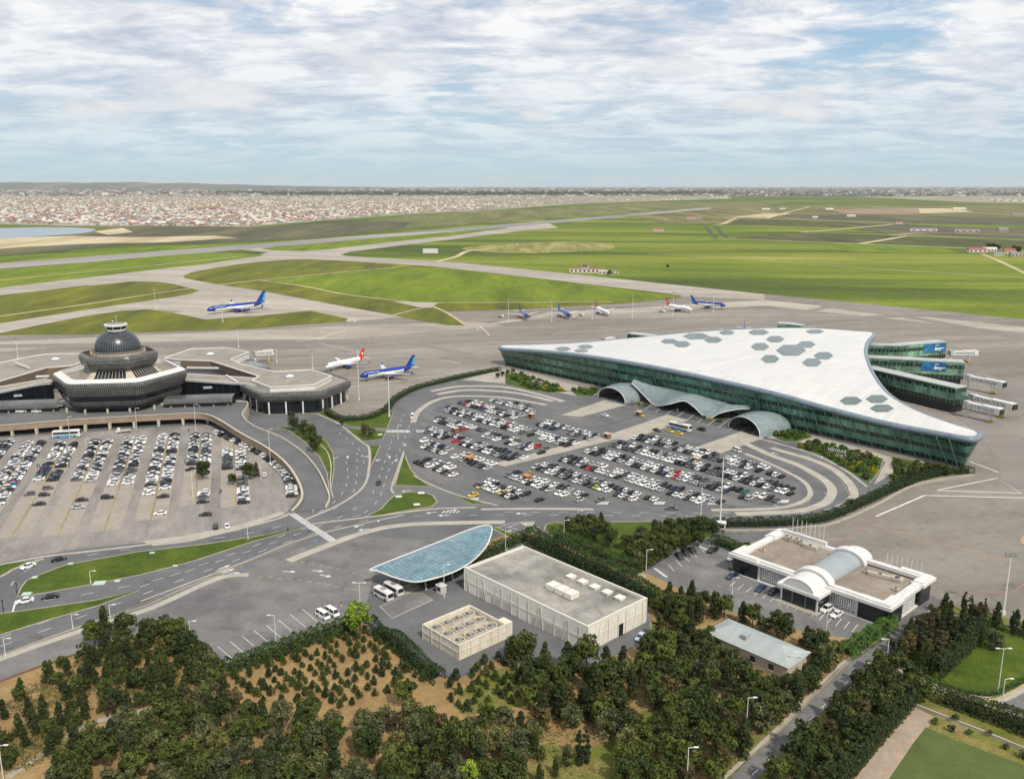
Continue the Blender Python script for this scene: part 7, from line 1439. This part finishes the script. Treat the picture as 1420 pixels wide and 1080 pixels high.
# nursery rows
def nursery(poly, holes, where, group, seed, gu, gv, s0, s1):
    W_ = [G(*p).xy for p in poly]; rg = random.Random(seed); us = sorted(Vector((p.x, p.y, 0)).dot(U) for p in W_); vs = sorted(Vector((p.x, p.y, 0)).dot(V) for p in W_); r = 0; v = vs[-1]
    while v > vs[0]:
        u = us[0] + (r % 2) * gu * .5; k = 0; r += 1
        while u < us[-1]:
            q = UV(u + rg.uniform(-.35, .35), v + rg.uniform(-.35, .35)); u += gu
            if inpoly(q.x, q.y, W_) and rg.random() < .87: k += 1; tree('sapling', q, 'conifer sapling, %s from left, %s row from the top, %s' % (nth(k), nth(r), where), group, rg.uniform(s0, s1), rg.uniform(.85, 1.25))
        v -= gv
nursery([(318, 938), (335, 925), (400, 898), (480, 874), (522, 876), (550, 898), (604, 944), (560, 962), (500, 975), (470, 985), (400, 980), (330, 968)], (), 'sandy nursery left', 'conifer saplings of the left nursery', 5, 2.75, 2.9, .85, 1.3)
nursery([(608, 955), (640, 935), (690, 912), (730, 925), (735, 950), (700, 985), (640, 990)], (), 'sandy nursery right', 'conifer saplings of the right nursery', 6, 2.9, 3.3, .95, 1.4)
# hedges: one leafy body each
def hedge(name, px, wd, h, mat, label, cat='hedge', leaf=.26, dens=11, peaks=0.0, seed=0, z=0.0):
    rg = np.random.default_rng(seed + len(px)); ln = line(px, len(px) > 2, 6); P_, N_, T_ = [], [], []; o = ln[len(ln) // 2].copy(); core = MB(); rs = []
    for a, c in zip(ln, ln[1:]):
        L_ = (c - a).length; d = (c - a).normalized(); nn = np.array([-d.y, d.x, 0]); n = max(4, int(L_ * (2 * h + wd) * dens)); t = rg.uniform(0, 1, n); base = np.array(a) + np.outer(t * L_, np.array(d))
        face = rg.choice(3, n, p=[h / (2 * h + wd), wd / (2 * h + wd), h / (2 * h + wd)]); f = rg.uniform(0, 1, n); s = (base[:, 0] * .8 + base[:, 1] * .5)
        hh = h * (1 + .10 * np.sin(s * 1.1) + .08 * np.sin(s * 2.7 + 1) + peaks * np.abs(np.sin(s * .9 + 2 * np.sin(s * .31))) ** 3)
        off = np.where(face == 0, -wd / 2, np.where(face == 2, wd / 2, (f - .5) * wd)); zz = np.where(face == 1, hh, f ** .8 * hh); off = off * (1 - .35 * np.clip(zz / hh, 0, 1) ** 2 * (peaks > 0)) + rg.normal(0, .1, n)
        P_.append(base + np.outer(off, nn) + np.outer(zz + rg.normal(0, .1, n), [0, 0, 1])); N_.append(np.where((face == 1)[:, None], [[0, 0, 1.0]], np.outer(np.sign(off), nn) + [[0, 0, .35]])); T_.append(np.clip(.45 + .3 * np.sin(s * 1.9) * np.sin(s * .7 + zz) , 0, 1))
    me = leaves(name, np.concatenate(P_) - np.array(o), np.concatenate(N_), leaf, np.concatenate(T_), mat, rg); ob = bpy.data.objects.new(name, me); C.objects.link(ob); ob.location = o + Vector((0, 0, z)); tag(ob, label, cat)
    tr = list(ln)
    for q in (0, -1):
        e = tr[q].copy()
        while len(tr) > 2 and (tr[q] - e).length < 1.6: tr.pop(q)
    if len(ln) == 2 or len(tr) == 2: a, c = ln[0], ln[-1]; L_ = (c - a).length; tr = [a.lerp(c, 1.6 / L_), c.lerp(a, 1.6 / L_)]
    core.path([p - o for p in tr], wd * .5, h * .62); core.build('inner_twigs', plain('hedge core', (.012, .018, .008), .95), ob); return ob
hedge('hedge', [(452, 571), (462, 579), (478, 583.5), (505, 582), (525, 576), (538, 568), (548, 556), (575, 541), (620, 529), (660, 520), (694, 514)], 2.8, 2.4, lf_hedge, 'long dark hedge curving round the upper left of the main car park')
hedge('hedge', [(948, 729), (1000, 729.5), (1060, 728.5), (1110, 726), (1150, 719), (1195, 700), (1240, 679), (1290, 661), (1348, 655)], 3.2, 2.6, lf_hedge, 'long dark hedge along the right loop to the terminal tip')
hedge('hedge', [(577, 819), (610, 804), (660, 780), (700, 760), (738, 744)], 3.6, 2.6, lf_hedge, 'uneven hedge between the glass canopy and the plant building', peaks=.35)
hedge('tree_belt', [(735, 752), (790, 778), (850, 806), (905, 834), (935, 850)], 6.0, 4.2, lf_hedge, 'thick tall tree belt behind the plant building', 'tree belt', .36, 8, .4)
hedge('hedge', [(760, 744), (800, 760), (850, 779), (888, 792)], 5.0, 2.4, lf_hedge, 'low loose shrub belt under the wide lawn', leaf=.32, dens=8, peaks=.5)
hedge('hedge', [(307, 938), (330, 927), (400, 901), (455, 881), (492, 871)], 4.0, 2.8, lf_hedge, 'clipped conifer hedge along the forecourt parking bays', leaf=.32, dens=9, peaks=.3)
hedge('hedge', [(220, 885), (262, 905), (302, 938)], 5.2, 3.6, lf_pine, 'dense hedge along the left forecourt edge', leaf=.34, dens=8, peaks=.35)
hedge('hedge', [(512, 874), (545, 893), (575, 920), (612, 948)], 4.0, 3.0, lf_hedge, 'conifer hedge from the bright green tree down to the yard', leaf=.32, dens=9, peaks=.4)
hedge('hedge', [(1168, 914), (1200, 893), (1236, 868)], 4.2, 3.2, lf_bright, 'bright green hedge at the right corner of the pavilion', leaf=.28, dens=10, peaks=.12)
hedge('hedge', [(1296, 968), (1350, 988), (1420, 1016), (1500, 1050)], 4.4, 3.4, lf_dark, 'broad dark hedge along the garden path at lower right', leaf=.32, dens=9, peaks=.2)
hedge('cypress_screen', [(1160, 1095), (1215, 1030), (1272, 968)], 2.4, 4.6, lf_dark, 'tall cypress screen beside the dusty path', 'hedge', .3, 11, .25)
hedge('cypress_screen', [(1296, 942), (1330, 912), (1366, 878)], 2.4, 5.2, lf_dark, 'tall cypress screen on the upper side of the garden lawn', 'hedge', .3, 11, .25)
hedge('hedge', [(1250, 922), (1296, 946), (1345, 961), (1376, 964), (1400, 955), (1450, 925)], 1.4, .8, lf_bright, 'low clipped hedge round the garden lawn', leaf=.18, dens=16)
hedge('hedge', [(982, 752), (1005, 757), (1030, 768)], 4.0, 2.6, lf_hedge, 'dark hedge behind the far corner of the pavilion car park', leaf=.32, dens=9, peaks=.3)
hedge('hedge', [(930, 742), (945, 733), (975, 732), (1000, 742)], 4.0, 2.6, lf_hedge, 'dark bushy hedge left of the guard hut', leaf=.32, dens=9, peaks=.4)
hedge('hedge', [(860, 795), (885, 793), (915, 775), (938, 757)], 2.2, 1.4, lf_pine, 'ragged hedge on the bank of the pavilion car park', leaf=.28, dens=10, peaks=.5)
# planting before the terminal
def bed(poly, gap, seed, where, mix, s0=.8, s1=1.3): plant(fill(poly, gap, seed), mix, where, 'shrubs ' + where, s0, s1)
bed([(704, 521), (722, 522), (752, 532), (782, 542), (765, 544), (735, 540)], 3.2, 21, 'bed with the left letters', [('shrub', 4), ('oliveshrub', 2), ('yellowshrub', 1)], 1.6, 2.4); bed([(794, 543), (808, 539), (829, 542), (820, 548)], 2.8, 22, 'small bed by the left dome', [('shrub', 3), ('yellowshrub', 1)], 1.5, 2.1)
bed([(1072, 604), (1090, 598), (1122, 606), (1103, 611)], 2.4, 23, 'bed right of the right dome', [('shrub', 3), ('oliveshrub', 1), ('yellowshrub', 1)], 1.3, 1.9); bed([(1108, 620), (1127, 614), (1150, 620), (1218, 638), (1215, 651), (1204, 666), (1182, 654), (1145, 632)], 2.8, 24, 'bed with the right letters', [('shrub', 4), ('oliveshrub', 2), ('yellowshrub', 1)], 1.4, 2.2)
bed([(1240, 640), (1318, 652), (1340, 653), (1262, 668), (1236, 674)], 3.4, 25, 'bed under the terminal tip', [('oliveshrub', 3), ('shrub', 1)], 1.3, 1.9); bed([(1290, 1003), (1304, 990), (1420, 1040), (1420, 1052), (1330, 1018)], 3.0, 26, 'scrub above the playing field', [('oliveshrub', 3), ('shrub', 1)], .8, 1.3)
for px, py, lab in ((885, 561, 'left flower bed with yellow shrubs on the plaza'), (986, 583, 'right flower bed with yellow shrubs on the plaza')):
    for k in range(3): tree('yellowshrub' if k == 1 else 'shrub', G(px + (k - 1) * 11, py + (k - 1) * 2.4), ('left', 'middle', 'right')[k] + ' shrub of the ' + lab.split(' with')[0] + ' on the plaza', 'plaza shrubs', 1.6, .8)
b_ = MB(); b_.path([UV(-94.5 + 0, 150), UV(-94.5, 151)], .1, .1)
w_ = thing('garden_wall', 'low pale wall between the broad hedge and the scrub bank', 'wall', G(1340, 1006)); q = MB(); q.path([G(*p) - w_.location for p in ((1266, 978), (1296, 990), (1360, 1015), (1440, 1048))], .35, .6); q.build('wall', m_beige, w_); q = MB(); q.path([G(*p) - w_.location + Vector((0, 0, .6)) for p in ((1266, 978), (1296, 990), (1360, 1015), (1440, 1048))], .5, .1); q.build('coping', m_pave, w_)
w_ = thing('roadside_kerb_wall', 'thin dark edging wall between the left pavement and the sand', 'wall', G(80, 916)); q = MB(); q.path([G(*p) - w_.location for p in ((-40, 960), (0, 946), (53, 926), (105, 908))], .3, .5); q.build('wall', m_t2brown, w_); q = MB(); q.path([G(*p) - w_.location + Vector((0, 0, .5)) for p in ((-40, 960), (0, 946), (53, 926), (105, 908))], .4, .06); q.build('coping', m_t2brown, w_)
w_ = thing('retaining_wall', 'long pale kerb wall along the apron side of the right hedge', 'wall', G(1200, 708)); q = MB(); L_ = ((985, 737), (1060, 737), (1115, 733), (1160, 726), (1215, 702), (1270, 674), (1350, 660)); q.path([p - w_.location for p in line(L_)], .6, .7); q.build('wall', m_kerb, w_); q = MB(); q.path([p - w_.location + Vector((0, 0, .7)) for p in line(L_)], .75, .1); q.build('coping', m_band, w_)

# ================================================================ far buildings and the town
rh = random.Random(9)
def building(name, px, py, size, rz, label, wall, roofm, h=4.0, wins=4, cat='building', gable=True, group=None):
    t = thing(name, label, cat, G(px, py), rz, group); L_, D = size; b = MB(); b.box((0, 0, h / 2), (L_, D, h)); b.build('wall', wall, t); b = MB()
    if gable: b.add([(-L_ / 2 - .4, -D / 2 - .4, h), (L_ / 2 + .4, -D / 2 - .4, h), (L_ / 2 + .4, D / 2 + .4, h), (-L_ / 2 - .4, D / 2 + .4, h), (-L_ / 2 - .2, 0, h + D * .28), (L_ / 2 + .2, 0, h + D * .28)], [(0, 1, 5, 4), (2, 3, 4, 5), (0, 4, 3), (1, 2, 5), (3, 2, 1, 0)])
    else: b.box((0, 0, h + .3), (L_ + .6, D + .6, .6))
    b.build('roof', roofm, t)
    for k in range(wins): b = MB(); b.box((-L_ / 2 + L_ * (k + .5) / wins, -D / 2 - .03, h * .5), (L_ / wins * .45, .1, h * .42)); b.build('window', m_dglass, t)
    return t
m_rtile = plain('red roof tile', (.30, .10, .075), .8); m_far_wht = plain('far white wall', (.60, .56, .49), .8); m_mar = plain('maroon roof', (.18, .05, .05), .8); m_gry = plain('grey roof', (.20, .20, .21), .8); m_far_beige = plain('far beige wall', (.42, .37, .30), .8); m_pink = plain('salmon block', (.52, .33, .24), .8)
t = building('fire_station', 814, 378, (46, 12), R(-10), 'white fire station with open dark bays and a red trimmed roof on the grass', m_far_wht, m_rtile, 5.5, 8, 'fire station', False)
b = MB(); b.box((-3, 2, 8), (9, 7, 4)); q = b.build('watch_room', m_far_wht, t); b = MB(); b.box((-3, 2, 10.3), (10, 8, .6)); b.build('roof_trim', m_rtile, q); b = MB(); b.box((-3, -1.55, 8.3), (7.5, .1, 1.8)); b.build('window', m_dglass, q)
building('outbuilding', 838, 380, (16, 8), R(-10), 'small white outbuilding right of the fire station', m_far_wht, m_far_wht, 4, 3, 'building', False); building('outbuilding', 853, 379, (9, 6), R(-10), 'tiny white hut farthest right of the fire station', m_far_wht, m_gry, 3.5, 2, 'building', False)
for i, (px, py, s, c, lab) in enumerate(((1354, 350, (30, 12), 0, 'white farm house with pink red roof by the right edge'), (1372, 349, (22, 10), 1, 'white farm house in the middle of the right edge cluster'), (1399, 352, (18, 14), 0, 'tall red roofed house of the right edge cluster'), (1410, 356, (24, 9), 2, 'low grey roofed barn of the right edge cluster'), (1384, 355, (14, 8), 2, 'small grey roofed shed of the right edge cluster'), (1340, 322.5, (60, 10), 2, 'long low dark barn beyond the right pastures'), (1280, 320.5, (70, 9), 2, 'long roofless barn left of the other dark barn'), (1390, 321, (22, 18), 2, 'dark rounded shed beyond the right pastures'), (1246, 311, (20, 12), 0, 'small reddish house at the bend of the track'), (1062, 291.5, (36, 12), 1, 'white shed beyond the upper track'), (1085, 291, (26, 10), 1, 'smaller white shed beyond the upper track'),
      (1130, 303, (18, 10), 1, 'small white house left below the ploughed field'), (1150, 291.5, (36, 14), 1, 'white house left beside the ploughed field'), (1180, 301, (30, 10), 1, 'white shed under the ploughed field'), (958, 303.5, (30, 14), 0, 'white farm house beside the runway end'), (970, 304, (24, 12), 2, 'grey shed right of the runway end farm house'), (913, 321, (26, 14), 0, 'small brick ruin on the open pasture'), (1410, 299, (40, 16), 2, 'dark roofed sheds at the far right'), (1330, 291, (60, 16), 1, 'long white wall building at the end of the ploughed field'), (1405, 279.5, (260, 40), 3, 'very long blue grey greenhouse at the far right'), (1385, 277, (260, 30), 3, 'second long greenhouse behind at the far right'), (890, 271, (420, 60), 3, 'long pale warehouse before the skyline'), (1000, 275, (160, 40), 1, 'bright white depot beyond the runway end'), (930, 277.5, (140, 40), 1, 'white depot left beyond the runway end'))):
    building('farm_building', px, py, s, R(rh.uniform(-12, 5)), lab, (m_far_beige if c == 2 and i % 2 else m_far_wht), (m_rtile, m_far_wht, m_gry, m_zinc)[c], 5 if s[0] < 100 else 9, 4, 'building', s[0] < 100)
for i, (px, py) in enumerate(((1371, 347.5), (1377, 347.5), (1383, 348.5), (1405, 350), (1412, 351))): tree('pine', G(px, py), '%s dark tree from left among the right edge farm houses' % WORD[i + 1], 'trees of the right edge farm', 2.0)
tree('pine', G(926, 372), 'lone dark bush on the pasture right of the fire station', None, .9); tree('shrub', G(845, 381), 'green bushes between the fire station huts', None, 4.5)
# the town: every house a box with a ridged or hipped roof; the nearest ranks are individual things
TOWNPOLY = [(-60, 312), (0, 310), (110, 313), (330, 315), (450, 305), (560, 297), (690, 289.5), (800, 282.5), (900, 278.5), (1005, 275.5), (1005, 270.5), (560, 274), (300, 275), (-60, 272)]
HW, HR = [], []
def house_mesh(L_, D, h, rm, wm, hip):
    b = MB(); b.box((0, 0, h / 2), (L_, D, h), 0, 0); k = L_ * .28 if hip else -.3; e = .5
    b.add([(-L_ / 2 - e, -D / 2 - e, h), (L_ / 2 + e, -D / 2 - e, h), (L_ / 2 + e, D / 2 + e, h), (-L_ / 2 - e, D / 2 + e, h), (-L_ / 2 + k, 0, h + D * .3), (L_ / 2 - k, 0, h + D * .3)], [(0, 1, 5, 4), (2, 3, 4, 5), (0, 4, 3), (1, 2, 5)], 1); return b, [wm, rm]
ROOFS = [('red', m_rtile), ('maroon', m_mar), ('grey', m_gry), ('white', m_far_wht), ('pink', plain('pinkish roof', (.36, .20, .16), .8)), ('green', plain('green roof', (.12, .2, .15), .8)), ('blue', plain('blue roof', (.15, .25, .38), .8))]
PROTO = []
for rn, rm in ROOFS:
    for wn, wm in (('white', m_far_wht), ('beige', m_far_beige)):
        for sz in ((11, 9, 4.5), (15, 10, 6.5)): b, ms = house_mesh(*sz, rm, wm, rh.random() < .6); PROTO.append((rn, wn, sz, b.mesh('house', ms)))
WTS = [w for rn, _ in ROOFS for w in [dict(red=3, maroon=2.4, grey=4, white=8, pink=2.5, green=1, blue=.5)[rn]] * 4]
def town():
    pos = []; x = -60.0
    lower = lambda px: next(y0 + (y1 - y0) * (px - x0) / (x1 - x0) for (x0, y0), (x1, y1) in zip(TOWNPOLY[:10], TOWNPOLY[1:10]) if x0 <= px <= x1)
    # four street ranks along the near edge of the town
    for r in range(4):
        px = -6.0; k = 0
        while px < 560 and k < 74:
            p = G(px + rh.uniform(-1, 1), lower(px) - .4, 0); p.y += 20 + r * 30 + rh.uniform(-4, 4); k += 1; rn, wn, sz, me = rh.choices(PROTO, WTS)[0]
            o = inst(me, 'house', None, p, rh.uniform(-.3, .3) + rh.choice((0, 1.57))); tag(o, '%s walled house with %s roof, %s from left, %s street rank of the town' % (wn, rn, nth(k), WORD[r + 1]), 'house', 'houses on the near edge of the town'); px += 7.0 + rh.uniform(-.6, .6)
    mats = [m for _, m in ROOFS] + [m_far_beige]; b = MB(); W_ = [G(*p).xy for p in TOWNPOLY]
    n = 0
    while n < 3900:
        px, py = rh.uniform(-30, 1005), 271 + 44 * rh.random() ** 1.0; p = G(px, py)
        if not inpoly(px, py, TOWNPOLY): continue
        if rh.random() > min(1.0, .3 + (p.length / 8000) ** 1.5) or (math.sin(px * .05 + py * .8) + math.sin(px * .021 - py * 1.7)) > .95: continue
        if px > 640 and rh.random() < min(.92, .35 + (px - 640) / 300): continue
        if p.y < G(px, lower(px)).y + 140 and px < 560: continue
        L_, D, h = rh.uniform(9, 18), rh.uniform(8, 12), rh.uniform(3.5, 7.5); rz = rh.uniform(-.3, .3) + rh.choice((0, 1.57)); ri = rh.choices(range(7), [3, 2.4, 4, 8, 2.5, 1, .6])[0]; ca, sa = math.cos(rz), math.sin(rz); wmi = 3 if rh.random() < .72 else 7
        b.box((p.x, p.y, h / 2), (L_, D, h), rz, wmi); V_ = []
        for x_, y_, z_ in ((-L_ / 2 - .5, -D / 2 - .5, h), (L_ / 2 + .5, -D / 2 - .5, h), (L_ / 2 + .5, D / 2 + .5, h), (-L_ / 2 - .5, D / 2 + .5, h), (-L_ / 4, 0, h + D * .3), (L_ / 4, 0, h + D * .3)): V_.append((p.x + x_ * ca - y_ * sa, p.y + x_ * sa + y_ * ca, z_))
        b.add(V_, [(0, 1, 5, 4), (2, 3, 4, 5), (0, 4, 3), (1, 2, 5)], ri); n += 1
    rg = np.random.default_rng(8); px = rg.uniform(-30, 1005, 9000); py = rg.uniform(271, 315, 9000); k_ = [i for i in range(9000) if inpoly(px[i], py[i], TOWNPOLY) and rg.random() < .25 + (G(px[i], py[i]).length / 9000) ** 1.5]; Q = np.array([G(px[i], py[i]) for i in k_]); Q[:, 2] = rg.uniform(1, 5, len(Q)); Q = np.repeat(Q, 5, 0) + rg.normal(0, 2.2, (len(Q) * 5, 3)) * [1, 1, .6]
    tw = bpy.data.objects.new('town_trees', leaves('town_trees', Q, np.tile([0, -.3, 1.0], (len(Q), 1)), 2.6, np.full(len(Q), .5), lf_olive, rg)); C.objects.link(tw); tw['kind'] = 'stuff'; tw['label'] = 'scattered garden greenery among the distant town houses'; tw['category'] = 'greenery'
    o = b.build('town_houses', mats); o['kind'] = 'stuff'; o['label'] = 'mass of small red and white houses of the distant town'; o['category'] = 'town'
    mats2 = [m_far_wht, m_far_beige, m_gry, m_mar, m_pink]; b = MB()
    for _ in range(6500):
        py = 259 + 13 * rh.random() ** .8; px = rh.uniform(-60, 1480)
        if py > 268 and 360 < px < 960 and rh.random() < .9: continue
        if py > 267 and px > 1000 and rh.random() < .5: continue
        p = G(px, py); s = 1 + p.length / 16000; L_, D, h = rh.uniform(12, 40) * s, rh.uniform(10, 24) * s, rh.uniform(5, 13) * (1 + (rh.random() < .08) * 1.5); b.box((p.x, p.y, h / 2), (L_, D, h), rh.uniform(-.5, .5), rh.choices((0, 1, 2, 3), (3, 3, 5, 1.2))[0])
    o = b.build('far_city', mats2); o['kind'] = 'stuff'; o['label'] = 'far off city buildings fading along the skyline'; o['category'] = 'city'
    for i in range(11):
        building('apartment_block', 266 + i * 3.6, 292.5 - i * .12, (11, 9), R(5), 'salmon apartment block, %s from left of the group rising above the town' % nth(i + 1), m_pink, m_pink, 17, 3, 'apartment block', False, 'salmon apartment blocks')
    for i, (px, py, w_, h) in enumerate(((203, 262, 150, 60), (372, 260.5, 170, 55), (392, 260.5, 170, 70), (406, 260.5, 190, 62), (428, 260.8, 160, 48), (290, 262.5, 60, 45))):
        building('tower_block', px, py, (w_, 60), R(4), 'pale tower block, %s from left on the far skyline' % nth(i + 1), m_far_wht if i != 3 else m_far_beige, m_gry, h, 5, 'tower block', False, 'tower blocks on the skyline')
    # far woods, read as one dark mass
    rg = np.random.default_rng(4); n = 26000; px = rg.uniform(300, 1000, n); py = 265.8 + rg.uniform(0, 1, n) * (5.2 - np.abs(px - 620) / 140); px2 = rg.uniform(-60, 1480, 14000); py2 = rg.uniform(259.5, 272, 14000); keep = py2 < 273; px = np.concatenate([px, px2[keep]]); py = np.concatenate([py, py2[keep]])
    P_ = np.array([G(a, c) for a, c in zip(px, py)]); P_[:, 2] = rg.uniform(2, 9, len(P_)); me = leaves('far_woods', P_, np.tile([0, -.6, 1.0], (len(P_), 1)), 11.0, np.full(len(P_), .4), lf_dark, rg); o = bpy.data.objects.new('far_woods', me); C.objects.link(o); o['kind'] = 'stuff'; o['label'] = 'dark band of far off woods before the skyline'; o['category'] = 'woods'
town()
# ================================================================ the air
def haze():
    b = MB(); x, y0, y1, z0, z1 = 50000, -3000, 60000, -2.0, 330; V_ = [(sx * x, y, z) for z in (z0, z1) for sx, y in ((-1, y0), (1, y0), (1, y1), (-1, y1))]
    b.add(V_, [(3, 2, 1, 0), (4, 5, 6, 7), (0, 1, 5, 4), (1, 2, 6, 5), (2, 3, 7, 6), (3, 0, 4, 7)])
    m = bpy.data.materials.new('haze'); m.use_nodes = True; nt = m.node_tree; nt.nodes.clear(); v = nt.nodes.new('ShaderNodeVolumePrincipled'); v.inputs['Color'].default_value = (.90, .97, 1.0, 1); v.inputs['Density'].default_value = 1.7e-5; v.inputs['Anisotropy'].default_value = 0.0
    o = nt.nodes.new('ShaderNodeOutputMaterial'); nt.links.new(v.outputs[0], o.inputs['Volume']); q = b.build('haze', m); q['kind'] = 'stuff'; q['label'] = 'thin blue haze over the whole plain'; q['category'] = 'haze'
haze()
